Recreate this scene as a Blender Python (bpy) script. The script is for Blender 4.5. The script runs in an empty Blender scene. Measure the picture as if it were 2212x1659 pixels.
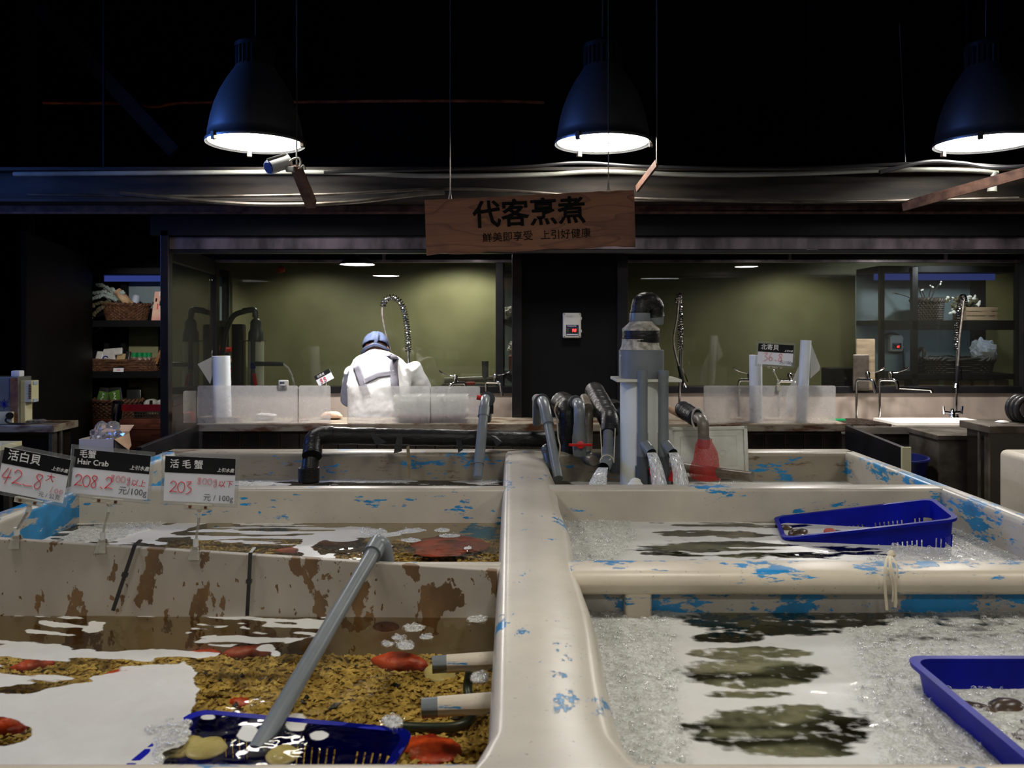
import bpy, bmesh, math, random
import numpy as np
from mathutils import Vector, Matrix, Euler

random.seed(7)
np.random.seed(7)
SC = bpy.context.scene
COL = SC.collection
F = 1790.0          # focal length in photo pixels (2212 wide frame)
CX, HY, CZ = 1106.0, 704.0, 1.5


def P(px, py, d):
    """photo pixel + distance along the viewing axis -> point"""
    return Vector(((px - CX) * d / F, d, CZ - (py - HY) * d / F))


def PZ(px, py, z):
    """photo pixel on the horizontal plane z"""
    d = F * (CZ - z) / (py - HY)
    return Vector(((px - CX) * d / F, d, z))


# ------------------------------------------------------------------ camera
cam = bpy.data.cameras.new('camera')
cam.sensor_width = 36.0
cam.lens = 36.0 * F / 2212.0
cam.shift_y = -(829.5 - HY) / 2212.0
cam.clip_start = 0.05
cam.dof.use_dof = True
cam.dof.focus_distance = 3.0
cam.dof.aperture_fstop = 7.0
camo = bpy.data.objects.new('camera', cam)
camo.location = (0, 0, CZ)
camo.rotation_euler = (math.radians(90), 0, 0)
COL.objects.link(camo)
SC.camera = camo

# ------------------------------------------------------------------ world, exposure
w = bpy.data.worlds.new('world')
SC.world = w
w.use_nodes = True
w.node_tree.nodes['Background'].inputs[0].default_value = (0.03, 0.03, 0.03, 1)
w.node_tree.nodes['Background'].inputs[1].default_value = 0.05
SC.view_settings.view_transform = 'Standard'
SC.view_settings.look = 'None'
SC.view_settings.gamma = 1.0
SC.view_settings.use_curve_mapping = False
SC.view_settings.exposure = 0.0
SC.cycles.transparent_max_bounces = 14
SC.cycles.max_bounces = 5
SC.cycles.diffuse_bounces = 2
SC.cycles.glossy_bounces = 3
SC.cycles.transmission_bounces = 5
SC.cycles.use_adaptive_sampling = True
SC.cycles.adaptive_threshold = 0.05

LAMP_E = 26.0       # pendant lens emission
PREP_E = 280.0       # prep counter lamps
BLUE_E = 15.0        # blue sign on the left


def add_light(name, kind, loc, energy, color=(1, 1, 1), size=0.1, direction=(0, 0, -1), angle=None, blend=0.4):
    l = bpy.data.lights.new(name, kind)
    l.energy = energy
    l.color = color
    if kind == 'AREA':
        l.shape = 'DISK'
        l.size = size
    else:
        l.shadow_soft_size = size
    if kind == 'SPOT':
        l.spot_size = math.radians(angle or 90)
        l.spot_blend = blend
    o = bpy.data.objects.new(name, l)
    o.location = loc
    o.rotation_euler = Vector(direction).to_track_quat('-Z', 'Y').to_euler()
    COL.objects.link(o)
    return o


# downlights in the room behind the glass, close to the green wall
DOWN = [(-0.44, 6.78, 2.12, 46), (-1.72, 6.70, 2.10, 16), (2.42, 6.75, 2.10, 16), (3.95, 6.7, 2.15, 9)]
for x, y, z, e in DOWN:
    add_light('downlight_beam', 'SPOT', (x, y, z - 0.03), e, (1.0, 0.97, 0.88), 0.05, (0, 0.12, -1), 150, 0.5)


SHELF_FILL_SPOTS = [((-2.45, 5.0, 2.27), (-.42, 1.8, -.80), 130, 40, (1.0, 0.95, 0.88)), ((3.35, 6.15, 2.02), (0.0, .75, -.55), 32, 110, (0.8, 0.88, 1.0))]  # added spots, kept out of view, to brighten the two shelf units
for loc, dr, e, ang, colr in SHELF_FILL_SPOTS:
    add_light('shelf_fill_beam', 'SPOT', loc, e, colr, 0.04, dr, ang, 0.6)


# ------------------------------------------------------------------ helpers: materials
def lin(c):
    c = c / 255.0
    return c / 12.92 if c <= 0.04045 else ((c + 0.055) / 1.055) ** 2.4


def S(r, g, b):
    return (lin(r), lin(g), lin(b), 1.0)


class NT:
    def __init__(self, name):
        self.m = bpy.data.materials.new(name)
        self.m.use_nodes = True
        self.t = self.m.node_tree
        self.t.nodes.clear()
        self.out = self.t.nodes.new('ShaderNodeOutputMaterial')

    def n(self, typ, **kw):
        nd = self.t.nodes.new(typ)
        for k, v in kw.items():
            if k.startswith('i_'):
                key = k[2:]
                key = int(key) if key.isdigit() else key.replace('_', ' ')
                nd.inputs[key].default_value = v
            else:
                setattr(nd, k, v)
        return nd

    def l(self, a, b):
        self.t.links.new(a, b)

    def coord(self, scale=(1, 1, 1), which='Object'):
        tc = self.n('ShaderNodeTexCoord')
        mp = self.n('ShaderNodeMapping')
        mp.inputs['Scale'].default_value = scale
        self.l(tc.outputs[which], mp.inputs['Vector'])
        return mp.outputs['Vector']

    def noise(self, vec, scale, detail=4, rough=0.55):
        nd = self.n('ShaderNodeTexNoise')
        nd.inputs['Scale'].default_value = scale
        nd.inputs['Detail'].default_value = detail
        nd.inputs['Roughness'].default_value = rough
        self.l(vec, nd.inputs['Vector'])
        return nd.outputs['Fac']

    def ramp(self, fac, a, b, ca=(0, 0, 0, 1), cb=(1, 1, 1, 1)):
        r = self.n('ShaderNodeValToRGB')
        r.color_ramp.elements[0].position = a
        r.color_ramp.elements[0].color = ca
        r.color_ramp.elements[1].position = b
        r.color_ramp.elements[1].color = cb
        self.l(fac, r.inputs['Fac'])
        return r.outputs['Color']

    def mix(self, fac, a, b, mode='MIX'):
        m = self.n('ShaderNodeMix')
        m.data_type = 'RGBA'
        m.blend_type = mode
        for sock, v in ((m.inputs[0], fac), (m.inputs[6], a), (m.inputs[7], b)):
            if hasattr(v, 'is_linked'):
                self.l(v, sock)
            else:
                sock.default_value = v
        return m.outputs[2]

    def math(self, op, a, b=None, clamp=False):
        m = self.n('ShaderNodeMath')
        m.operation = op
        m.use_clamp = clamp
        for i, v in enumerate((a, b)):
            if v is None:
                continue
            if hasattr(v, 'is_linked'):
                self.l(v, m.inputs[i])
            else:
                m.inputs[i].default_value = v
        return m.outputs[0]

    def bump(self, h, strength, dist=0.01):
        b = self.n('ShaderNodeBump')
        b.inputs['Strength'].default_value = strength
        b.inputs['Distance'].default_value = dist
        self.l(h, b.inputs['Height'])
        return b.outputs['Normal']

    def princ(self, color, rough=0.5, metal=0.0, normal=None, **kw):
        p = self.n('ShaderNodeBsdfPrincipled')
        for key, v in (('Base Color', color), ('Roughness', rough), ('Metallic', metal)):
            if hasattr(v, 'is_linked'):
                self.l(v, p.inputs[key])
            else:
                p.inputs[key].default_value = v
        if normal is not None:
            self.l(normal, p.inputs['Normal'])
        for k, v in kw.items():
            p.inputs[k.replace('_', ' ')].default_value = v
        return p.outputs[0]

    def mixs(self, fac, a, b):
        m = self.n('ShaderNodeMixShader')
        if hasattr(fac, 'is_linked'):
            self.l(fac, m.inputs[0])
        else:
            m.inputs[0].default_value = fac
        self.l(a, m.inputs[1])
        self.l(b, m.inputs[2])
        return m.outputs[0]

    def done(self, shader):
        self.l(shader, self.out.inputs['Surface'])
        return self.m


def pm(name, c1, c2=None, scale=8.0, rough=0.5, metal=0.0, bump=0.0, stretch=(1, 1, 1), lo=0.35, hi=0.65, rvar=0.0, **kw):
    """two-tone noise material"""
    t = NT(name)
    v = t.coord(stretch)
    f = t.noise(v, scale, 5)
    if c2 is None:
        c2 = tuple(x * 0.8 for x in c1[:3]) + (1,)
    col = t.ramp(f, lo, hi, c1, c2)
    r = rough
    if rvar:
        r = t.math('ADD', t.math('MULTIPLY', t.noise(v, scale * 2.3, 3), rvar), rough - rvar * 0.5, True)
    nrm = None
    if bump:
        nrm = t.bump(t.noise(v, scale * 4, 4), bump, 0.004)
    return t.done(t.princ(col, r, metal, nrm, **kw))


def emit(name, col, strength):
    t = NT(name)
    e = t.n('ShaderNodeEmission')
    e.inputs[0].default_value = col
    e.inputs[1].default_value = strength
    return t.done(e.outputs[0])


def paint(name, base=(184, 176, 160), blue=0.62, blue_stretch=(1.5, 1.5, 5), blue_scale=3.0, brown=0.7, off=0.0, rough=0.38, brownc=(96, 74, 50), bluec=(20, 132, 190)):
    """old fibreglass gelcoat: grey-beige over blue, worn through in patches"""
    t = NT(name)
    v0 = t.coord((1, 1, 1))
    mp = t.n('ShaderNodeMapping')
    mp.inputs['Location'].default_value = (off, off * 0.7, off * 1.3)
    mp.inputs['Scale'].default_value = blue_stretch
    t.l(v0, mp.inputs['Vector'])
    v = mp.outputs['Vector']
    big = t.noise(v, blue_scale, 3, 0.5)
    fine = t.noise(v, blue_scale * 4.5, 9, 0.68)
    msum = t.math('ADD', t.math('MULTIPLY', big, 0.52), t.math('MULTIPLY', fine, 0.48))
    mask = t.ramp(msum, blue, blue + 0.02)
    var = t.noise(v0, 5, 4)
    b1 = t.ramp(var, 0.3, 0.7, S(*base), S(*[x * 0.90 for x in base]))
    fleck = t.noise(v0, 90, 3, 0.7)
    b1 = t.mix(t.ramp(fleck, 0.66, 0.72), b1, S(*[x * 0.62 for x in base]))
    streak = t.noise(t.coord((2.5, 2.5, 9)), 4.0, 6, 0.7)
    b2 = t.mix(t.ramp(streak, brown, brown + 0.10), b1, S(*brownc))
    bl = t.ramp(t.noise(v0, 14, 3), 0.35, 0.7, S(*bluec), S(*[x * 0.8 for x in bluec]))
    col = t.mix(mask, b2, bl)
    h = t.math('SUBTRACT', t.math('MULTIPLY', t.noise(v0, 28, 5), 0.5), t.math('MULTIPLY', mask, 0.35))
    nrm = t.bump(h, 0.35, 0.004)
    return t.done(t.princ(col, rough, 0.0, nrm))


def peel(name, base, under, thr=0.535, scale=7.5, stretch=(1.5, 1, 0.9)):
    t = NT(name)
    v = t.coord(stretch)
    big = t.noise(v, scale, 3, 0.5)
    fine = t.noise(v, scale * 5, 5, 0.6)
    msum = t.math('ADD', t.math('MULTIPLY', big, 0.75), t.math('MULTIPLY', fine, 0.25))
    mask = t.ramp(msum, thr, thr + 0.008)
    spots = t.ramp(t.noise(v, scale * 6, 2, 0.5), 0.69, 0.70)
    mask = t.math('MAXIMUM', mask, spots)
    b = t.ramp(t.noise(v, 4, 3), 0.3, 0.7, S(*base), S(*[x * 0.9 for x in base]))
    u = t.ramp(t.noise(v, 9, 4), 0.35, 0.65, S(*under), S(*[x * 0.72 for x in under]))
    col = t.mix(mask, b, u)
    nrm = t.bump(t.math('SUBTRACT', t.math('MULTIPLY', fine, 0.3), mask), 0.5, 0.003)
    return t.done(t.princ(col, 0.5, 0, nrm))


def clear_mat(name, tint=(0.9, 0.93, 0.9, 1), rough=0.02, ior=1.45, haze=0.0, hazecol=(0.8, 0.82, 0.8, 1), dirt=0.0):
    t = NT(name)
    tr = t.n('ShaderNodeBsdfTransparent')
    tr.inputs[0].default_value = tint
    gl = t.n('ShaderNodeBsdfGlossy')
    gl.inputs['Roughness'].default_value = rough
    gl.inputs['Color'].default_value = (1, 1, 1, 1)
    fr = t.n('ShaderNodeFresnel')
    fr.inputs['IOR'].default_value = ior
    s = t.mixs(fr.outputs[0], tr.outputs[0], gl.outputs[0])
    if haze or dirt:
        df = t.n('ShaderNodeBsdfDiffuse')
        df.inputs[0].default_value = hazecol
        fac = haze
        if dirt:
            nz = t.ramp(t.noise(t.coord((1, 1, 1)), 120, 3, 0.7), 0.66, 0.74)
            fac = t.math('ADD', t.math('MULTIPLY', nz, dirt), haze, True)
        s = t.mixs(fac, s, df.outputs[0])
    return t.done(s)


def frosted(name, milk=0.35, rough=0.35, tint=(0.86, 0.86, 0.86, 1)):
    t = NT(name)
    tr = t.n('ShaderNodeBsdfTransparent')
    tr.inputs[0].default_value = tint
    rf = t.n('ShaderNodeBsdfRefraction')
    rf.inputs['Color'].default_value = (0.95, 0.95, 0.95, 1)
    rf.inputs['Roughness'].default_value = rough
    rf.inputs['IOR'].default_value = 1.02
    tl = t.n('ShaderNodeBsdfTranslucent')
    tl.inputs[0].default_value = (0.8, 0.79, 0.78, 1)
    df = t.n('ShaderNodeBsdfDiffuse')
    df.inputs[0].default_value = (0.62, 0.61, 0.6, 1)
    milkn = t.ramp(t.noise(t.coord((1, 1, 1)), 22, 6, 0.75), 0.3, 0.75)
    a = t.mixs(0.55, tr.outputs[0], rf.outputs[0])
    b = t.mixs(0.45, tl.outputs[0], df.outputs[0])
    fac = t.math('ADD', t.math('MULTIPLY', milkn, 0.10), milk - 0.04, True)
    return t.done(t.mixs(fac, a, b))


M = {}
M['black'] = pm('black_paint', (0.004, 0.004, 0.0045, 1), (0.007, 0.007, 0.008, 1), 3, 0.6, 0, 0.05, Specular_IOR_Level=0.12)
M['blackgloss'] = pm('black_frame', (0.006, 0.006, 0.007, 1), (0.012, 0.011, 0.013, 1), 5, 0.35, 0, 0.03, Specular_IOR_Level=0.3)
M['ceil'] = pm('dark_deck', (0.004, 0.004, 0.004, 1), (0.0025, 0.0025, 0.0025, 1), 1.5, 0.8, Specular_IOR_Level=0.1)
M['floor'] = pm('wet_concrete', (0.05, 0.05, 0.05, 1), (0.03, 0.03, 0.03, 1), 2.5, 0.35, 0, 0.1)
M['green'] = pm('green_wall', S(132, 132, 96), S(114, 113, 78), 2.2, 0.6, 0, 0.15, rvar=0.2)
M['bluegrey'] = pm('grey_panel', S(120, 136, 142), S(108, 122, 128), 2, 0.6)
M['hood'] = pm('dark_hood_steel', S(112, 100, 108), S(52, 46, 50), 9, 0.38, 0.25, 0.1, (1, 1, 0.35), rvar=0.25)
M['steel'] = pm('brushed_steel', S(168, 160, 150), S(128, 120, 112), 5, 0.32, 0.85, 0.04, (1, 1, 8), rvar=0.2)
M['splash'] = pm('satin_steel_splashback', S(186, 172, 160), S(160, 146, 136), 4, 0.42, 0.3, 0.03, (1, 1, 0.4), rvar=0.2)
M['steeldark'] = pm('worn_steel', S(112, 106, 98), S(66, 58, 50), 6, 0.42, 0.7, 0.08, rvar=0.2)
M['rusttop'] = pm('rusty_counter_edge', S(150, 140, 122), S(92, 58, 40), 9, 0.45, 0.45, 0.12, (0.8, 1, 3), 0.46, 0.62)
M['chrome'] = pm('chrome', (0.75, 0.75, 0.76, 1), (0.68, 0.68, 0.7, 1), 6, 0.08, 1.0)
M['pvc'] = pm('grey_pvc', S(118, 124, 126), S(104, 110, 112), 7, 0.32, 0, 0.02)
M['pvcdark'] = pm('dark_grey_pvc', S(78, 84, 88), S(66, 70, 74), 7, 0.3, 0, 0.02)
M['pvclight'] = pm('pale_grey_pvc', S(178, 180, 176), S(160, 162, 158), 7, 0.32, 0, 0.02)
M['pvcbrown'] = pm('stained_grey_pvc', S(120, 114, 104), S(84, 70, 52), 14, 0.35, 0, 0.06)
M['wrap'] = pm('black_tape_wrap', (0.006, 0.006, 0.007, 1), (0.018, 0.018, 0.018, 1), 10, 0.36, 0, 0.6, (1, 1, 3), Specular_IOR_Level=0.28)
M['redplastic'] = pm('red_plastic', S(214, 30, 24), S(190, 20, 18), 8, 0.35)
M['whiteplastic'] = pm('white_plastic', S(214, 212, 204), S(196, 194, 186), 6, 0.42, 0, 0.02)
M['trayplastic'] = pm('off_white_tray', S(206, 206, 196), S(182, 180, 166), 9, 0.45, 0, 0.05)
M['bluecrate'] = pm('blue_crate_plastic', S(4, 18, 150), S(3, 13, 126), 10, 0.42, 0, 0.04, Specular_IOR_Level=0.16)
M['navy'] = pm('navy_plastic', S(18, 26, 84), S(12, 18, 60), 6, 0.35)
M['grille'] = pm('dark_metal_grille', S(96, 88, 80), S(60, 44, 34), 14, 0.4, 0.6, 0.05)
M['lampblue'] = pm('dark_lamp_enamel', S(196, 198, 200), S(184, 186, 188), 5, 0.42, 0.92, 0.01)
M['lampcap'] = pm('black_lamp_housing', S(40, 42, 46), S(30, 32, 36), 5, 0.45, 0.3)
M['lens'] = emit('lamp_lens', (1.0, 0.96, 0.90, 1), LAMP_E)
M['preplens'] = emit('prep_lamp_lens', (1.0, 0.95, 0.90, 1), PREP_E)
M['tube'] = emit('fluorescent_tube', (0.95, 1.0, 1.0, 1), 12.0)
M['bluesign'] = emit('blue_sign_face', (0.10, 0.26, 1.0, 1), BLUE_E)
M['bluelit'] = emit('blue_lit_band', (0.06, 0.09, 0.42, 1), 0.45)  # glow that stands in for blue light falling on the shelf tops
M['palefill'] = emit('pale_blue_fill_strip', (0.55, 0.72, 1.0, 1), 9.0)  # added fill glow for the lower compartment of the display shelf
M['redled'] = emit('red_led', (1.0, 0.03, 0.03, 1), 5.0)
M['farlens'] = emit('far_lamp_lens', (1.0, 0.97, 0.92, 1), 2.5)
M['farlensdim'] = emit('far_lamp_lens_dim', (0.8, 0.8, 0.85, 1), 0.25)
M['beam'] = pm('dusty_steel_beam', S(50, 41, 30), S(15, 11, 8), 6, 0.65, 0.1, 0.2, (0.5, 1, 3))
M['rust'] = pm('rusty_angle_iron', S(116, 84, 66), S(64, 40, 30), 18, 0.65, 0.2, 0.25)
M['conduit'] = pm('pale_conduit', S(160, 162, 152), S(128, 128, 118), 4, 0.35)
M['cable'] = pm('black_cable', (0.02, 0.02, 0.022, 1), None, 5, 0.4)
M['wire'] = pm('steel_wire', S(120, 116, 110), None, 5, 0.4, 0.6)
M['orange'] = pm('orange_corrugated_duct', S(255, 130, 60), S(170, 62, 24), 9, 0.5)
M['tile'] = pm('black_glazed_tile', (0.008, 0.007, 0.006, 1), (0.016, 0.011, 0.008, 1), 9, 0.22, 0, 0.06)
M['grout'] = pm('brown_grout', S(58, 38, 26), S(38, 26, 20), 12, 0.8)
M['wicker'] = pm('brown_wicker', S(104, 70, 46), S(66, 40, 26), 30, 0.6, 0, 0.2)
M['wickerdark'] = pm('dark_wicker', S(60, 50, 42), S(38, 30, 26), 30, 0.6, 0, 0.2)
M['walnut'] = None
M['redbelt'] = pm('red_webbing', S(196, 16, 22), S(176, 12, 18), 30, 0.6)
M['carton'] = pm('white_carton', S(210, 200, 188), S(196, 184, 170), 5, 0.6)
M['cartoninner'] = pm('tan_carton_inside', S(228, 190, 158), S(214, 176, 144), 5, 0.65)
M['kraft'] = pm('kraft_board', S(176, 150, 108), S(160, 134, 94), 6, 0.7)
M['paleleaf'] = pm('eucalyptus_leaf', S(150, 164, 158), S(112, 124, 116), 10, 0.6)
M['darkleaf'] = pm('dried_leaf', S(84, 80, 50), S(54, 48, 32), 12, 0.7)
M['twig'] = pm('dark_twig', S(44, 34, 28), None, 12, 0.7)
M['whiteflower'] = pm('white_blossom', S(224, 222, 214), None, 12, 0.6)
M['log'] = pm('pale_bark_roll', S(190, 160, 126), S(132, 100, 72), 16, 0.7, 0, 0.15)
M['palepaper'] = pm('pale_bottle', S(170, 178, 196), S(150, 158, 176), 6, 0.5)
M['greencap'] = pm('green_cap', S(26, 140, 82), S(18, 118, 68), 8, 0.35)
M['jar'] = pm('spice_jar', S(170, 162, 146), S(90, 78, 60), 24, 0.25)
M['cream'] = pm('cream_plastic', S(206, 200, 164), S(190, 182, 146), 7, 0.45)
M['greypanel'] = pm('grey_control_cabinet', S(122, 124, 120), S(104, 104, 98), 6, 0.4, 0.3)
M['rustpanel'] = pm('rust_streak', S(128, 92, 60), S(92, 56, 34), 20, 0.6)
M['wood'] = None
M['woodbase'] = pm('weathered_wood_block', S(134, 120, 96), S(96, 82, 62), 10, 0.7, 0, 0.2, (0.4, 2, 2))
M['palewood'] = pm('pale_wood_slat', S(176, 150, 122), S(150, 124, 98), 10, 0.6, 0, 0.1, (0.4, 2, 2))
M['ink'] = pm('black_sign_ink', (0.004, 0.004, 0.004, 1), None, 5, 0.6, Specular_IOR_Level=0.1)
M['inkbrown'] = pm('dark_brown_ink', (0.010, 0.007, 0.005, 1), None, 5, 0.7, Specular_IOR_Level=0.1)
M['cardwhite'] = pm('white_card', S(222, 224, 230), S(212, 214, 222), 4, 0.45)
M['cardblack'] = pm('black_card_header', (0.01, 0.01, 0.011, 1), None, 4, 0.3)
M['textwhite'] = pm('white_print', S(232, 232, 232), None, 4, 0.5)
M['textgrey'] = pm('grey_print', S(70, 72, 78), None, 4, 0.5)
M['marker'] = pm('red_marker', S(226, 26, 52), S(200, 18, 44), 6, 0.5)
M['acrylic'] = clear_mat('acrylic_sleeve', (0.90, 0.91, 0.91, 1), 0.05, 1.4, 0.08)
M['clip'] = clear_mat('clear_clip_plastic', (0.86, 0.84, 0.76, 1), 0.08, 1.45, 0.28, (0.75, 0.73, 0.64, 1))
M['clipwhite'] = pm('white_clip_joint', S(220, 220, 214), None, 5, 0.4)
M['brassy'] = pm('rusty_pin', S(120, 70, 40), S(70, 40, 24), 20, 0.5, 0.4)
M['glass'] = clear_mat('window_glass', (0.83, 0.84, 0.79, 1), 0.015, 1.38, 0.012, (0.5, 0.5, 0.42, 1), 0.05)
M['frost'] = frosted('frosted_acrylic', 0.31, 0.25)
M['film'] = clear_mat('clear_film', (0.93, 0.93, 0.94, 1), 0.12, 1.5, 0.10, (0.85, 0.85, 0.88, 1))
M['bagfilm'] = clear_mat('bag_film', (0.92, 0.92, 0.93, 1), 0.18, 1.4, 0.45, (0.78, 0.79, 0.82, 1))
M['bagroll'] = pm('plastic_bag_roll', S(206, 212, 218), S(192, 198, 206), 4, 0.3, 0, 0.02, Subsurface_Weight=0.0)
M['clearbox'] = clear_mat('clear_food_box', (0.90, 0.91, 0.88, 1), 0.08, 1.5, 0.5, (0.86, 0.88, 0.82, 1))
M['redtray'] = pm('dark_red_tray', S(150, 30, 36), S(128, 22, 28), 6, 0.35)
M['cloth'] = pm('white_coat_cloth', S(232, 232, 230), S(222, 222, 222), 6, 0.8, 0, 0.05)
M['strap'] = pm('grey_apron_cloth', S(104, 102, 112), S(90, 88, 98), 20, 0.85)
M['capblue'] = pm('blue_headscarf', S(62, 74, 102), S(44, 54, 80), 24, 0.85, 0, 0.1)
M['hair'] = pm('dark_brown_hair', S(66, 36, 24), S(38, 20, 14), 60, 0.5, 0, 0.3)
M['skin'] = pm('skin', S(214, 158, 130), S(204, 146, 118), 9, 0.55)
M['trouser'] = pm('dark_trousers', S(40, 42, 50), None, 9, 0.85)
M['gravel'] = pm('crushed_coral', S(228, 200, 114), S(166, 136, 64), 40, 0.7, 0, 0.3)
M['gravelbed'] = pm('gravel_bed', S(192, 162, 86), S(106, 84, 38), 60, 0.8, 0, 0.8)
M['darkbed'] = pm('algae_bed', S(172, 168, 142), S(110, 108, 86), 12, 0.7, 0, 0.5)
M['brownbed'] = pm('brown_bed', S(110, 92, 58), S(64, 52, 32), 9, 0.7, 0, 0.4)
M['redcreature'] = pm('red_skin', S(226, 84, 36), S(150, 34, 18), 22, 0.45, 0, 0.5)
M['redbrown'] = pm('red_brown_skin', S(186, 78, 56), S(122, 52, 36), 16, 0.5, 0, 0.5)
M['shell'] = pm('pale_clam_shell', S(206, 196, 140), S(174, 158, 98), 14, 0.4, 0, 0.1)
M['darkshell'] = pm('dark_shell', S(44, 42, 40), S(92, 70, 50), 14, 0.3, 0, 0.2)
M['darkstone'] = pm('dark_stone', S(34, 36, 34), S(20, 22, 20), 14, 0.5, 0, 0.2)
M['greenhose'] = pm('dark_green_hose', S(44, 62, 56), S(34, 48, 44), 9, 0.4)
M['bubble'] = None
M['skim'] = pm('milky_cylinder', S(226, 230, 222), S(206, 210, 194), 3, 0.35, 0, 0.0, (1, 1, 1.2))
M['crust'] = pm('salt_crust', S(196, 190, 176), S(120, 116, 104), 40, 0.7, 0, 0.6)
M['boardwhite'] = pm('white_cutting_board', S(240, 236, 228), S(230, 226, 218), 6, 0.5)
M['redwood'] = None
M['ribbon'] = pm('white_plastic_tie', S(214, 204, 178), S(190, 176, 146), 18, 0.5)
M['blackstrap'] = pm('black_cable_tie', (0.012, 0.012, 0.012, 1), None, 8, 0.35)
M['pinkpaper'] = pm('pink_paper_bag', S(214, 186, 164), S(196, 128, 120), 2.5, 0.7, 0, 0, (1, 1, 2))
M['greenpack'] = pm('green_packet', S(92, 132, 52), S(56, 88, 34), 8, 0.35)
M['blackpack'] = pm('black_packet', (0.02, 0.022, 0.02, 1), None, 8, 0.3)
M['whitepack'] = pm('white_packet', S(206, 204, 200), S(160, 158, 154), 9, 0.35, 0, 0.2)
M['ginger'] = pm('tan_root', S(160, 116, 72), S(120, 82, 48), 16, 0.7)
M['lantern'] = pm('red_lantern_paper', S(190, 26, 16), None, 8, 0.5)
M['tank'] = paint('tank_gelcoat', blue=0.585, brown=0.66)
M['tankback'] = paint('tank_gelcoat_back', base=(150, 140, 120), blue=0.58, brown=0.56, off=3.1)
M['tankblue'] = paint('tank_gelcoat_blue', base=(176, 170, 158), blue=0.50, brown=0.64, off=7.7, blue_stretch=(2, 1.2, 4))
M['tanklip'] = paint('tank_gelcoat_lip', base=(206, 194, 172), blue=0.54, brown=0.70, off=1.9, blue_stretch=(1.2, 1.6, 8))
M['divider'] = paint('divider_gelcoat', base=(202, 194, 178), blue=0.592, brown=0.72, off=5.3, blue_stretch=(3.5, 2, 2), rough=0.3)
M['board'] = peel('peeling_board', (176, 168, 154), (128, 98, 64))


def wood_mat(name, a, b, dark, scale, stretch):
    t = NT(name)
    v = t.coord(stretch)
    n1 = t.noise(v, scale, 6, 0.6)
    fine = t.noise(t.coord((stretch[0] * 2, 4, stretch[2] * 9)), scale, 5, 0.6)
    c = t.ramp(n1, 0.3, 0.7, S(*a), S(*b))
    rings = t.math('FRACT', t.math('MULTIPLY', t.noise(t.coord((0.8, 1, 3.2)), 2.2, 2, 0.4), 9.0))
    c = t.mix(t.math('MULTIPLY', t.ramp(rings, 0.72, 0.98), 0.8), c, S(*dark))
    c = t.mix(t.math('MULTIPLY', t.ramp(fine, 0.5, 0.7), 0.6), c, S(*dark))
    grime = t.ramp(t.noise(t.coord((1, 1, 1)), 3.0, 5), 0.5, 0.75)
    c = t.mix(grime, c, S(*[x * 0.6 for x in dark]))
    return t.done(t.princ(c, 0.6, 0, t.bump(fine, 0.2, 0.002)))


M['wood'] = wood_mat('old_sign_wood', (156, 102, 68), (130, 84, 56), (104, 64, 44), 4.0, (0.5, 1, 5))
M['redwood'] = wood_mat('red_walnut_laminate', (150, 86, 62), (116, 60, 44), (84, 42, 32), 6.0, (0.35, 1, 9))


def bubble_mat():
    t = NT('bubble_film')
    tr = t.n('ShaderNodeBsdfTransparent')
    gl = t.n('ShaderNodeBsdfGlossy')
    gl.inputs['Roughness'].default_value = 0.06
    df = t.n('ShaderNodeBsdfDiffuse')
    df.inputs[0].default_value = (0.82, 0.82, 0.78, 1)
    lw = t.n('ShaderNodeLayerWeight')
    lw.inputs[0].default_value = 0.45
    s = t.mixs(t.ramp(lw.outputs['Facing'], 0.25, 0.95), tr.outputs[0], df.outputs[0])
    s = t.mixs(0.16, s, gl.outputs[0])
    return t.done(s)


M['bubble'] = bubble_mat()


def jet_mat():
    t = NT('falling_water')
    tr = t.n('ShaderNodeBsdfTransparent')
    tr.inputs[0].default_value = (0.95, 0.96, 0.96, 1)
    gl = t.n('ShaderNodeBsdfGlossy')
    gl.inputs['Roughness'].default_value = 0.1
    df = t.n('ShaderNodeBsdfDiffuse')
    df.inputs[0].default_value = (0.82, 0.84, 0.84, 1)
    v = t.coord((1, 1, 0.08))
    nz = t.ramp(t.noise(v, 150, 5, 0.7), 0.30, 0.66)
    a = t.mixs(nz, tr.outputs[0], df.outputs[0])
    return t.done(t.mixs(0.04, a, gl.outputs[0]))


M['jet'] = jet_mat()


def net_mat():
    t = NT('red_net')
    v = t.coord((1, 1, 1))
    ck = t.n('ShaderNodeTexVoronoi')
    ck.inputs['Scale'].default_value = 260
    t.l(v, ck.inputs['Vector'])
    f = t.ramp(ck.outputs['Distance'], 0.28, 0.5)
    tr = t.n('ShaderNodeBsdfTransparent')
    p = t.princ(S(190, 16, 18), 0.5)
    return t.done(t.mixs(t.math('ADD', t.math('MULTIPLY', f, 0.38), 0.22, True), tr.outputs[0], p))


M['net'] = net_mat()


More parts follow.
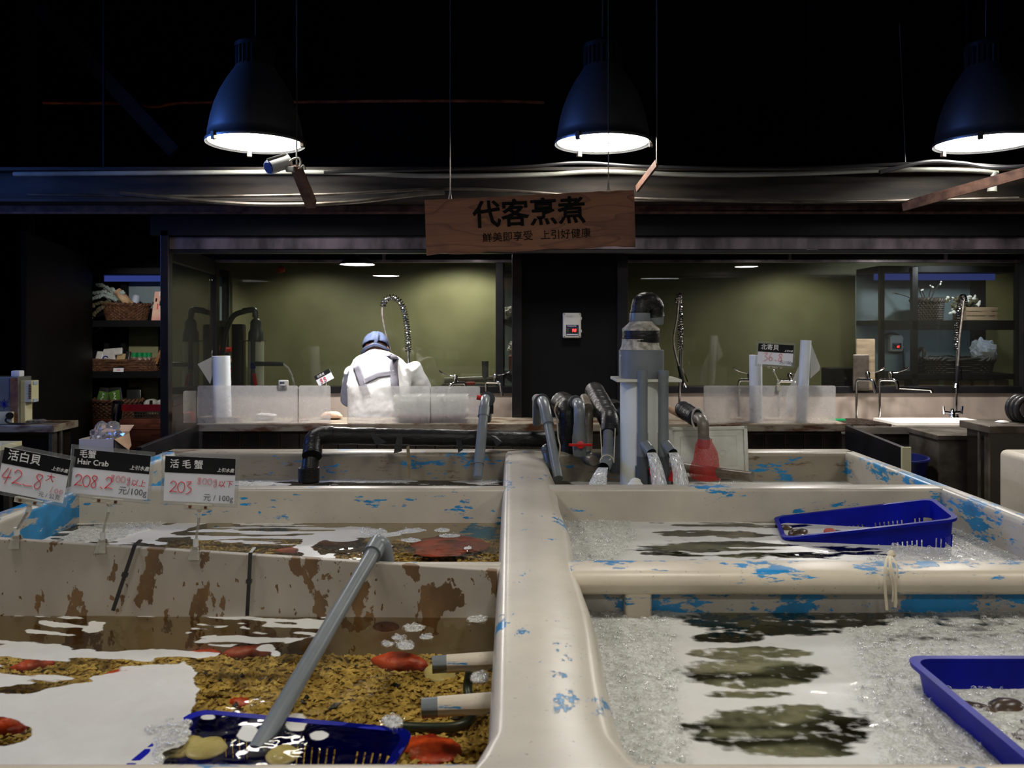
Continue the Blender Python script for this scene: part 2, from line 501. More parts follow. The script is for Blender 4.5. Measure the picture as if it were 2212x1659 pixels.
def water_mat(name, tint, foamcol=(0.66, 0.66, 0.62, 1), skim=0.3, soft=(0.38, 0.62)):
    t = NT(name)
    at = t.n('ShaderNodeAttribute')
    at.attribute_name = 'foam'
    ag = t.n('ShaderNodeAttribute')
    ag.attribute_name = 'grain'
    v = t.coord((1, 1, 1))
    fine = t.noise(v, 85, 4, 0.6)
    streak = t.ramp(t.noise(t.coord((7, 26, 7)), 1.6, 7, 0.68), 0.50, 0.80)
    f = t.math('ADD', at.outputs['Fac'], t.math('MULTIPLY', t.math('SUBTRACT', fine, 0.5), 0.45))
    f = t.math('ADD', f, t.math('MULTIPLY', streak, skim))
    fac = t.ramp(f, *soft)
    facm = t.math('MULTIPLY', fac, t.ramp(t.noise(v, 6, 5, 0.6), 0.25, 0.6, (0.84, 0.84, 0.84, 1), (0.97, 0.97, 0.97, 1)))
    tr = t.n('ShaderNodeBsdfTransparent')
    tr.inputs[0].default_value = tint
    gl = t.n('ShaderNodeBsdfGlossy')
    gl.inputs['Roughness'].default_value = 0.04
    fr = t.n('ShaderNodeFresnel')
    fr.inputs['IOR'].default_value = 1.33
    wave = t.bump(t.noise(v, 16, 2), 0.25, 0.01)
    t.l(wave, gl.inputs['Normal'])
    t.l(wave, fr.inputs['Normal'])
    clear = t.mixs(fr.outputs[0], tr.outputs[0], gl.outputs[0])
    vo = t.n('ShaderNodeTexVoronoi')
    vo.inputs['Scale'].default_value = 190
    t.l(v, vo.inputs['Vector'])
    cells = t.ramp(vo.outputs['Distance'], 0.05, 0.7, (0.62, 0.62, 0.58, 1), (1, 1, 1, 1))
    spots = t.ramp(t.noise(v, 60, 4, 0.65), 0.34, 0.62, (0.70, 0.69, 0.64, 1), (1, 1, 1, 1))
    gcol = t.mix(1.0, t.mix(1.0, foamcol, cells, 'MULTIPLY'), spots, 'MULTIPLY')
    milk = t.ramp(t.noise(v, 7, 5), 0.3, 0.75, foamcol, tuple(c * k for c, k in zip(foamcol[:3], (0.86, 0.82, 0.78))) + (1,))
    col = t.mix(ag.outputs['Fac'], milk, gcol)
    nb = t.bump(t.math('MULTIPLY', vo.outputs['Distance'], ag.outputs['Fac']), 0.5, 0.004)
    foam = t.princ(col, 0.4, 0, nb)
    return t.done(t.mixs(facm, clear, foam))


# ------------------------------------------------------------------ helpers: geometry
W = {}


class MB:
    def __init__(self):
        self.v, self.f = [], []

    def add(self, verts, faces):
        o = len(self.v)
        self.v += [Vector(p) for p in verts]
        self.f += [tuple(i + o for i in f) for f in faces]
        return self

    def hexa(self, c):
        return self.add(c, [(0, 3, 2, 1), (4, 5, 6, 7), (0, 1, 5, 4), (1, 2, 6, 5), (2, 3, 7, 6), (3, 0, 4, 7)])

    def box(self, x0, x1, y0, y1, z0, z1, mat=None):
        c = [(x0, y0, z0), (x1, y0, z0), (x1, y1, z0), (x0, y1, z0), (x0, y0, z1), (x1, y0, z1), (x1, y1, z1), (x0, y1, z1)]
        if mat is not None:
            c = [mat @ Vector(p) for p in c]
        return self.hexa(c)

    def obox(self, o, u, v, n, a, b, c):
        """box centred at o with half sizes a,b,c along u,v,n"""
        o, u, v, n = Vector(o), Vector(u), Vector(v), Vector(n)
        pts = []
        for k in (-1, 1):
            for (i, j) in ((-1, -1), (1, -1), (1, 1), (-1, 1)):
                pts.append(o + u * a * i + v * b * j + n * c * k)
        return self.hexa(pts)

    def bar(self, p0, p1, wd, ht=None):
        p0, p1 = Vector(p0), Vector(p1)
        ht = ht or wd
        n = (p1 - p0).normalized()
        up = Vector((0, 0, 1)) if abs(n.z) < 0.95 else Vector((0, 1, 0))
        u = n.cross(up).normalized()
        v = u.cross(n)
        return self.obox((p0 + p1) / 2, u, v, n, wd / 2, ht / 2, (p1 - p0).length / 2)

    def tube(self, path, r, n=12, caps=True, flat=None, closed=False):
        path = [Vector(p) for p in path]
        m = len(path)
        rs = r if isinstance(r, (list, tuple)) else [r] * m
        verts, faces = [], []
        prev = None
        for i, p in enumerate(path):
            if closed:
                t = path[(i + 1) % m] - path[i - 1]
            elif i == 0:
                t = path[1] - path[0]
            elif i == m - 1:
                t = path[-1] - path[-2]
            else:
                t = (path[i + 1] - p).normalized() + (p - path[i - 1]).normalized()
            if t.length < 1e-9:
                t = Vector((0, 0, 1))
            t.normalize()
            if prev is None:
                up = Vector((0, 0, 1)) if abs(t.z) < 0.9 else Vector((0, 1, 0))
                u = t.cross(up).normalized()
            else:
                u = prev - t * prev.dot(t)
                if u.length < 1e-6:
                    u = t.orthogonal()
                u.normalize()
            prev = u
            vv = t.cross(u)
            for k in range(n):
                a = 2 * math.pi * k / n
                q = u * math.cos(a) + vv * math.sin(a) * (flat or 1)
                verts.append(p + q * rs[i])
        seg = m if closed else m - 1
        for i in range(seg):
            i2 = (i + 1) % m
            for k in range(n):
                k2 = (k + 1) % n
                faces.append((i * n + k, i * n + k2, i2 * n + k2, i2 * n + k))
        if caps and not closed:
            faces.append(tuple(range(n - 1, -1, -1)))
            faces.append(tuple((m - 1) * n + k for k in range(n)))
        return self.add(verts, faces)

    def cyl(self, p0, p1, r0, r1=None, n=20, caps=True):
        return self.tube([p0, p1], [r0, r0 if r1 is None else r1], n, caps)

    def lathe(self, prof, c, n=32, axis=None, cap0=False, cap1=False):
        c = Vector(c)
        rot = Matrix.Identity(3) if axis is None else Vector((0, 0, 1)).rotation_difference(Vector(axis).normalized()).to_matrix()
        verts, faces = [], []
        for r, z in prof:
            for k in range(n):
                a = 2 * math.pi * k / n
                verts.append(c + rot @ Vector((r * math.cos(a), r * math.sin(a), z)))
        for i in range(len(prof) - 1):
            for k in range(n):
                k2 = (k + 1) % n
                faces.append((i * n + k, i * n + k2, (i + 1) * n + k2, (i + 1) * n + k))
        if cap0:
            faces.append(tuple(range(n - 1, -1, -1)))
        if cap1:
            faces.append(tuple((len(prof) - 1) * n + k for k in range(n)))
        return self.add(verts, faces)

    def ball(self, c, r, rot=None, seg=16, rings=10, lump=0.0, seed=0):
        c = Vector(c)
        if not isinstance(r, (tuple, list)):
            r = (r, r, r)
        rnd = random.Random(seed)
        ph = [rnd.uniform(0, 6.28) for _ in range(6)]
        verts, faces = [], []
        for i in range(rings + 1):
            th = math.pi * i / rings
            for k in range(seg):
                a = 2 * math.pi * k / seg
                d = Vector((math.sin(th) * math.cos(a), math.sin(th) * math.sin(a), math.cos(th)))
                g = 1 + lump * (math.sin(3.1 * d.x + ph[0]) + math.sin(4.3 * d.y + ph[1]) + math.sin(5.2 * d.z + ph[2]) + 0.6 * math.sin(9 * d.x + ph[3]) * math.sin(8 * d.y + ph[4]))
                q = Vector((d.x * r[0], d.y * r[1], d.z * r[2])) * g
                if rot is not None:
                    q = rot @ q
                verts.append(c + q)
        for i in range(rings):
            for k in range(seg):
                k2 = (k + 1) % seg
                if i == 0:
                    faces.append((0 * seg + k, (i + 1) * seg + k, (i + 1) * seg + k2))
                elif i == rings - 1:
                    faces.append((i * seg + k, (i + 1) * seg + k, i * seg + k2))
                else:
                    faces.append((i * seg + k, (i + 1) * seg + k, (i + 1) * seg + k2, i * seg + k2))
        return self.add(verts, faces)

    def build(self, name, mat, parent=None, smooth=True, bevel=0.0, origin=None, angle=40, seg=2, weld=True):
        if parent is not None:
            base = W[parent.name]
        elif origin is not None:
            base = Vector(origin)
        else:
            xs = [p.x for p in self.v]
            ys = [p.y for p in self.v]
            zs = [p.z for p in self.v]
            base = Vector(((min(xs) + max(xs)) / 2, (min(ys) + max(ys)) / 2, min(zs)))
        me = bpy.data.meshes.new(name)
        me.from_pydata([tuple(p - base) for p in self.v], [], self.f)
        bm = bmesh.new()
        bm.from_mesh(me)
        if weld:
            bmesh.ops.remove_doubles(bm, verts=bm.verts, dist=1e-6)
        bmesh.ops.recalc_face_normals(bm, faces=bm.faces)
        if bevel:
            ed = [e for e in bm.edges if len(e.link_faces) == 2 and e.calc_face_angle(0) > math.radians(50)]
            bmesh.ops.bevel(bm, geom=ed, offset=bevel, segments=seg, profile=0.5, affect='EDGES', clamp_overlap=True)
        bm.to_mesh(me)
        bm.free()
        if smooth:
            me.polygons.foreach_set('use_smooth', [True] * len(me.polygons))
            try:
                me.set_sharp_from_angle(angle=math.radians(angle))
            except Exception:
                pass
        o = bpy.data.objects.new(name, me)
        COL.objects.link(o)
        if mat is not None:
            me.materials.append(M[mat] if isinstance(mat, str) else mat)
        if parent is not None:
            o.parent = parent
        else:
            o.location = base
        W[o.name] = base
        return o


def tag(o, label=None, cat=None, group=None, kind=None):
    if label:
        o['label'] = label
    if cat:
        o['category'] = cat
    if group:
        o['group'] = group
    if kind:
        o['kind'] = kind
    return o


def thing(name, label, cat, loc, group=None):
    o = bpy.data.objects.new(name, None)
    o.empty_display_size = 0.05
    o.location = loc
    COL.objects.link(o)
    W[o.name] = Vector(loc)
    return tag(o, label, cat, group)


def struct(o):
    o['kind'] = 'structure'
    return o


def sbox(name, mat, x0, x1, y0, y1, z0, z1, bevel=0.0, parent=None):
    o = MB().box(x0, x1, y0, y1, z0, z1).build(name, mat, parent, False, bevel)
    if parent is None:
        struct(o)
    return o


def copy_tree(o, loc, label=None):
    c = o.copy()
    COL.objects.link(c)
    c.location = loc
    W[c.name] = Vector(loc)
    if label:
        c['label'] = label
    for ch in o.children:
        d = ch.copy()
        COL.objects.link(d)
        d.parent = c
        for g in ch.children:
            e = g.copy()
            COL.objects.link(e)
            e.parent = d
    return c


def arc(c, a, b, r, t0, t1, n=8):
    """points on an arc around c in the plane a,b"""
    c, a, b = Vector(c), Vector(a), Vector(b)
    return [c + a * r * math.cos(t0 + (t1 - t0) * i / n) + b * r * math.sin(t0 + (t1 - t0) * i / n) for i in range(n + 1)]


def smooth_path(pts, n=8):
    """Catmull-Rom through pts"""
    pts = [Vector(p) for p in pts]
    ext = [pts[0] * 2 - pts[1]] + pts + [pts[-1] * 2 - pts[-2]]
    out = []
    for i in range(1, len(ext) - 2):
        p0, p1, p2, p3 = ext[i - 1:i + 3]
        for k in range(n):
            t = k / n
            out.append(0.5 * ((2 * p1) + (p2 - p0) * t + (2 * p0 - 5 * p1 + 4 * p2 - p3) * t * t + (3 * p1 - p0 - 3 * p2 + p3) * t ** 3))
    out.append(pts[-1])
    return out


def crinkle(path, r, amt=0.06, seed=1):
    rnd = random.Random(seed)
    return [r * (1 + rnd.uniform(-amt, amt)) for _ in path]


def densify(path, step):
    out = []
    for a, b in zip(path[:-1], path[1:]):
        a, b = Vector(a), Vector(b)
        k = max(1, int((b - a).length / step))
        out += [a.lerp(b, i / k) for i in range(k)]
    out.append(Vector(path[-1]))
    return out


_fc = bpy.data.curves.new('font_tmp', 'FONT')


def text(s, size, name, mat, parent, o, u, v, n, a, b, off=0.0006, align='LEFT', thick=0.0, shear=0.0, bold=0.0):
    """lettering laid on the plane o,u,v (normal n) at offset a,b"""
    cu = bpy.data.curves.new('lettering', 'FONT')
    cu.body = s
    cu.size = size
    cu.align_x = align
    cu.extrude = thick
    cu.shear = shear
    cu.bevel_depth = bold
    cu.bevel_resolution = 0
    cu.resolution_u = 2
    ob = bpy.data.objects.new('lettering_tmp', cu)
    COL.objects.link(ob)
    me = bpy.data.meshes.new_from_object(ob)
    bpy.data.objects.remove(ob)
    base = W[parent.name]
    o, u, v, n = Vector(o), Vector(u), Vector(v), Vector(n)
    for vt in me.vertices:
        c = vt.co
        vt.co = o + u * (a + c.x) + v * (b + c.y) + n * (off + c.z) - base
    me.materials.clear()
    me.materials.append(M[mat])
    me.name = name
    q = bpy.data.objects.new(name, me)
    COL.objects.link(q)
    q.parent = parent
    W[q.name] = base
    return q


STROKES = {
    '0': [[(.5, .95), (.2, .75), (.12, .4), (.3, .05), (.65, .05), (.85, .4), (.8, .8), (.5, .95)]],
    '1': [[(.7, 1), (.3, 0)]],
    '2': [[(.15, .75), (.4, .98), (.75, .85), (.7, .55), (.1, .02), (.35, .1), (.9, .05)]],
    '3': [[(.2, .95), (.75, .95), (.35, .58), (.75, .4), (.65, .1), (.2, -.12)]],
    '4': [[(.5, 1), (.1, .35), (.85, .4)], [(.75, .95), (.4, -.1)]],
    '6': [[(.6, 1), (.25, .55), (.2, .15), (.5, .0), (.75, .25), (.5, .45), (.25, .3)]],
    '8': [[(.7, .9), (.4, .98), (.25, .75), (.65, .4), (.6, .05), (.3, .0), (.2, .25), (.6, .6), (.75, .85), (.65, .95)]],
    '.': [[(.3, .12), (.55, -.02)]],
    '-': [[(.1, .12), (.45, .05), (.9, .1)]],
    'o': [[(.5, .8), (.2, .5), (.4, .1), (.8, .3), (.75, .7), (.5, .8)]],
    'g': [[(.7, .8), (.3, .7), (.35, .4), (.7, .5), (.7, .85), (.75, -.1), (.4, -.35), (.3, -.1), (.6, .2)]],
}


def scribble(s, size, name, mat, parent, o, u, v, n, a, b, adv=0.85, r=0.0016, slant=0.0):
    mb = MB()
    o, u, v, n = Vector(o), Vector(u), Vector(v), Vector(n)
    x = 0.0
    for ch in s:
        if ch == ' ':
            x += adv * 0.6
            continue
        k = 0.55 if ch in '.' else adv
        for st in STROKES[ch]:
            pts = [Vector((p[0] * 0.8 + x, p[1], 0)) for p in st]
            sp = smooth_path(pts, 4)
            mb.tube([o + u * (a + p.x * size) + v * (b + (p.y + p.x * slant) * size) + n * 0.0026 for p in sp], r, 5)
        x += k
    return mb.build(name, mat, parent)


# numpy value noise
def vnoise(x, y, seed=0):
    xi, yi = np.floor(x).astype(np.int64), np.floor(y).astype(np.int64)
    xf, yf = x - xi, y - yi
    xf = xf * xf * (3 - 2 * xf)
    yf = yf * yf * (3 - 2 * yf)

    def h(i, j):
        n = (i * 374761393 + j * 668265263 + seed * 1442695041) & 0x7fffffff
        n = ((n ^ (n >> 13)) * 1274126177) & 0x7fffffff
        return ((n ^ (n >> 16)) & 0xffff) / 65535.0
    a, b, c, d = h(xi, yi), h(xi + 1, yi), h(xi, yi + 1), h(xi + 1, yi + 1)
    return (a * (1 - xf) + b * xf) * (1 - yf) + (c * (1 - xf) + d * xf) * yf


def fbm(x, y, oct=4, seed=0):
    s, a, t = 0, 0.5, 0
    for i in range(oct):
        s = s + a * vnoise(x * 2 ** i, y * 2 ** i, seed + i * 17)
        t += a
        a *= 0.5
    return s / t


def in_poly(px, py, poly):
    r = np.zeros(px.shape, bool)
    j = len(poly) - 1
    for i in range(len(poly)):
        xi, yi = poly[i]
        xj, yj = poly[j]
        c = ((yi > py) != (yj > py)) & (px < (xj - xi) * (py - yi) / (yj - yi + 1e-9) + xi)
        r ^= c
        j = i
    return r


def sstep(x, a, b):
    t = np.clip((x - a) / (b - a), 0, 1)
    return t * t * (3 - 2 * t)


# ================================================================== THE SETTING
sbox('floor', 'floor', -5, 5.5, -3, 9, -0.05, 0.0)
sbox('ceiling', 'ceil', -5, 5.5, -3, 9, 4.9, 4.95)
sbox('wall_back', 'green', -2.62, 5.4, 7.25, 7.35, 0, 2.9)
sbox('wall_back', 'black', -5, -2.62, 7.25, 7.35, 0, 4.9)
sbox('wall_back', 'black', -2.62, 5.4, 7.25, 7.35, 2.9, 4.9)
# black partition board on the left
mb = MB()
p0, p1 = Vector((-2.904, 4.9, 0)), Vector((-3.45, 6.75, 0))
nrm = Vector(((p1 - p0).y, -(p1 - p0).x, 0)).normalized() * 0.03
mb.hexa([p0, p0 + nrm, p1 + nrm, p1, p0 + Vector((0, 0, 2.06)), p0 + nrm + Vector((0, 0, 2.06)), p1 + nrm + Vector((0, 0, 2.06)), p1 + Vector((0, 0, 2.06))])
struct(mb.build('wall_left', 'black', None, False, 0.004))
sbox('wall_left', 'black', -4.6, -4.55, 0, 7.3, 0, 4.9)
# centre pillar
sbox('wall_pillar', 'black', 0.02, 0.665, 4.96, 5.9, 0, 2.6, 0.006)
sbox('trim_1', 'blackgloss', 0.625, 0.69, 4.93, 5.0, 0.95, 2.1, 0.004)
sbox('trim_2', 'blackgloss', 0.0, 0.06, 4.93, 5.0, 0.95, 2.1, 0.004)
# header above the glass, canopy soffit and front hood beam
sbox('wall_header', 'black', -2.2, 5.2, 5.85, 5.9, 1.95, 2.7)
sbox('trim_3', 'black', -2.0, 3.4, 4.62, 5.88, 2.10, 2.14)
hood = sbox('trim_4', 'hood', -1.93, 3.4, 4.60, 4.68, 1.925, 1.995, 0.004)
sbox('trim_5', 'blackgloss', -1.93, 3.4, 4.60, 4.67, 1.905, 1.922)
sbox('trim_6', 'hood', -2.12, 4.4, 5.79, 5.85, 1.945, 1.962)
for x in (-0.905, 1.93, 3.02):
    sbox('trim_7', 'hood', x, x + 0.02, 5.78, 5.80, 1.962, 2.08)
sbox('trim_8', 'black', -2.0, 3.4, 4.58, 4.62, 2.0, 2.14)
# window frames
sbox('trim_9', 'blackgloss', -2.12, 0.02, 5.78, 5.86, 1.03, 1.078, 0.003)
sbox('trim_10', 'blackgloss', 0.66, 4.4, 5.78, 5.86, 1.03, 1.078, 0.003)
sbox('trim_11', 'blackgloss', -1.945, -1.90, 4.58, 4.64, 0.0, 2.03, 0.003)
sbox('trim_12', 'blackgloss', -2.125, -2.07, 5.80, 5.87, 0.0, 1.98, 0.003)
sbox('trim_13', 'blackgloss', -0.115, -0.06, 5.80, 5.86, 1.078, 1.95, 0.003)
for i, (x0, x1) in enumerate(((-2.07, 0.02), (0.68, 4.4))):
    g = MB().box(x0, x1, 5.815, 5.823, 1.078, 1.945).build('window_%d' % (i + 1), 'glass', None, False)
    struct(g)
# slanted side window, its rails and the dado below
a0, a1 = Vector((-1.92, 4.64, 0)), Vector((-2.095, 5.80, 0))


def side(name, mat, z0, z1, th):
    n = Vector(((a1 - a0).y, -(a1 - a0).x, 0)).normalized() * th
    m = MB()
    m.hexa([a0 + Vector((0, 0, z0)) - n, a0 + Vector((0, 0, z0)) + n, a1 + Vector((0, 0, z0)) + n, a1 + Vector((0, 0, z0)) - n,
            a0 + Vector((0, 0, z1)) - n, a0 + Vector((0, 0, z1)) + n, a1 + Vector((0, 0, z1)) + n, a1 + Vector((0, 0, z1)) - n])
    return struct(m.build(name, mat, None, False, 0.002))


side('window_3', 'glass', 1.085, 1.86, 0.004)
side('trim_14', 'blackgloss', 1.86, 1.96, 0.02)
side('trim_15', 'blackgloss', 1.045, 1.085, 0.02)
side('wall_dado', 'blackgloss', 0.0, 1.045, 0.012)
# steel backsplash behind the sinks
sbox('wall_backsplash', 'splash', -2.07, 0.02, 5.80, 5.815, 0.80, 1.03)
sbox('wall_backsplash', 'splash', 0.68, 4.4, 5.80, 5.815, 0.80, 1.03)

# ================================================================== OVERHEAD STEEL
t = thing('steel_beam', 'rust-stained steel I-beam spanning the hall behind the pendant lamps', 'beam', (0, 4.5, 2.16))
mb = MB().box(-3.4, 4.4, 4.40, 4.56, 2.325, 2.345).build('top_flange', 'beam', t, False, 0.003)
MB().box(-3.4, 4.4, 4.475, 4.49, 2.18, 2.325).build('web', 'beam', t, False)
MB().box(-3.4, 4.4, 4.40, 4.56, 2.16, 2.18).build('bottom_flange', 'beam', t, False, 0.003)
pts = [P(30, 376, 4.36), P(300, 374, 4.36), P(700, 372, 4.36), P(900, 380, 4.36), P(1150, 378, 4.36), P(1300, 371, 4.36), P(1500, 378, 4.36), P(1700, 376, 4.36), P(1950, 367, 4.36), P(2100, 369, 4.36), P(2155, 374, 4.36)]
t = thing('conduit', 'pale plastic conduit run along the steel beam, ending in a downturned elbow', 'pipe', (0, 4.36, 2.25))
MB().tube(smooth_path(pts, 6), 0.0125, 10).build('pipe', 'conduit', t)
MB().tube([P(2148, 372, 4.36), P(2144, 400, 4.35)], 0.016, 12).cyl(P(2144, 398, 4.35), P(2143, 414, 4.35), 0.021, 0.024, 14).build('elbow_drop', 'conduit', t)
for k, (pp, r) in enumerate((([(60, 420), (400, 424), (700, 420), (1000, 408), (1350, 428), (1750, 436), (2200, 428)], 0.008),
                             ([(260, 418), (480, 438), (620, 442), (760, 436), (900, 420), (960, 416)], 0.012),
                             ([(700, 372), (1100, 362), (1250, 352), (1400, 360), (1700, 364), (2000, 353), (2212, 362)], 0.009),
                             ([(1900, 372), (2000, 350), (2080, 353), (2150, 362), (2300, 352)], 0.011))):
    o = MB().tube(smooth_path([P(a, b, 4.34 - 0.02 * k) for a, b in pp], 6), r, 8).build('cable', 'cable' if k > 1 else 'steeldark')
    tag(o, ['thin grey cable slung along the underside of the rusty beam', 'grey cable loop sagging below the beam beside the security camera',
            'black cable laid on top of the rusty beam behind the centre lamp', 'thick black cable bundle on the beam next to the conduit elbow'][k], 'cable')
for i, (y0, z0, mt) in enumerate(((4.52, 2.112, 'rust'),)):
    o = MB().box(-3.0, 4.3, y0, y0 + 0.03, z0, z0 + 0.012).box(-3.0, 4.3, y0 + 0.026, y0 + 0.03, z0, z0 + 0.05).build('angle_bar', 'rust', None, False)
    tag(o, 'long thin rusty angle bar running just above the black canopy', 'metal bar')
# orange duct
pts = [P(93, 222, 5.935), P(250, 223, 5.935), P(300, 227, 5.935), P(340, 230, 5.935), P(400, 222, 5.935), P(600, 221, 5.935), P(900, 218, 5.935), P(1100, 219, 5.935), P(1176, 222, 5.935)]
pp = densify(smooth_path(pts, 6), 0.012)
o = MB().tube(pp, [0.011 + 0.002 * (i % 2) for i in range(len(pp))], 8).build('orange_duct', 'orange')
tag(o, 'thin orange corrugated duct fixed high on the dark wall', 'pipe')
sbox('wall_upper', 'ceil', -3.5, 0.30, 5.95, 6.0, 2.45, 3.2)
# roof trusses, faint in the dark
for k, (yy, x0, x1) in enumerate(((8.0, 0.4, 5.0),)):
    t = thing('roof_truss', 'dark lattice roof truss hanging under the unlit ceiling', 'truss', (2.5, yy, 3.6))
    MB().box(x0, x1, yy, yy + 0.06, 3.98, 4.05).build('top_chord', 'lampcap', t, False)
    MB().box(x0, x1, yy, yy + 0.06, 3.52, 3.58).build('bottom_chord', 'lampcap', t, False)
    n = 9
    for i in range(n):
        xa = x0 + (x1 - x0) * i / n
        xb = x0 + (x1 - x0) * (i + 0.5) / n
        xc = x0 + (x1 - x0) * (i + 1) / n
        MB().bar((xa, yy + .03, 3.55), (xb, yy + .03, 4.0), 0.025).build('lattice_bar', 'lampcap', t, False)
        MB().bar((xb, yy + .03, 4.0), (xc, yy + .03, 3.55), 0.025).build('lattice_bar', 'lampcap', t, False)
o = MB().bar(P(90, 20, 5.4), P(380, 330, 5.4), 0.07, 0.09).build('roof_brace', 'beam', None, False)
tag(o, 'dark diagonal steel brace high on the left under the ceiling', 'brace')
o = MB().tube([Vector((-3.05, 5.2, 0)), Vector((-3.05, 5.2, 4.9))], 0.05, 8).build('steel_post', 'black')
tag(o, 'slim black steel post beside the black partition board', 'post')


# ================================================================== PENDANT LAMPS
def make_lamp(label):
    t = thing('pendant_lamp', label, 'lamp', (0, 0, 0), 'bell-shaped pendant lamps')
    prof = [(.215, .012), (.232, .008), (.238, 0.0), (.240, .010), (.237, .018), (.230, .022), (.226, .06), (.214, .125), (.196, .19), (.170, .255), (.137, .315), (.108, .358), (.094, .382), (.088, .39)]
    MB().lathe(prof, (0, 0, 0), 56).build('shade', 'lampblue', t, True, angle=60)
    MB().lathe([(.001, -0.001), (.10, .001), (.19, .006), (.228, .010)], (0, 0, 0), 48).build('lens', 'lens', t)
    m = MB()
    n = 72
    ring = []
    for k in range(n):
        a = 2 * math.pi * k / n
        r = .096 if k % 3 else .088
        ring.append((r * math.cos(a), r * math.sin(a)))
    vs = [(x, y, .375) for x, y in ring] + [(x, y, .475) for x, y in ring]
    fs = [(k, (k + 1) % n, n + (k + 1) % n, n + k) for k in range(n)] + [tuple(range(n - 1, -1, -1)), tuple(range(n, 2 * n))]
    m.add(vs, fs)
    m.build('ballast_housing', 'lampcap', t, False)
    MB().lathe([(.10, .47), (.10, .49), (.09, .5), (.03, .505), (.02, .53)], (0, 0, 0), 32, cap1=True).build('top_cap', 'lampcap', t)
    MB().cyl((0, 0, .52), (0, 0, 2.48), 0.0035, n=6).build('suspension_wire', 'wire', t)
    for k in range(3):
        a = 2.0 + k * 2.1
        MB().obox((.238 * math.cos(a), .238 * math.sin(a), .002), (math.cos(a), math.sin(a), 0), (-math.sin(a), math.cos(a), 0), (0, 0, 1), .010, .012, .02).build('lens_clip', 'steeldark', t, False, 0.002)
    return t


LX = (-1.269, 0.451, 2.345)
lamp = make_lamp('dark bell pendant lamp hanging left of the wooden sign, above the security camera')
lamp.location = (LX[0], 4.1, 2.398)
copy_tree(lamp, (LX[1], 4.12, 2.402), 'dark bell pendant lamp hanging above the carved wooden sign')
copy_tree(lamp, (LX[2], 4.1, 2.398), 'dark bell pendant lamp hanging above the downturned conduit elbow')
for row, yy in enumerate((1.6, -0.7)):
    for i, x in enumerate(LX):
        copy_tree(lamp, (x, yy, 2.45), ('dark bell pendant lamp of the row over the front tanks', 'dark bell pendant lamp of the row behind the front tanks')[row])
# small far lamps under the roof
for (px, r, mt, lb) in ((349, 0.06, 'farlens', 'small lit round lamp high on the left under the roof'),
                        (872, 0.10, 'farlensdim', 'unlit round lamp high under the roof, between two lit ones'),
                        (2003, 0.07, 'farlens', 'small lit round lamp high on the right under the roof')):
    c = P(px, {349: 1, 872: 3, 2003: -3}[px], 8.2)
    t = thing('ceiling_lamp', lb, 'lamp', c, 'small lamps under the roof')
    MB().lathe([(.02, .25), (r * .5, .22), (r, .02), (r * 1.05, 0)], c, 24, cap0=True).build('housing', 'lampcap', t)
    MB().lathe([(.001, -.004), (r, 0.004)], c, 24).build('lens', mt, t)
    MB().cyl(c + Vector((0, 0, .24)), (c.x, c.y, 4.9), .01, n=6).build('stem', 'lampcap', t)
# prep lamps below the canopy
for i, (px, py, d, r) in enumerate(((772, 572, 5.22, .105), (1755, 541, 5.1, .09), (2080, 530, 5.15, .09), (1010, 530, 5.2, .05))):  # last two are added behind the hood to brighten the prep area
    c = P(px, py, d)
    t = thing('prep_lamp', ['round white lamp under the canopy above the person at the sink', 'round lamp under the canopy above the price card on the right counter', 'added round lamp under the canopy, brightening the white cutting board', 'small added round lamp under the canopy above the pair of taps'][i], 'lamp', c, 'lamps under the canopy')
    MB().lathe([(.02, .05), (r * .6, .045), (r, .012), (r * 1.04, .0)], c, 28, cap0=True).build('housing', 'lampcap', t)
    MB().lathe([(.001, -.003), (r, 0.004)], c, 28).build('lens', 'preplens', t)
    MB().cyl(c + Vector((0, 0, .04)), (c.x, c.y, 2.105), .008, n=8).build('stem', 'lampcap', t)
for i, (x, y, z, e) in enumerate(DOWN):
    t = thing('downlight', ['small black downlight above the brightest patch of green wall', 'small black downlight above the dark grey skimmer behind the window', 'small black downlight above the black crate behind the window', 'small black downlight above the lit display shelf'][i], 'lamp', (x, y, z), 'downlights around the prep room')
    MB().lathe([(.045, -.02), (.05, .0), (.05, .12)], (x, y, z), 20, cap1=True).build('can', 'lampcap', t)
    MB().cyl((x, y, z + .1), (x, y, 4.9), .008, n=6).build('stem', 'lampcap', t)
for i, (loc, dr, e, ang, colr) in enumerate(SHELF_FILL_SPOTS):
    loc, dr = Vector(loc), Vector(dr).normalized()
    t = thing('spotlight', ('added unseen spotlight brightening the walnut shelf unit', 'added unseen spotlight brightening the lit display shelf')[i], 'lamp', loc, 'added shelf spotlights')
    MB().lathe([(.035, .02), (.045, 0), (.045, -.08), (.03, -.10)], loc, 18, dr, False, True).build('head', 'lampcap', t)
    MB().cyl(loc - dr * .06, (loc - dr * .06) * 1.0 + Vector((0, 0, 4.9 - (loc - dr * .06).z)), .008, n=6).build('stem', 'lampcap', t)
# fluorescent tubes of the hall behind the camera (seen mirrored in the glass)
for i, (x, y, z) in enumerate(((2.3, -1.2, 2.25), (-2.4, -1.3, 2.3))):
    t = thing('fluorescent_lamp', 'bare fluorescent tube lamp hung in the hall', 'lamp', (x, y, z), 'fluorescent lamps')
    MB().box(x - .32, x + .32, y - .03, y + .03, z + .02, z + .06).build('housing', 'whiteplastic', t, False, 0.004)
    MB().cyl((x - .3, y, z), (x + .3, y, z), .016, n=12).build('tube', 'tube', t)
    MB().cyl((x, y, z + .05), (x, y, 4.9), .006, n=6).build('stem', 'wire', t)
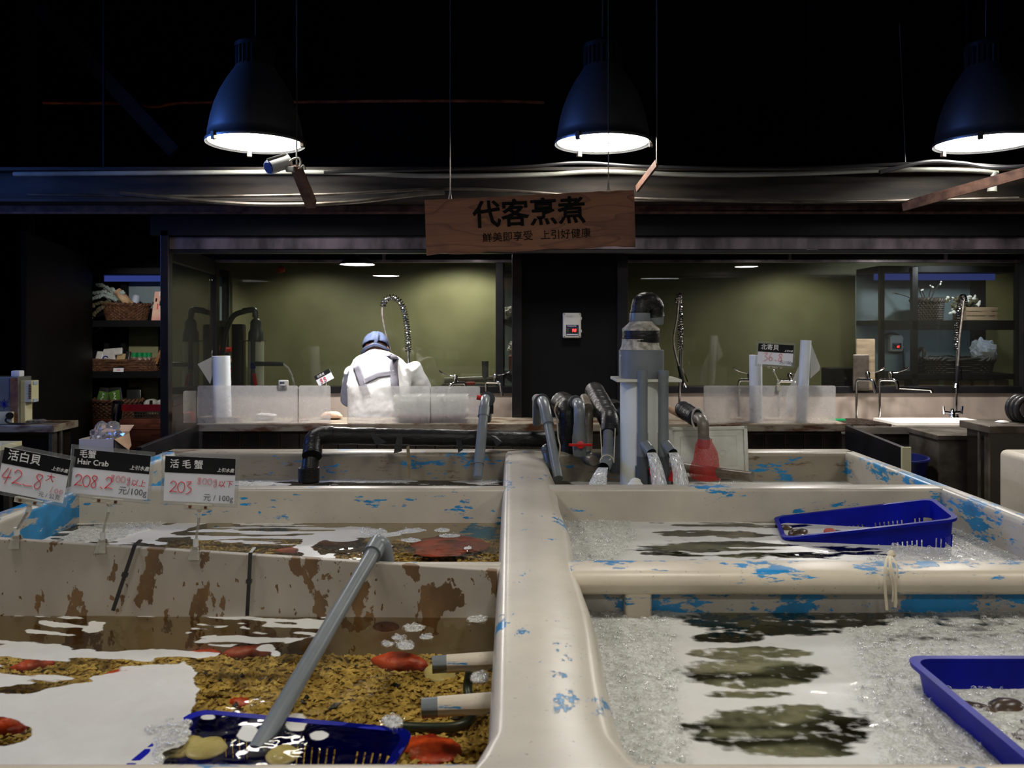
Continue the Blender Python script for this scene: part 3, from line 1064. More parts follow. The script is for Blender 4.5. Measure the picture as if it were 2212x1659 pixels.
# blue lightbox sign on the left side of the hall
t = thing('blue_lightbox', 'blue backlit sign on the left side of the hall', 'sign', (-4.3, 3.5, 1.6))
MB().box(-4.42, -4.30, 3.0, 3.8, 1.5, 3.1).build('cabinet', 'black', t, False, 0.005)
MB().box(-4.30, -3.8, 3.80, 3.83, 1.5, 3.1).build('light_shield', 'black', t, False)  # added to block blue spill toward the steel beam
MB().box(-4.298, -4.292, 3.04, 3.76, 1.54, 3.06).build('face', 'bluesign', t, False)

# ================================================================== HANGING WOODEN SIGN
D = 3.74
c4 = [P(917, 432, D), P(1370, 410, D), P(1373, 530, D), P(921, 550, D)]
t = thing('wooden_sign', 'old carved wooden board with black Chinese lettering hung on two wires', 'sign', (c4[0] + c4[2]) / 2 - Vector((0, 0, 0.12)))
back = Vector((0, 0.035, 0))
m = MB()
N = 24
tops = [c4[0].lerp(c4[1], i / N) + Vector((0, 0, random.uniform(-.002, .002))) for i in range(N + 1)]
bots = [c4[3].lerp(c4[2], i / N) + Vector((0, 0, random.uniform(-.003, .003) + (0.004 * math.sin(i)))) for i in range(N + 1)]
vs = [p for pr in zip(tops, bots) for p in pr] + [p + back for pr in zip(tops, bots) for p in pr]
fs = []
o2 = 2 * (N + 1)
for i in range(N):
    a = 2 * i
    fs += [(a, a + 1, a + 3, a + 2), (o2 + a, o2 + a + 2, o2 + a + 3, o2 + a + 1), (a, a + 2, o2 + a + 2, o2 + a), (a + 1, o2 + a + 1, o2 + a + 3, a + 3)]
fs += [(0, o2, o2 + 1, 1), (2 * N, 2 * N + 1, o2 + 2 * N + 1, o2 + 2 * N)]
m.add(vs, fs).build('board', 'wood', t, False)
u = (c4[1] - c4[0]).normalized()
v = Vector((-u.z, 0, u.x)).normalized()
nn = Vector((0, -1, 0))
org = c4[3]
sz = D / F
text('代客烹煮', 0.128, 'large_lettering', 'ink', t, P(1022, 490, D), u, v, nn, 0, 0.006, 0.004, thick=0.003, bold=0.0022)
text('鮮美即享受', 0.046, 'small_lettering', 'inkbrown', t, P(1042, 522, D), u, v, nn, 0, 0.0, 0.002, thick=0.0015)
text('上引好健康', 0.046, 'small_lettering', 'inkbrown', t, P(1042, 522, D), u, v, nn, 0.262, 0.0, 0.002, thick=0.0015)
for px, py in ((972, 429), (1315, 411)):
    b = P(px, py, D) + Vector((0, .015, 0))
    MB().cyl(b, (b.x, b.y, 4.9), .0022, n=6).tube([b + Vector((-.006, 0, 0)), b + Vector((0, 0, .05)), b + Vector((.006, 0, 0))], .002, 5).build('hanging_wire', 'wire', t)

# security camera with rusty bracket
t = thing('security_camera', 'grey bullet security camera on a rusty perforated bracket', 'camera', P(640, 370, 4.0))
d = 4.0
a, b = P(580, 362, d - .06), P(621, 349, d + .03)
MB().cyl(a, b, .034, .034, 20).build('body', 'pvclight', t)
ax = (a - b).normalized()
MB().cyl(a, a + ax * .004, .029, .027, 20).build('lens_window', 'navy', t)
MB().obox((a + b) / 2 + Vector((0, 0, .034)), (b - a).normalized(), Vector((0, 1, 0)), Vector((0, 0, 1)), .062, .03, .003).build('sun_visor', 'pvclight', t, False, 0.001)
MB().bar(P(618, 366, d), P(636, 366, d), .03, .024).build('mount_arm', 'pvclight', t, False, 0.003)
MB().tube(smooth_path([P(620, 352, d), P(634, 343, d), P(646, 342, d), P(650, 352, d), P(648, 364, d), P(655, 358, d), P(660, 366, d)], 6), .005, 8).build('lead', 'conduit', t)
MB().bar(P(636, 358, d), P(672, 448, d + .25), .05, .012).bar(P(646, 358, d), P(681, 440, d + .25), .008, .04).build('bracket', 'rust', t, False)
MB().cyl(P(641, 362, d), (P(641, 362, d).x, d, 4.9), .004, n=6).build('hanger_rod', 'wire', t)
# other angle irons with hanger rods
t = thing('hanger_bracket', 'short rusty angle iron on a rod beside the wooden sign', 'bracket', P(1418, 360, 4.0))
MB().bar(P(1419, 352, 3.95), P(1376, 408, 4.2), .012, .035).build('angle_iron', 'rust', t, False)
q = P(1419, 354, 3.95)
MB().cyl(q, (q.x, q.y, 4.9), .004, n=6).build('hanger_rod', 'wire', t)
o = MB().bar(P(2230, 368, 3.9), P(1950, 446, 4.35), .014, .05).build('angle_strut', 'rust', None, False)
tag(o, 'long rusty angle strut crossing in front of the conduit elbow', 'bracket')
o = MB().cyl(P(1943, 50, 4.3), P(1956, 350, 4.3), .0025, n=6).build('hanger_wire', 'wire')
tag(o, 'single thin wire hanging beside the rightmost pendant lamp', 'wire')

# ================================================================== THE FISH TANK
RIM = 0.95
WL = 0.842
T = thing('fish_tank', 'large weathered fibreglass fish tank divided into six compartments', 'fish tank', (0, 2.3, 0))


def slab(name, mat, x0, x1, y0, y1, z0, z1, bev=0.012, seg=3):
    m = MB()
    nx = max(1, int((x1 - x0) / 0.12))
    ny = max(1, int((y1 - y0) / 0.12))
    m.box(x0, x1, y0, y1, z0, z1)
    return m.build(name, mat, T, True, bev, seg=seg, angle=70)


ZB = 0.755     # visible tank bed
slab('back_wall', 'tankback', -1.53, 1.51, 3.60, 3.72, 0.0, RIM, 0.02)
slab('side_wall', 'tankblue', -1.53, -1.462, 0.93, 3.66, 0.0, RIM, 0.02)
slab('side_wall', 'tankblue', 1.447, 1.515, 0.93, 3.66, 0.0, RIM, 0.02)
slab('front_wall', 'tanklip', -1.53, 1.51, 0.93, 1.058, 0.0, RIM, 0.025)
slab('tank_bed', 'darkbed', -1.5, 1.48, 1.0, 3.65, 0.62, 0.70, 0.0)
slab('cross_wall', 'tank', -1.48, 0.0, 2.80, 2.862, 0.3, RIM, 0.012)
slab('cross_wall', 'tank', 0.1, 1.47, 2.80, 2.885, 0.3, RIM, 0.012)
slab('cross_wall', 'tank', -1.48, 0.0, 1.905, 1.965, 0.3, RIM - 0.004, 0.02)
slab('lip', 'tanklip', 0.12, 1.47, 1.845, 1.965, RIM - 0.055, RIM, 0.026, 4)
slab('cross_wall', 'tankblue', 0.12, 1.47, 1.90, 1.955, 0.3, RIM - 0.04, 0.006)
MB().box(0.255, 0.315, 1.862, 1.905, 0.70, RIM - 0.03).build('overflow_post', 'tanklip', T, True, 0.008, seg=3, angle=70)
# centre divider: rounded hump, flared where it meets the front rim
m = MB()
prof = []
ys = np.linspace(0.98, 3.64, 40)
vs, fs = [], []
K = 22
for y in ys:
    fl = 0.05 * math.exp(-((y - 0.98) / 0.07) ** 2)
    flr = fl
    wob = 0.004 * math.sin(y * 9.0)
    xl, xr = -0.03 - fl, 0.150 + flr + wob
    ring = [(xl - 0.006, 0.3), (xl - 0.004, RIM - 0.05)]
    for k in range(6):
        a = math.pi - k / 5 * math.pi / 2
        ring.append((xl + 0.022 + 0.022 * math.cos(a), RIM - 0.018 + 0.022 * math.sin(a)))
    for k in range(5):
        s = k / 4
        ring.append((xl + 0.03 + (xr - xl - 0.075) * s, RIM + 0.004 + 0.003 * math.sin(s * math.pi)))
    for k in range(7):
        a = math.pi / 2 - k / 6 * math.pi / 2
        ring.append((xr - 0.04 + 0.045 * math.cos(a), RIM - 0.04 + 0.043 * math.sin(a)))
    ring += [(xr + 0.012, RIM - 0.09), (xr + 0.02, 0.3)]
    K = len(ring)
    vs += [(x, y, z) for x, z in ring]
for i in range(len(ys) - 1):
    for k in range(K - 1):
        fs.append((i * K + k, i * K + k + 1, (i + 1) * K + k + 1, (i + 1) * K + k))
    fs.append((i * K + K - 1, i * K, (i + 1) * K, (i + 1) * K + K - 1))
fs += [tuple(range(K)), tuple((len(ys) - 1) * K + k for k in range(K - 1, -1, -1))]
m.add(vs, fs).build('divider', 'divider', T, True, angle=70)

# removable peeling board in the front left compartment
t = thing('divider_board', 'thin grey board with peeling paint slotted across the left compartment', 'board', (-0.75, 1.88, 0.70))
zl, zr = 1.022, 0.948
m = MB()
m.hexa([(-1.462, 1.885, .70), (-0.034, 1.868, .70), (-0.034, 1.886, .70), (-1.462, 1.903, .70), (-1.462, 1.885, zl + .012), (-0.034, 1.868, zr), (-0.034, 1.886, zr), (-1.462, 1.903, zl + .012)])
m.build('panel', 'board', t, False, 0.002)
m = MB().lathe([(.001, 0), (.028, 0), (.030, .001)], (0, 0, 0), 28, (0, -1, 0))
for vt in m.v:
    vt.z *= .42
    vt += P(835, 1352, 1.872) + Vector((0, -.006, 0))
m.build('drain_hole', 'brassy', t)
for i, (pa, pb, lb) in enumerate((((291, 1178), (244, 1319), 'slanting black cable tie hooked over the peeling board beside the crab price cards'), ((541, 1195), (534, 1330), 'upright black cable tie hooked over the peeling board'))):
    a, b = P(*pa, 1.862), P(*pb, 1.858)
    o = MB().bar(a, b, .008, .003).bar(a.lerp(b, .42), a.lerp(b, .48), .012, .008).bar(a, a + Vector((0, .03, .004)), .008, .003).build('cable_tie', 'blackstrap', None, False)
    tag(o, lb, 'cable tie', 'cable ties on the board')


# ---------------------------------------------------------------- water with foam
def water(name, label, mat, x0, x1, y0, y1, z, step, fn, waves=0.0012):
    nx = int((x1 - x0) / step) + 1
    ny = int((y1 - y0) / step) + 1
    X, Y = np.meshgrid(np.linspace(x0, x1, nx), np.linspace(y0, y1, ny))
    Z = z + waves * (fbm(X * 14, Y * 18, 3, 5) - 0.5) * 2
    px = CX + F * X / Y
    py = HY + F * (CZ - z) / Y
    foam, grain = fn(px, py, X, Y)
    for _ in range(2):
        for A in (foam, grain):
            A[1:-1, 1:-1] = (A[1:-1, 1:-1] * 2 + A[:-2, 1:-1] + A[2:, 1:-1] + A[1:-1, :-2] + A[1:-1, 2:]) / 6
    Z = Z + 0.004 * grain * foam * (0.4 + fbm(X * 60, Y * 60, 3, 9))
    me = bpy.data.meshes.new(name)
    base = Vector(((x0 + x1) / 2, (y0 + y1) / 2, z))
    co = np.stack([X - base.x, Y - base.y, Z - base.z], -1).reshape(-1, 3)
    idx = np.arange(nx * ny).reshape(ny, nx)
    q = np.stack([idx[:-1, :-1], idx[:-1, 1:], idx[1:, 1:], idx[1:, :-1]], -1).reshape(-1, 4)
    me.vertices.add(len(co))
    me.vertices.foreach_set('co', co.astype(np.float32).ravel())
    me.loops.add(q.size)
    me.loops.foreach_set('vertex_index', q.astype(np.int32).ravel())
    me.polygons.add(len(q))
    me.polygons.foreach_set('loop_start', np.arange(0, q.size, 4, dtype=np.int32))
    me.polygons.foreach_set('use_smooth', np.ones(len(q), bool))
    me.update(calc_edges=True)
    me.validate()
    for nm, A in (('foam', foam), ('grain', grain)):
        at = me.attributes.new(nm, 'FLOAT', 'POINT')
        at.data.foreach_set('value', A.astype(np.float32).ravel())
    me.materials.append(mat)
    o = bpy.data.objects.new(name, me)
    o.location = base
    COL.objects.link(o)
    W[o.name] = base
    tag(o, label, 'water', None, 'stuff')
    return X, Y, Z, foam, grain


def ell(px, py, cx, cy, rx, ry):
    return 1 - np.sqrt(((px - cx) / rx) ** 2 + ((py - cy) / ry) ** 2)


def holes(px, py, X, Y, lst, amp=0.28, seed=3, k=6.0):
    n = (fbm(X * 12, Y * 40, 5, seed) - 0.5) * amp * 2
    n += (fbm(X * 60, Y * 120, 4, seed + 5) - 0.5) * 0.42
    h = np.full(px.shape, -9.0)
    for e in lst:
        h = np.maximum(h, ell(px, py, *e))
    return sstep(h + n, -0.10, 0.16)


def fn_rf(px, py, X, Y):
    hl = holes(px, py, X, Y, [(1690, 1338, 225, 34), (1572, 1377, 84, 13), (1615, 1411, 130, 15), (1622, 1456, 160, 33), (1612, 1500, 110, 9), (1690, 1578, 210, 58), (1745, 1628, 110, 9)], 0.17)
    vn = fbm(X * 9 + 3 - Y * 6, Y * 38 + X * 7, 5, 21)
    vein = sstep(0.035 - np.abs(vn - 0.5), 0, 0.03) * sstep(fbm(X * 6, Y * 12, 3, 4), 0.38, 0.5)
    fleck = sstep(fbm(X * 90, Y * 160, 3, 27), 0.60, 0.72)
    hl = hl * (1 - 0.8 * vein) * (1 - 0.5 * fleck)
    foam = 1 - hl
    bl = sstep(px + 60 * (fbm(X * 20, Y * 20, 3, 8) - 0.5), 1410 + (py - 1300) * 0.14, 1480 + (py - 1300) * 0.10)
    br = sstep(px + 60 * (fbm(X * 20, Y * 20, 3, 9) - 0.5) - (py - 1400) * 0.35, 1780, 1880)
    back = sstep(1400 + 30 * (fbm(X * 9, Y * 9, 3, 2) - .5) - py, 0, 25) * sstep(px, 1850, 1920)
    grain = np.clip(np.maximum(1 - bl, br), 0, 1)
    foam = foam - 0.42 * back * sstep(fbm(X * 16, Y * 40, 4, 31), 0.42, 0.6) - 0.10 * back
    foam = np.where(px < 1450, 1.0, foam)
    dark = sstep(fbm(X * 70, Y * 90, 3, 44), 0.66, 0.74) * grain
    foam = foam - 0.5 * dark
    return np.clip(foam, 0, 1), grain


def fn_rm(px, py, X, Y):
    hl = holes(px, py, X, Y, [(1570, 1129, 175, 10), (1500, 1152, 100, 8), (1600, 1154, 90, 7), (1560, 1186, 190, 20), (1760, 1192, 160, 14), (1700, 1131, 60, 9)], 0.35, 13)
    vein = sstep(fbm(X * 7 + 9, Y * 44, 4, 25), 0.53, 0.58)
    foam = 1 - hl * (1 - 0.85 * vein)
    g = sstep(1400 + 50 * (fbm(X * 12, Y * 12, 3, 3) - .5) - np.abs(py - 1160) * 0.6 - px, 0, 50)
    g2 = sstep(px + (py - 1170) * 1.5, 1890, 1960)
    grain = np.clip(np.maximum(g, g2 * 0.6), 0, 1)
    return np.clip(foam, 0, 1), grain


def fn_rb(px, py, X, Y):
    n = fbm(X * 5, Y * 22, 4, 51)
    foam = sstep(px + 160 * (n - .5), 1440, 1500) * sstep(n, 0.30, 0.5) + 0.9 * sstep(px, 1600, 1660)
    grain = sstep(px, 1500, 1520) * sstep(1640 - px, 0, 60) * 0.6
    near = ell(px, py, 1300, 1042, 70, 10) > 0
    foam = np.where(near, 0.8, foam)
    return np.clip(foam, 0, 1), grain


def fn_lb(px, py, X, Y):
    n = fbm(X * 8, Y * 26, 4, 61)
    foam = 0.9 * sstep(n, 0.56, 0.64)
    for e in ((455, 1041, 70, 5), (560, 1046, 90, 5), (800, 1040, 120, 4), (1040, 1040, 60, 6)):
        foam = np.maximum(foam, sstep(ell(px, py, *e) + (n - .5), 0, .2))
    grain = sstep(fbm(X * 20, Y * 20, 3, 6), .45, .55)
    return np.clip(foam, 0, 1), grain


def fn_lm(px, py, X, Y):
    n = fbm(X * 7, Y * 34, 4, 71)
    left = sstep(700 - px, 0, 260)
    foam = left * sstep(n, 0.53, 0.60)
    strokes = [[(245, 1170), (330, 1140), (420, 1122), (470, 1122), (380, 1150), (310, 1172)],
               [(640, 1180), (668, 1158), (760, 1138), (805, 1140), (838, 1148), (832, 1156), (790, 1162), (700, 1168), (672, 1180), (690, 1200), (720, 1196), (730, 1204), (640, 1212), (655, 1195)],
               [(790, 1158), (860, 1148), (905, 1141), (925, 1147), (890, 1153), (830, 1160)]]
    wx = px + 24 * (fbm(X * 26, Y * 40, 3, 73) - .5)
    wy = py + 7 * (fbm(X * 26, Y * 40, 3, 74) - .5)
    mid = in_poly(wx, wy, [(400, 1150), (560, 1128), (720, 1128), (770, 1140), (650, 1178), (560, 1176), (430, 1172)])
    foam = np.maximum(foam, mid * sstep(fbm(X * 5, Y * 46, 5, 77), 0.44, 0.54))
    for s in strokes:
        foam = np.maximum(foam, in_poly(wx, wy, s) * 0.95)
    gl = in_poly(wx, wy, [(120, 1175), (170, 1140), (300, 1125), (400, 1115), (330, 1140), (240, 1172)])
    foam = np.where(gl, 0.85, foam)
    foam = np.maximum(foam, 0.9 * (py < 1127) * (px < 640) * sstep(fbm(X * 16, Y * 10, 3, 76), .45, .55))
    for e in ((735, 1167, 40, 5), (890, 1168, 28, 6), (955, 1146, 20, 5), (970, 1158, 24, 4), (830, 1180, 20, 4), (1010, 1185, 10, 4)):
        foam = np.maximum(foam, sstep(ell(px, py, *e) + (n - .5) * .8, 0, .2))
    grain = np.where(gl, 1.0, 0.0) + sstep(px, 760, 800) * 0.7
    return np.clip(foam, 0, 1), np.clip(grain, 0, 1)


def fn_lf(px, py, X, Y):
    wx = px + 60 * (fbm(X * 12, Y * 20, 6, 81) - .5)
    wy = py + 34 * (fbm(X * 14, Y * 30, 6, 82) - .5)
    foam = np.zeros(px.shape)
    big = in_poly(wx, wy, [(-300, 1508), (0, 1504), (150, 1480), (330, 1446), (405, 1430), (418, 1480), (430, 1530), (415, 1590), (345, 1620), (325, 1800), (-300, 1800)])
    band = in_poly(wx, wy, [(-300, 1375), (60, 1372), (130, 1400), (230, 1412), (330, 1400), (470, 1378), (560, 1352), (600, 1335), (720, 1330), (726, 1368), (650, 1392), (520, 1392), (450, 1412), (410, 1435), (300, 1450), (100, 1478), (-300, 1508)])
    st = fbm(X * 5 - Y * 3, Y * 30 + X * 6, 6, 83)
    foam = np.where(band, sstep(st, 0.40, 0.50), foam)
    foam = np.where(big, 1.0, foam)
    up = in_poly(wx, wy, [(-300, 1300), (740, 1300), (740, 1335), (560, 1345), (420, 1365), (-300, 1370)])
    foam = np.maximum(foam, up * sstep(fbm(X * 8, Y * 40 + X * 8, 6, 84), 0.52, 0.60))
    foam = np.maximum(foam, in_poly(wx, wy, [(180, 1365), (205, 1340), (235, 1345), (225, 1366)]) * 0.9)
    edge = sstep(1322 + 3 * (fbm(X * 30, Y * 3, 2, 4) - .5) - 0.004 * (1060 - px) * 2 - py + 6, 0, 4)
    foam = np.maximum(foam, edge * 0.95)
    clr = sstep(ell(wx, wy, 0, 1578, 66, 36), -.05, .15)
    foam = foam * (1 - clr)
    n = fbm(X * 40, Y * 60, 3, 86)
    for e in ((895, 1358, 24, 9), (858, 1379, 15, 6), (922, 1379, 16, 6), (876, 1396, 22, 10), (838, 1394, 13, 6), (1032, 1338, 22, 10), (1038, 1468, 20, 12), (848, 1562, 24, 13), (690, 1590, 22, 12), (450, 1549, 18, 8), (536, 1584, 26, 20), (640, 1560, 26, 22), (595, 1412, 14, 8), (575, 1400, 22, 9)):
        foam = np.maximum(foam, sstep(ell(px, py, *e) + (n - .5) * .6, 0, .2) * .92)
    grain = np.zeros(px.shape) + sstep(px, 780, 800) * 0.9
    grain = np.where(big & (wx > 330) & (wy > 1560), 0.6, grain)
    return np.clip(foam, 0, 1), np.clip(grain, 0, 1)


WM1 = water_mat('clear_amber_water', (0.96, 0.93, 0.80, 1))
WM2 = water_mat('green_grey_water', (0.88, 0.89, 0.80, 1), skim=0.62, soft=(0.24, 0.74))
wat = {}
wat['rf'] = water('tank_water', 'foaming water in the front compartment beside the blue crate, with dark streaks', WM2, 0.13, 1.45, 1.05, 1.905, WL, 0.0045, fn_rf)
wat['rm'] = water('tank_water', 'foaming water around the tilted blue crate', WM2, 0.14, 1.45, 1.95, 2.81, WL - .004, 0.005, fn_rm)
wat['rb'] = water('tank_water', 'water under the pouring pipes of the protein skimmer', WM2, 0.14, 1.45, 2.87, 3.61, WL - .015, 0.008, fn_rb)
wat['lb'] = water('tank_water', 'brown water under the black wrapped elbow pipe', WM1, -1.465, -0.03, 2.85, 3.61, WL - .013, 0.008, fn_lb)
wat['lm'] = water('tank_water', 'streaky water with red shapes below, behind the peeling board', WM1, -1.465, -0.03, 1.96, 2.81, WL - .008, 0.0055, fn_lm)
wat['lf'] = water('tank_water', 'clear water over yellow gravel in front of the peeling board', WM1, -1.465, -0.03, 1.05, 1.88, WL, 0.0045, fn_lf)

# bubbles: one stuff object for each compartment
_ico = bmesh.new()
bmesh.ops.create_icosphere(_ico, subdivisions=1, radius=1.0)
IV = np.array([v.co[:] for v in _ico.verts])
IF = np.array([[v.index for v in f.verts] for f in _ico.faces])
_ico.free()


def scatter(name, label, mat, pts, rad, squash=1.0, cat='foam'):
    n = len(pts)
    if n == 0:
        return
    pts = np.array(pts)
    rad = np.array(rad)
    co = IV[None] * rad[:, None, None]
    co[:, :, 2] *= squash
    co = co + pts[:, None, :]
    fa = (IF[None] + (np.arange(n) * len(IV))[:, None, None]).reshape(-1, 3)
    base = pts.mean(0)
    me = bpy.data.meshes.new(name)
    me.from_pydata((co.reshape(-1, 3) - base).tolist(), [], fa.tolist())
    me.polygons.foreach_set('use_smooth', [True] * len(me.polygons))
    me.materials.append(M[mat])
    o = bpy.data.objects.new(name, me)
    o.location = base
    COL.objects.link(o)
    W[o.name] = Vector(base)
    return tag(o, label, cat, None, 'stuff')


def bubble_field(key, label, n, rmin, rmax, thr=0.4, seed=1):
    X, Y, Z, foam, grain = wat[key]
    rs = np.random.RandomState(seed)
    wgt = (foam * grain > thr)
    ii = np.argwhere(wgt)
    if len(ii) == 0:
        return
    pick = ii[rs.randint(0, len(ii), n)]
    r = rmin + (rmax - rmin) * rs.rand(n) ** 3.5
    pts = [(X[i, j] + rs.uniform(-.002, .002), Y[i, j] + rs.uniform(-.002, .002), Z[i, j] + 0.15 * rr) for (i, j), rr in zip(pick, r)]
    scatter('bubble_foam', label, 'bubble', pts, r)


bubble_field('rf', 'froth of small bubbles in the front compartment with the blue crate', 6500, 0.0014, 0.0075, 0.45, 1)
bubble_field('rm', 'froth of small bubbles left of the tilted blue crate', 3400, 0.0020, 0.0085, 0.45, 2)
bubble_field('rb', 'froth of small bubbles below the red net bag', 500, 0.002, 0.006, 0.3, 3)
bubble_field('lb', 'froth of small bubbles around the black wrapped elbow pipe', 700, 0.002, 0.006, 0.3, 4)
bubble_field('lm', 'froth of small bubbles among the red shapes behind the peeling board', 900, 0.0015, 0.0055, 0.3, 5)
bubble_field('lf', 'bubble clusters floating over the yellow gravel', 900, 0.0015, 0.006, 0.3, 6)

# ---------------------------------------------------------------- tank beds
o = MB().box(-1.46, -0.032, 1.055, 1.87, 0.70, ZB).build('gravel_bed', 'gravelbed', T, False)
MB().box(-1.46, -0.032, 1.965, 2.80, 0.70, 0.775).build('gravel_bed', 'gravelbed', T, False)
MB().box(-1.46, -0.032, 2.86, 3.60, 0.70, 0.775).build('mud_bed', 'brownbed', T, False)
MB().box(0.16, 1.445, 1.055, 1.90, 0.70, 0.775).box(0.16, 1.445, 1.96, 2.80, 0.70, 0.785).box(0.16, 1.445, 2.89, 3.60, 0.70, 0.785).build('stone_bed', 'darkbed', T, False)


def pebbles(name, label, x0, x1, y0, y1, z, n, seed, mat='gravel', s=(0.004, 0.013)):
    rs = random.Random(seed)
    vs, fs = [], []
    for i in range(n):
        c = Vector((rs.uniform(x0, x1), rs.uniform(y0, y1), z + rs.uniform(-.002, .005)))
        a = rs.uniform(0, math.pi)
        u = Vector((math.cos(a), math.sin(a), rs.uniform(-.35, .35)))
        v = Vector((-math.sin(a), math.cos(a), rs.uniform(-.3, .3)))
        ln = rs.uniform(*s)
        wd = ln * rs.uniform(.3, .6)
        b = len(vs)
        vs += [c + u * ln, c + v * wd, c - u * ln, c - v * wd, c + Vector((0, 0, wd)), c - Vector((0, 0, wd))]
        fs += [(b, b + 1, b + 4), (b + 1, b + 2, b + 4), (b + 2, b + 3, b + 4), (b + 3, b, b + 4), (b + 1, b, b + 5), (b + 2, b + 1, b + 5), (b + 3, b + 2, b + 5), (b, b + 3, b + 5)]
    m = MB()
    m.v, m.f = vs, fs
    o = m.build(name, mat, None, False, weld=False)
    return tag(o, label, 'gravel', None, 'stuff')


pebbles('coral_gravel', 'yellow crushed coral gravel covering the front left compartment', -1.40, -0.04, 1.06, 1.865, ZB + .002, 15000, 3)
pebbles('coral_gravel', 'yellow crushed coral gravel in the compartment behind the peeling board', -1.40, -0.04, 1.97, 2.79, 0.777, 5000, 4)
pebbles('dark_pebbles', 'dark stones scattered on the yellow gravel', -1.0, -0.05, 1.1, 1.80, ZB + .006, 60, 5, 'darkstone', (0.008, 0.02))

# ---------------------------------------------------------------- creatures and shells
def creature(px, py, z, L, wd, ang, mat, label, seed, h=0.35, cat='sea creature'):
    c = PZ(px, py, z)
    rot = Matrix.Rotation(math.radians(ang), 3, 'Z')
    m = MB()
    n, k = 18, 14
    rs = random.Random(seed)
    vs, fs = [], []
    for i in range(n + 1):
        s = i / n
        prof = (math.sin(math.pi * s) ** 0.6) * (0.75 + 0.35 * s)
        for j in range(k):
            a = 2 * math.pi * j / k
            g = 1 + 0.10 * math.sin(9 * s + 3 * a + seed) + 0.06 * math.sin(21 * s + 5 * a) + rs.uniform(-.07, .07)
            q = Vector(((s - .5) * L, wd / 2 * prof * math.cos(a) * g, wd * h * prof * math.sin(a) * g))
            vs.append(c + rot @ q + Vector((0, 0, wd * h * 0.5)))
    for i in range(n):
        for j in range(k):
            j2 = (j + 1) % k
            fs.append((i * k + j, i * k + j2, (i + 1) * k + j2, (i + 1) * k + j))
    m.add(vs, fs)
    o = m.build('sea_creature', mat, None, True, angle=80)
    return tag(o, label, cat, 'red sea creatures in the tank')


creature(862, 1442, ZB, .135, .062, -14, 'redcreature', 'bright orange-red tapered sea creature lying beside the pipe stub on gravel', 1)
creature(535, 1418, ZB, .115, .05, 6, 'redbrown', 'brick-red sea creature lying half under the foam edge on gravel', 2)
creature(955, 1395, ZB, .20, .085, -5, 'redbrown', 'dark reddish-brown lump lying by the peeling board and the upper pipe stub', 3, .4)
creature(515, 1525, ZB, .05, .032, -20, 'redcreature', 'small bright red sea creature lying on gravel behind the sunken blue crate', 4)
creature(930, 1625, ZB, .12, .10, -35, 'redcreature', 'flat dark red sea creature beside the end of the sunken blue crate', 5, .12)
creature(105, 1405, ZB, .13, .05, 0, 'redbrown', 'dull red sea creature half hidden in streaks of foam', 6)
creature(70, 1445, ZB, .09, .04, 20, 'redcreature', 'orange sea creature showing through a gap in the foam streaks', 7)
creature(275, 1464, ZB, .10, .04, 8, 'redcreature', 'thin red sea creature showing along a yellow gap in the foam', 8)
creature(15, 1580, ZB, .09, .07, 25, 'redcreature', 'pinkish red sea creature in the round gap of the white foam', 9)
creature(435, 1418, ZB, .09, .03, 5, 'redcreature', 'narrow red sea creature under the foam near the board cable ties', 16)
LMZ = .79
creature(965, 1185, LMZ, .27, .26, 60, 'redbrown', 'large flat brick-red sea creature near the divider behind the peeling board', 10, .06)
creature(720, 1170, LMZ, .22, .14, 10, 'redbrown', 'brick-red sea creature under froth behind the leaning grey pipe', 11, .1)
creature(870, 1140, LMZ, .26, .18, 0, 'redbrown', 'wide brick-red sea creature against the far wall of the middle compartment', 12, .08)
creature(640, 1190, LMZ, .14, .08, 5, 'redbrown', 'reddish sea creature beside a curl of white foam', 13, .1)
creature(400, 1135, LMZ, .22, .16, 5, 'redbrown', 'dull red sea creature under the streaks behind the third price card', 14, .1)
creature(520, 1145, LMZ, .18, .12, -5, 'brownbed', 'olive-brown flat sea creature under the foam streaks', 15, .1)


def clam(px, py, z, r, ang, mat, label, group, tilt=0.15):
    c = PZ(px, py, z)
    m = MB()
    rot = Matrix.Rotation(math.radians(ang), 3, 'Z') @ Matrix.Rotation(tilt, 3, 'X')
    n, k = 6, 22
    vs, fs = [], []
    for sgn in (1, -1):
        for i in range(n + 1):
            rr = math.sin(math.pi / 2 * i / n)
            hh = math.cos(math.pi / 2 * i / n) * .17
            for j in range(k):
                a = 2 * math.pi * j / k
                g = 1 - .18 * math.cos(a) ** 8 * (a < math.pi / 2 or a > 1.5 * math.pi) + .02 * math.sin(12 * rr)
                vs.append(c + rot @ Vector((r * rr * math.cos(a) * g * 1.15, r * rr * math.sin(a) * .9, sgn * hh * r)) + Vector((0, 0, r * .28)))
    for h in range(2):
        b = h * (n + 1) * k
        for i in range(n):
            for j in range(k):
                j2 = (j + 1) % k
                fs.append((b + i * k + j, b + i * k + j2, b + (i + 1) * k + j2, b + (i + 1) * k + j))
    m.add(vs, fs)
    return tag(m.build('clam', mat, None, True, angle=60), label, 'clam', group)


for i, (px, py, r) in enumerate(((345, 1632, .026), (398, 1624, .030), (448, 1627, .030), (612, 1640, .026))):
    clam(px, py, .825, r, 20 * i, 'shell', 'pale yellow clam lying at the edge of the sunken blue crate', 'pale clams at the crate')
clam(955, 1462, ZB, .035, 30, 'shell', 'pale yellow open shell lying under the upper pipe stub', 'loose shell', .3)

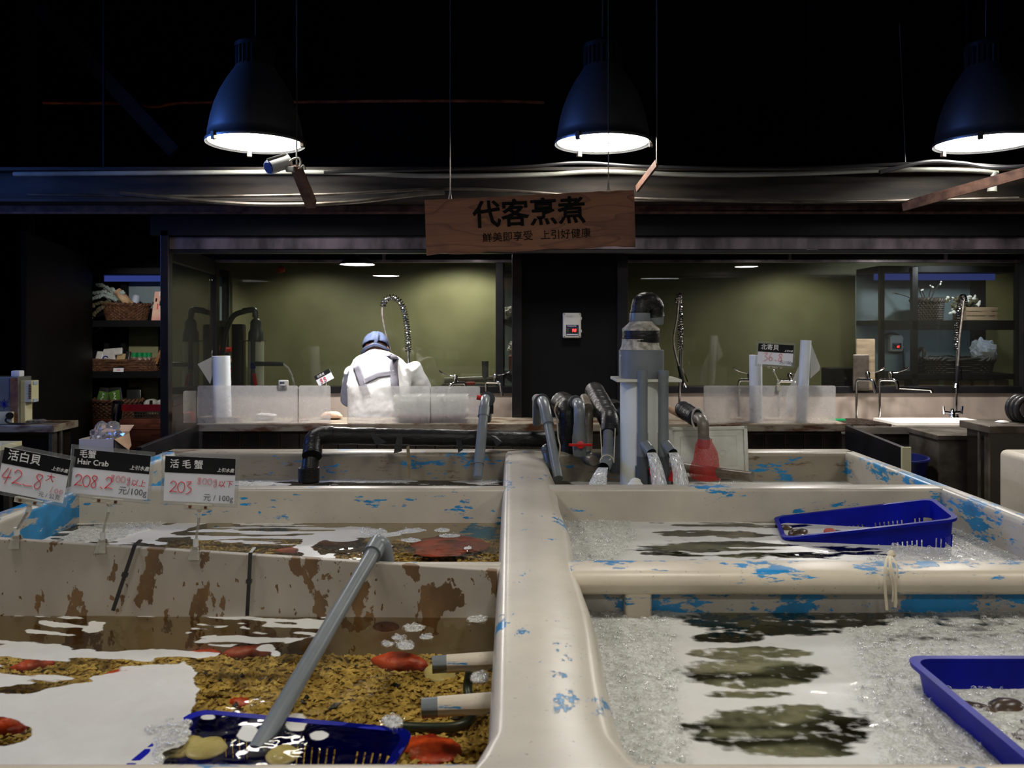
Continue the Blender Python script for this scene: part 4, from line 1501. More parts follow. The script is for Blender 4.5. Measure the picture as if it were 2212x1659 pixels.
# ---------------------------------------------------------------- pipe stubs, hose, leaning pipe
for (pl, pr, lb) in (((934, 1436), (1052, 1425), 'upper pale pipe stub sticking out of the divider over the gravel'), ((911, 1530), (1052, 1515), 'lower pale pipe stub sticking out of the divider over the gravel')):
    d0 = F * (CZ - .838) / (pl[1] - HY)
    a, b = P(pl[0], pl[1], d0), P(pr[0], pr[1], d0 + .01)
    b.x = -0.01
    t = thing('pipe_stub', lb, 'pipe', a, 'pipe stubs in the divider')
    ax = (b - a).normalized()
    MB().tube([a, a + ax * .028], .0165, 20, False).build('bare_end', 'pvc', t)
    MB().tube([a + ax * .028, b], .0172, 20).build('painted_sleeve', 'tanklip', t)
    MB().tube([a + ax * .006, a + ax * .0061], .013, 16).build('bore', 'darkstone', t)
o = MB().tube(smooth_path([PZ(1015, 1452, .83), PZ(1010, 1490, .80), PZ(1020, 1545, .775), PZ(990, 1568, .77), PZ(930, 1572, .768), PZ(870, 1570, .765)], 8), .009, 10).build('air_hose', 'greenhose')
tag(o, 'dark green air hose curving over the gravel below the pipe stubs', 'hose')
a, b = P(812, 1183, 1.905), P(552, 1628, 1.30)
t = thing('leaning_pipe', 'long grey plastic pipe leaning over the peeling board into the water', 'pipe', b)
MB().tube([a, b], .0158, 20).build('pipe', 'pvc', t)
ax = (b - a).normalized()
MB().tube([a - ax * .022, a + ax * .03], .0215, 22).build('collar', 'pvc', t)
MB().tube(smooth_path([a - ax * .012, a + Vector((.012, .012, .004)), a + Vector((.018, .024, -.03)), a + Vector((.018, .028, -.07))], 5), .0195, 16).build('elbow', 'pvc', t)


# ---------------------------------------------------------------- blue crates
def crate(label, o, u, v, n, L, Wd, H, slots=True):
    """o = rim corner, u along length, v along width, n up; tapered slotted crate"""
    o, u, v, n = Vector(o), Vector(u).normalized(), Vector(v).normalized(), Vector(n).normalized()
    base = o + u * L / 2 + v * Wd / 2 - n * H
    t = thing('plastic_crate', label, 'crate', base, 'blue plastic crates')
    tp = 0.10

    def q(a, b, h):
        s = 1 - tp * h / H
        cx, cy = L / 2, Wd / 2
        return o + u * (cx + (a - cx) * s) + v * (cy + (b - cy) * s) - n * h
    # rim
    m = MB()
    cr = 0.03
    ring = []
    for (cx, cy, a0) in ((L - cr, Wd - cr, 0), (cr, Wd - cr, 1), (cr, cr, 2), (L - cr, cr, 3)):
        for k in range(5):
            a = (a0 + k / 4) * math.pi / 2
            ring.append((cx + cr * math.cos(a), cy + cr * math.sin(a)))
    K = len(ring)

    def band(m, h0, h1, out0, th):
        vs, fs = [], []
        for (x, y) in ring:
            dx, dy = (x - L / 2) / (L / 2), (y - Wd / 2) / (Wd / 2)
            for (h, off) in ((h0, out0), (h0, out0 - th), (h1, out0 - th), (h1, out0)):
                p = q(x, y, h) + u * dx * off + v * dy * off
                vs.append(p)
        for i in range(K):
            j = (i + 1) % K
            for c in range(4):
                c2 = (c + 1) % 4
                fs.append((i * 4 + c, j * 4 + c, j * 4 + c2, i * 4 + c2))
        m.add(vs, fs)
    m1 = MB()
    band(m1, -0.004, 0.005, 0.010, 0.014)
    m1.build('rim', 'bluecrate', t, True, angle=50)
    m2 = MB()
    band(m2, 0.004, H * 0.42, 0.0, 0.004)
    m2.build('upper_band', 'bluecrate', t, True, angle=50)
    m3 = MB()
    band(m3, H * 0.82, H, 0.0, 0.004)
    m3.build('lower_band', 'bluecrate', t, True, angle=50)
    sl = MB()

    def bars(p, e, ln):
        k = int(ln / 0.016)
        for i in range(k + 1):
            s = i / k
            a, b = p(s)
            wd = 0.0045 if (i % 9) else 0.014
            sl.obox((a + b) / 2, e, (b - a).normalized(), e.cross((b - a).normalized()), wd, (b - a).length / 2, 0.002)
    bars(lambda s: (q(cr + s * (L - 2 * cr), 0.002, H * .40), q(cr + s * (L - 2 * cr), .002, H * .84)), u, L)
    bars(lambda s: (q(cr + s * (L - 2 * cr), Wd - .002, H * .40), q(cr + s * (L - 2 * cr), Wd - .002, H * .84)), u, L)
    bars(lambda s: (q(.002, cr + s * (Wd - 2 * cr), H * .40), q(.002, cr + s * (Wd - 2 * cr), H * .84)), v, Wd)
    bars(lambda s: (q(L - .002, cr + s * (Wd - 2 * cr), H * .40), q(L - .002, cr + s * (Wd - 2 * cr), H * .84)), v, Wd)
    sl.build('slotted_side', 'bluecrate', t, False)
    fl = MB()
    for i in range(14):
        s = (i + .5) / 14
        fl.obox((q(s * L, 0, H) + q(s * L, Wd, H)) / 2 + n * .003, u, v, n, L / 14 * .34, Wd * .44, .003)
    for i in range(4):
        s = (i + .5) / 4
        fl.obox((q(0, s * Wd, H) + q(L, s * Wd, H)) / 2 + n * .003, u, v, n, L * .44, Wd / 4 * .12, .003)
    fl.build('slatted_base', 'bluecrate', t, False)
    return t


Cp = PZ(1697, 1163, .846)
Bp = P(2064, 1122, 2.45)
uu = (Bp - Cp).normalized()
Dp = PZ(1662, 1127, .846)
vv = Dp - Cp
vv = (vv - uu * vv.dot(uu)).normalized()
ncr = uu.cross(vv)
crate('blue slotted crate tilted half out of the water with shells in it', Cp, uu, vv, ncr, (Bp - Cp).length, .25, .12)
crate('blue crate floating upright in the foam against the right tank wall', (0.725, 1.10, .893), (1, 0, 0), (0, 1, 0), (0, 0, 1), .45, .405, .14)
e0, e1 = PZ(425, 1543, .838), PZ(868, 1584, .838)
uu = (e1 - e0).normalized()
vv = Vector((uu.y, -uu.x, 0))
crate('blue crate sunk just under the clear water at the foot of the leaning pipe', e0 + vv * .26, uu, -vv, (0, 0, 1), (e1 - e0).length + .01, .26, .075)
# shells in the crates
rs = random.Random(11)
for i in range(12):
    s = rs.uniform(.05, .75)
    w2 = rs.uniform(.12, .85)
    c = Cp + (Bp - Cp) * s + Vector((0, .23 * w2, 0))
    zz = .836 + rs.uniform(-.006, .010)
    o = MB().ball((c.x, c.y, zz), (rs.uniform(.018, .034), rs.uniform(.014, .022), .011), Matrix.Rotation(rs.uniform(0, 3), 3, 'Z'), 12, 8, .06, i).build('shellfish', 'darkshell' if i % 3 else 'redbrown')
    tag(o, 'dark shellfish lying in the water of the tilted blue crate', 'shellfish', 'shellfish in the tilted crate')
for i in range(9):
    c = Vector((rs.uniform(.79, 1.10), rs.uniform(1.17, 1.44), .838 + rs.uniform(-.004, .008)))
    o = MB().ball(c, (rs.uniform(.025, .045), rs.uniform(.018, .028), .012), Matrix.Rotation(rs.uniform(0, 3), 3, 'Z'), 12, 8, .06, i + 40).build('shellfish', 'darkshell')
    tag(o, 'dark shellfish lying in the upright blue crate in the foam', 'shellfish', 'shellfish in the upright crate')

# white plastic tie over the right cross wall
t = thing('plastic_tie', 'frayed white plastic tie knotted over the blue-flaked tank lip', 'tie', P(1925, 1316, 1.84))
m = MB()
for k, (xa, xb, zz) in enumerate(((1912, 1916, 1318), (1926, 1934, 1312), (1938, 1937, 1305), (1922, 1928, 1300))):
    pts = [P(1924, 1196, 1.93), P((xa + 1920) / 2, 1207, 1.86), P(xa, 1230, 1.836), P((xa + xb) / 2 + (4 if k % 2 else -2), 1270, 1.833), P(xb, zz, 1.836)]
    MB().tube(smooth_path(pts, 6), .0032 if k < 2 else .002, 6, flat=.5).build('strand', 'ribbon', t)
MB().ball(P(1925, 1197, 1.90), (.010, .010, .008), None, 12, 8, .08, 3).build('knot', 'ribbon', t)


# ================================================================== PRICE CARDS ON CLIPS
def price_card(label, c, wd, ht, roll, head, title, sub, price, extra, unit, foot, d_stem, tilt=0.0, margin=0.008, title_size=None, group=None, over=None, yaw=0.0):
    """c: card centre, foot: clip bottom point (world)"""
    t = thing('price_sign', label, 'price sign', foot, 'price cards on clear clips')
    a = math.radians(-roll)
    u = Vector((math.cos(a), yaw, math.sin(a))).normalized()
    n = Vector((yaw, -1, tilt)).normalized()
    v = n.cross(u).normalized() * -1
    if v.z < 0:
        v = -v
    n = u.cross(v).normalized()
    if n.y > 0:
        n = -n
    bl = Vector(c) - u * wd / 2 - v * ht / 2
    MB().obox(c, u, v, n, wd / 2 + margin, ht / 2 + margin, .0012).build('acrylic_sleeve', 'acrylic', t, False)
    MB().obox(Vector(c) + n * .0016, u, v, n, wd / 2, ht / 2, .0003).build('card', 'cardwhite', t, False)
    MB().obox(bl + u * wd / 2 + v * (ht - head / 2) + n * .0021, u, v, n, wd / 2, head / 2, .0002).build('header_band', 'cardblack', t, False)
    off = .0026
    ts = title_size or head * .62
    text(title, ts, 'title', 'textwhite', t, bl, u, v, n, wd * .07, ht - head * (.66 if not sub else .40), off, bold=ts * .010)
    if sub:
        text(sub, ts * .92, 'subtitle', 'textwhite', t, bl, u, v, n, wd * .05, ht - head * .80, off, bold=ts * .010)
    text('上引水產', head * .26, 'shop_mark', 'textwhite', t, bl, u, v, n, wd * .74, ht - head * .82, off, shear=.2, bold=head * .004)
    scribble(price[0], price[1], 'price', 'marker', t, bl, u, v, n + Vector((0, 0, 0)), price[2] * wd, price[3] * ht, adv=price[4], r=wd * .0050)
    for e in extra:
        if e[0] == 's':
            scribble(e[1], e[2], 'note', 'marker', t, bl, u, v, n, e[3] * wd, e[4] * ht, adv=.78, r=wd * .0026)
        else:
            text(e[1], e[2], 'note', 'marker', t, bl, u, v, n, e[3] * wd, e[4] * ht, off, shear=.15)
    for un, sz2, aa, bb in unit:
        text(un, sz2, 'unit', 'textgrey', t, bl, u, v, n, aa * wd, bb * ht, off)
    # clip
    cb = bl + u * wd * .5 - v * (margin + .002)
    MB().obox(cb + n * .002, u, v, n, wd * .20, .006, .005).build('card_grip', 'clip', t, False, 0.001)
    for s in (-.11, .11):
        MB().obox(cb + u * wd * s + n * .006, u, v, n, .003, .003, .002).build('grip_pin', 'brassy', t, False)
    j = cb - v * .014 + Vector((0, .006, 0))
    foot = Vector(foot)
    top = foot + Vector((0, 0, d_stem))
    MB().cyl(cb - v * .003, j, .006, .004, 10).build('neck', 'clip', t)
    MB().cyl(j, j - v * .012, .0055, n=10).build('joint', 'clipwhite', t)
    MB().cyl(j - v * .008, top, .0028, n=8).build('stem', 'clip', t)
    MB().cyl(top + Vector((0, 0, .006)), top - Vector((0, 0, .012)), .006, n=10).build('joint', 'clipwhite', t)
    # clamp: two flared jaws
    m = MB()
    for s in (-1, 1):
        y0 = s * .006
        m.hexa([foot + Vector((-.013, y0 + s * .006, -.004)), foot + Vector((.013, y0 + s * .006, -.004)), foot + Vector((.013, y0 + s * .009, -.004)), foot + Vector((-.013, y0 + s * .009, -.004)),
                top + Vector((-.008, y0 - s * .004, -.012)), top + Vector((.008, y0 - s * .004, -.012)), top + Vector((.008, y0, -.012)), top + Vector((-.008, y0, -.012))])
    m.build('clamp_jaw', 'clip', t, False, 0.0008)
    MB().cyl(foot.lerp(top, .55) + Vector((-.007, 0, 0)), foot.lerp(top, .55) + Vector((.007, 0, 0)), .005, n=10).build('spring', 'brassy', t)
    return t


dC = 1.86
yb = 1.885
price_card('price card reading 208.2 for hair crab, clipped to the peeling board', P(240, 1024, dC), .172, .100, 5.5, .042, '毛蟹', 'Hair Crab', ('208.2', .027, .03, .17, .66), [('s', '800g', .015, .50, .34), ('t', '以上', .017, .77, .30)], [('元/100g', .020, .62, .09)], Vector((P(222, 1188, yb).x, yb, P(222, 1188, yb).z)), .036, title_size=.019)
price_card('price card reading 203 for live hair crab, clipped to the peeling board', P(432, 1036, dC), .158, .101, 2.5, .037, '活 毛 蟹', None, ('203', .026, .07, .20, .66), [('s', '800g', .015, .46, .40), ('t', '以下', .017, .76, .37)], [('元 / 100g', .018, .56, .05)], Vector((P(423, 1203, yb).x, yb, P(423, 1203, yb).z)), .036, title_size=.021)
price_card('tilted price card reading 42.8 for live white clams, clipped to the peeling board', P(74, 1026, dC - .02), .150, .098, 11, .036, '活白貝', None, ('42-8', .033, .03, .22, .72), [('t', '大', .020, .68, .44), ('s', '1oo', .014, .76, .18)], [('元 / 公克', .013, .62, .06)], Vector((P(36, 1179, yb).x, yb, P(36, 1179, yb).z)), .036, title_size=.025)


# ================================================================== PIPES IN THE BACK COMPARTMENTS
def elbow_path(pts, r=0.03, n=6):
    """polyline with rounded corners"""
    pts = [Vector(p) for p in pts]
    out = [pts[0]]
    for a, b, c in zip(pts[:-2], pts[1:-1], pts[2:]):
        d1, d2 = (a - b).normalized(), (c - b).normalized()
        k = min(r, (a - b).length * .49, (c - b).length * .49)
        p, q = b + d1 * k, b + d2 * k
        for i in range(n + 1):
            s = i / n
            out.append((1 - s) ** 2 * p + 2 * s * (1 - s) * b + s * s * q)
    out.append(pts[-1])
    return out


# long black taped pipe along the back wall of the left compartment
t = thing('wrapped_pipe', 'long black tape-wrapped pipe running along the tank back and turning down into water', 'pipe', P(667, 1040, 3.45))
path = densify(elbow_path([P(667, 1036, 3.45), P(676, 940, 3.52), P(1205, 950, 3.70)], .055, 8), .02)
MB().tube(path, crinkle(path, .036, .05, 4), 16).build('pipe', 'wrap', t, True, angle=80)
path = densify([P(667, 1010, 3.45), P(667, 1042, 3.45)], .01)
MB().tube(path, crinkle(path, .043, .05, 5), 16).build('cuff', 'wrap', t, True, angle=80)
path = densify(elbow_path([P(674, 985, 3.45), P(678, 942, 3.52), P(720, 940, 3.53)], .055, 8), .012)
MB().tube(path, crinkle(path, .040, .04, 6), 16).build('elbow_wrap', 'wrap', t, True, angle=80)
for (pa, pb, pc) in (((800, 938), (835, 955), (812, 962)), ((858, 940), (868, 975), (850, 980)), ((1060, 940), (1085, 955), (1072, 965)), ((985, 950), (1000, 972), (990, 978))):
    MB().add([P(*pa, 3.50), P(*pb, 3.47), P(*pc, 3.465), P(pa[0] + 12, pa[1] + 2, 3.50)], [(0, 1, 2), (0, 3, 1)]).build('tape_end', 'wrap', t, False)
# dried leaf strip hanging into the left back compartment
o = MB().add([P(878, 965, 3.5), P(884, 962, 3.5), P(888, 1000, 3.49), P(884, 1036, 3.47), P(879, 1000, 3.485)], [(0, 1, 2, 4), (4, 2, 3)]).build('tape_strip', 'woodbase', None, False)
tag(o, 'tan strip of old tape hanging from the black wrapped pipe into water', 'tape')
# inclined grey pipe with red valve cap
t = thing('inlet_pipe', 'grey inlet pipe with elbow and small red tap dipping into brown water', 'pipe', P(1030, 1034, 3.42))
q0, q1 = P(1032, 1032, 3.42), P(1046, 880, 3.62)
ax = (q1 - q0).normalized()
MB().tube([q0, q0.lerp(q1, .42)], .019, 18).build('lower_pipe', 'pvc', t)
MB().tube([q0.lerp(q1, .18), q0.lerp(q1, .66)], .022, 18).build('coupling', 'pvc', t)
MB().tube(elbow_path([q0.lerp(q1, .6), P(1048, 862, 3.64), P(1052, 861, 3.9)], .05), .021, 18).build('elbow', 'pvc', t)
MB().tube([q0.lerp(q1, .86), q1], .025, 18).build('elbow_socket', 'pvc', t)
MB().tube([P(1053, 862, 3.72), P(1053, 862, 3.74)], .034, 20).build('flange', 'pvcdark', t)
MB().cyl(P(1050, 861, 3.7), P(1030, 858, 3.7), .011, .011, 10).build('red_tap', 'redplastic', t)
MB().box(P(1055, 0, 3.9).x, P(1066, 0, 3.9).x, 3.86, 3.9, P(0, 892, 3.9).z, P(0, 857, 3.9).z).build('black_tag', 'cardblack', t, False)
MB().cyl(P(1054, 862, 3.88), P(1054, 905, 4.55), .021, n=14).build('supply_pipe', 'pvc', t)
# second grey hooped pipe
t = thing('inlet_pipe', 'grey hooped pipe with red tip beside the centre divider', 'pipe', P(1205, 1034, 3.3))
q0, q1 = P(1206, 1034, 3.25), P(1181, 900, 3.5)
MB().tube([q0, q1], .019, 18).build('lower_pipe', 'pvc', t)
MB().tube(elbow_path([q0.lerp(q1, .86), P(1174, 868, 3.55), P(1160, 862, 3.9)], .05), .024, 18).build('elbow', 'pvc', t)
MB().tube([P(1171, 869, 3.62), P(1170, 868, 3.64)], .036, 20).build('flange', 'pvcdark', t)
MB().tube(elbow_path([P(1170, 867, 3.7), P(1160, 863, 4.3), P(1160, 914, 4.42)], .05), .024, 18).build('riser', 'pvc', t)
MB().cyl(P(1164, 862, 3.75), P(1162, 853, 3.75), .013, .011, 10).build('red_tip', 'redplastic', t)
t = thing('pipe_end', 'short grey pipe with domed end behind the hooped pipe', 'pipe', P(1192, 1034, 3.35))
MB().tube(smooth_path([P(1196, 1034, 3.35), P(1186, 985, 3.42), P(1182, 972, 3.43)], 6), [.026] * 12 + [.022], 18).build('pipe', 'pvcdark', t)
MB().ball(P(1182, 972, 3.43), .026).build('domed_end', 'pvcdark', t)
# black wrapped riser with white cable
t = thing('wrapped_riser', 'thick black tape-wrapped riser pipe with a white cord beside it', 'pipe', P(1230, 985, 3.62))
path = densify(elbow_path([P(1236, 985, 3.66), P(1232, 885, 3.66), P(1215, 872, 3.95)], .05, 8), .012)
MB().tube(path, crinkle(path, .056, .05, 14), 18).build('wrapped_pipe', 'wrap', t, True, angle=80)
MB().tube(smooth_path([P(1205, 868, 3.62), P(1198, 885, 3.6), P(1203, 905, 3.6), P(1206, 945, 3.58), P(1210, 965, 3.57), P(1207, 995, 3.56)], 6), .0035, 6).build('cord', 'ribbon', t)
# grey pipe with red valve lever
t = thing('valve_pipe', 'grey downpipe with a red lever valve', 'pipe', P(1252, 988, 3.45))
MB().tube(elbow_path([P(1252, 930, 3.45), P(1252, 876, 3.45), P(1244, 868, 3.72)], .045), .024, 20).build('elbow_pipe', 'pvc', t)
MB().tube([P(1244, 869, 3.62), P(1243, 868, 3.66)], .029, 20).build('collar', 'pvcdark', t)
MB().lathe([(.024, 0), (.027, .01), (.031, .05), (.031, .08), (.027, .10), (.027, .115)], P(1252, 985, 3.45), 22, cap0=True, cap1=True).build('valve_body', 'pvc', t)
MB().lathe([(.026, 0), (.026, .05)], P(1252, 928, 3.45) - Vector((0, 0, .03)), 22).build('socket', 'pvc', t)
MB().cyl(P(1254, 961, 3.418), P(1254, 961, 3.405), .016, n=18).obox(P(1254, 961, 3.408), (1, 0, 0), (0, 0, 1), (0, 1, 0), .048, .005, .005).build('red_lever', 'redplastic', t, True, 0.001)
# stained pipe
t = thing('stained_pipe', 'brown-stained grey pipe bending behind the red lever valve', 'pipe', P(1285, 992, 3.58))
MB().tube(elbow_path([P(1283, 995, 3.45), P(1268, 990, 3.55), P(1272, 885, 3.58), P(1262, 860, 3.8)], .04), .021, 18).build('pipe', 'pvcbrown', t)
MB().tube([P(1270, 884, 3.58), P(1264, 866, 3.72)], .026, 18).build('socket', 'pvcbrown', t)
MB().tube(elbow_path([P(1264, 975, 3.55), P(1268, 992, 3.55), P(1300, 996, 3.5)], .04), .027, 18).build('bottom_elbow', 'pvcdark', t)
# main black wrapped discharge pipe with outlet
t = thing('discharge_pipe', 'black-wrapped pipe sloping down to a grey outlet tied with rubber bands', 'pipe', P(1310, 1010, 3.2))
path = densify([P(1284, 845, 3.85), P(1316, 905, 3.42)], .01)
MB().tube(path, crinkle(path, .044, .05, 24), 18).build('sloping_wrap', 'wrap', t, True, angle=80)
path = densify(elbow_path([P(1312, 896, 3.45), P(1318, 905, 3.32), P(1316, 935, 3.28)], .03), .01)
MB().tube(path, crinkle(path, .035, .04, 25), 18).build('lower_wrap', 'wrap', t, True, angle=80)
MB().tube([P(1314, 925, 3.28), P(1313, 1000, 3.27)], .020, 20).build('pipe', 'pvc', t)
MB().tube([P(1313, 965, 3.275), P(1313, 998, 3.27)], .0235, 20).build('coupling', 'pvc', t)
MB().tube(elbow_path([P(1313, 985, 3.27), P(1311, 1000, 3.24), P(1303, 1012, 3.18)], .03), [.024] * 9, 20, False).build('outlet', 'pvc', t)
for xo in (1297, 1329):
    MB().cyl(P(xo, 925, 3.25), P(xo + (4 if xo < 1310 else -3), 1000, 3.235), .002, n=6).build('rubber_band', 'ribbon', t)
MB().tube(arc(P(1311, 998, 3.21), (1, 0, 0), (0, 0, 1), .027, 0, math.pi, 10), .002, 6).build('band_loop', 'ribbon', t)
# blue-lit wrapped pipe beside the skimmer
t = thing('side_pipe', 'dark pipe with ribbed black elbow squeezed next to the milky cylinder', 'pipe', P(1334, 1000, 3.5))
path = densify(elbow_path([P(1334, 1020, 3.55), P(1334, 892, 3.55), P(1322, 878, 3.8)], .04), .012)
MB().tube(path, crinkle(path, .034, .05, 33), 16).build('pipe', 'pvcdark', t, True, angle=80)
MB().tube([P(1333, 888, 3.55), P(1324, 879, 3.75)], .037, 16).build('ribbed_elbow', 'wrap', t)


def jet(name, label, p0, p1, w0, w1, sag=.0, seed=0, cat='water'):
    p0, p1 = Vector(p0), Vector(p1)
    rs = random.Random(seed)
    m = MB()
    n, k = 14, 16
    vs, fs = [], []
    for i in range(n + 1):
        s = i / n
        c = p0.lerp(p1, s)
        c = Vector((p0.x + (p1.x - p0.x) * (s ** .75), p0.y + (p1.y - p0.y) * (s ** .75), p0.z + (p1.z - p0.z) * (s ** 1.35)))
        wd = w0 + (w1 - w0) * s
        for j in range(k):
            a = 2 * math.pi * j / k
            g = 1 + .14 * math.sin(3 * a + seed) + rs.uniform(-.05, .05)
            vs.append(c + Vector((math.cos(a) * wd * g, math.sin(a) * wd * .45 * g, 0)))
    for i in range(n):
        for j in range(k):
            j2 = (j + 1) % k
            fs.append((i * k + j, i * k + j2, (i + 1) * k + j2, (i + 1) * k + j))
    m.add(vs, fs)
    o = m.build(name, 'jet', None, True, angle=180)
    return tag(o, label, cat, None, 'stuff')


jet('water_jet', 'white water pouring from the grey outlet tied with rubber bands', P(1303, 1010, 3.17), P(1290, 1046, 3.06), .019, .032, seed=1)

# ---------------------------------------------------------------- protein skimmer
DS = 3.25
k_ = DS / F
c0 = P(1383, 1040, DS)
t = thing('protein_skimmer', 'tall skimmer of milky cylinder, grey collars and black taped dome, two outlet pipes in front', 'filter', Vector((c0.x, DS, .78)))
zz = lambda py: P(0, py, DS).z
ax0 = Vector((P(1382, 0, DS).x, DS, 0))
MB().lathe([(.077, zz(1050)), (.077, zz(820))], ax0, 40, cap1=True).build('milky_cylinder', 'skim', t)
MB().box(P(1325, 0, DS).x, P(1462, 0, DS).x, DS - .10, DS + .10, zz(822), zz(816)).build('plate', 'trayplastic', t, False, 0.002)
MB().lathe([(.088, zz(816)), (.088, zz(757)), (.084, zz(755))], ax0 + Vector((.006, 0, 0)), 44, cap1=True).build('grey_collar', 'pvc', t)
MB().lathe([(.082, zz(757)), (.074, zz(748)), (.072, zz(738)), (.073, zz(732))], ax0 + Vector((.002, 0, 0)), 40, cap1=True).build('crusted_shoulder', 'crust', t)
MB().lathe([(.0715, zz(740)), (.073, zz(736)), (.073, zz(714)), (.072, zz(711))], ax0 + Vector((.004, 0, 0)), 40).build('black_band', 'wrap', t)
MB().lathe([(.074, zz(714)), (.073, zz(710)), (.046, zz(697)), (.042, zz(694))], ax0 + Vector((.004, 0, 0)), 40, cap1=True).build('cone', 'crust', t)
MB().lathe([(.040, zz(698)), (.042, zz(690)), (.040, zz(676))], ax0 + Vector((.0, 0, 0)), 32, cap1=True).build('sleeve', 'pvc', t)
base = ax0 + Vector((.0, 0, 0))
path = elbow_path([base + Vector((0, 0, zz(680))), base + Vector((.006, 0, zz(651))), base + Vector((.062, .04, zz(652))), base + Vector((.066, .05, zz(682)))], .04, 8)
path = densify(path, .008)
MB().tube(path, crinkle(path, .038, .05, 8), 18).build('taped_elbow', 'wrap', t, True, angle=80)
MB().lathe([(.030, zz(702)), (.036, zz(698)), (.037, zz(680))], base + Vector((.066, .05, 0)), 24, cap0=True).build('side_coupling', 'pvc', t)
MB().tube(smooth_path([base + Vector((.062, .05, zz(700))), base + Vector((.062, .06, zz(735))), base + Vector((.075, .08, zz(760))), base + Vector((.11, .16, zz(800)))], 6), .002, 6).build('thin_tube', 'ribbon', t)
for i, px in enumerate((1388, 1433)):
    x = P(px, 0, DS - .1).x
    y = DS - .1
    zq = lambda py: P(0, py, y).z
    o = MB().tube([(x, y, zq(800)), (x, y, zq(1000))], .0195, 20).build('outlet_pipe', 'pvc', t)
    MB().tube([(x, y, zq(803)), (x, y, zq(816))], .0205, 20).build('pipe_cap', 'pvc', o)
    MB().tube([(x, y, zq(935)), (x, y, zq(1000))], .0212, 20).build('wye_body', 'pvc', o)
    MB().tube([(x, y + .002, zq(955)), (x + .016, y - .03, zq(968)), (x + .024, y - .055, zq(975))], [.020, .0215, .0205], 20, False).build('wye_spout', 'pvc', o)
    MB().tube([(x, y, zq(985)), (x, y, zq(1007)), (x, y, zq(1007)), (x, y, zq(1060))], [.022, .022, .028, .028], 20).build('bottom_coupling', 'pvcdark', o)
    jet('water_jet', ('white water pouring from the skimmer outlet next to the milky cylinder', 'white water pouring from the skimmer outlet next to the red net bag')[i], Vector((x + .024, y - .054, zq(973))), Vector((x + .052, y - .11, zq(1052))), .018, .030, seed=5 + i)
o = MB().ball(P(1372, 1046, 3.0), (.03, .03, .02), None, 16, 10, .1, 3).build('foam_clump', 'whiteflower')
tag(o, 'small clump of white foam at the foot of the milky cylinder', 'foam')
for i, (px, py, a) in enumerate(((1414, 1028, .25), (1458, 1022, -.35))):
    c = P(px, py, 3.12)
    o = MB().obox(c, (math.cos(a), 0, math.sin(a)), (-math.sin(a), 0, math.cos(a)), (0, 1, 0), .016, .034, .004).build('red_mesh_scrap', 'redplastic', None, False, .003)
    tag(o, ('red plastic scrap behind the water jet next to the milky cylinder', 'red plastic scrap behind the water jet next to the net bag')[i], 'plastic')

# ---------------------------------------------------------------- right: wrapped pipe with net bag, white tray, long pipe
t = thing('net_pipe', 'short grey elbow pipe with black tape and white cord above the red net bag', 'pipe', P(1520, 960, 3.3))
path = densify([P(1475, 884, 3.62), P(1505, 903, 3.38)], .008)
MB().tube(path, crinkle(path, .036, .06, 44), 18).build('sloping_wrap', 'wrap', t, True, angle=80)
MB().tube(smooth_path([P(1440, 880, 3.75), P(1480, 903, 3.7)], 6), .014, 12).build('wooden_prop', 'log', t)
MB().tube(elbow_path([P(1500, 900, 3.42), P(1519, 908, 3.30), P(1520, 968, 3.30)], .035), .0225, 20).build('elbow_pipe', 'pvcbrown', t)
MB().tube([P(1520, 945, 3.30), P(1520, 966, 3.30)], .0245, 20, False).build('pipe_mouth', 'pvc', t)
for k in range(3):
    MB().tube(arc(P(1508, 905, 3.355), (.45, -.55, 0), (0, 0, 1), .042 + .002 * k, 0, 6.2, 14), .003, 6).build('white_cord', 'ribbon', t)
m = MB()
prof = [(.029, .006), (.029, -.004), (.036, -.02), (.043, -.045), (.050, -.075), (.057, -.105), (.061, -.135), (.056, -.152), (.02, -.160), (.001, -.160)]
m.lathe(prof, P(1524, 951, 3.27), 28)
for vt in m.v:
    vt.x += .004 * math.sin(vt.z * 60 + vt.y * 40)
o = m.build('net_bag', 'net')
tag(o, 'red net bag tied over the mouth of the short grey elbow pipe', 'net bag')
# white tray
t = thing('white_tray', 'white plastic tray leaning upright against the tank back wall', 'tray', P(1530, 1028, 3.52))
A, B, Cc, Dd = P(1446, 924, 3.58), P(1614, 921, 3.58), P(1615, 1028, 3.50), P(1446, 1030, 3.50)
uu = (B - A).normalized()
vv = (A - Dd).normalized()
n_ = uu.cross(vv)
if n_.y > 0:
    n_ = -n_
cc = (A + Cc) / 2
wd, ht = (B - A).length / 2, (A - Dd).length / 2
MB().obox(cc, uu, vv, n_, wd, ht, .006).build('panel', 'trayplastic', t, True, .005, seg=3)
for (s1, a, b) in ((1, wd, .008), (-1, wd, .008)):
    MB().obox(cc + vv * s1 * (ht - .008) + n_ * .008, uu, vv, n_, a, b, .006).build('rim', 'trayplastic', t, True, .003)
for s1 in (1, -1):
    MB().obox(cc + uu * s1 * (wd - .008) + n_ * .008, uu, vv, n_, .008, ht, .006).build('rim', 'trayplastic', t, True, .003)
MB().obox(cc + n_ * .0065, uu, vv, n_, wd * .72, ht * .62, .003).build('raised_panel', 'trayplastic', t, True, .003)
MB().tube(arc(cc + uu * wd * .36 + n_ * .010 - vv * .01, uu, vv, .014, 0, 6.1, 20), .0012, 6).build('embossed_ring', 'trayplastic', t)
o = MB().tube(smooth_path([P(1440, 1004, 3.38), P(1480, 1010, 3.32), P(1560, 1022, 3.22), P(1625, 1030, 3.14)], 6), .020, 16).build('floating_pipe', 'pvcbrown')
tag(o, 'grey pipe lying in the water below the white tray and net bag', 'pipe')

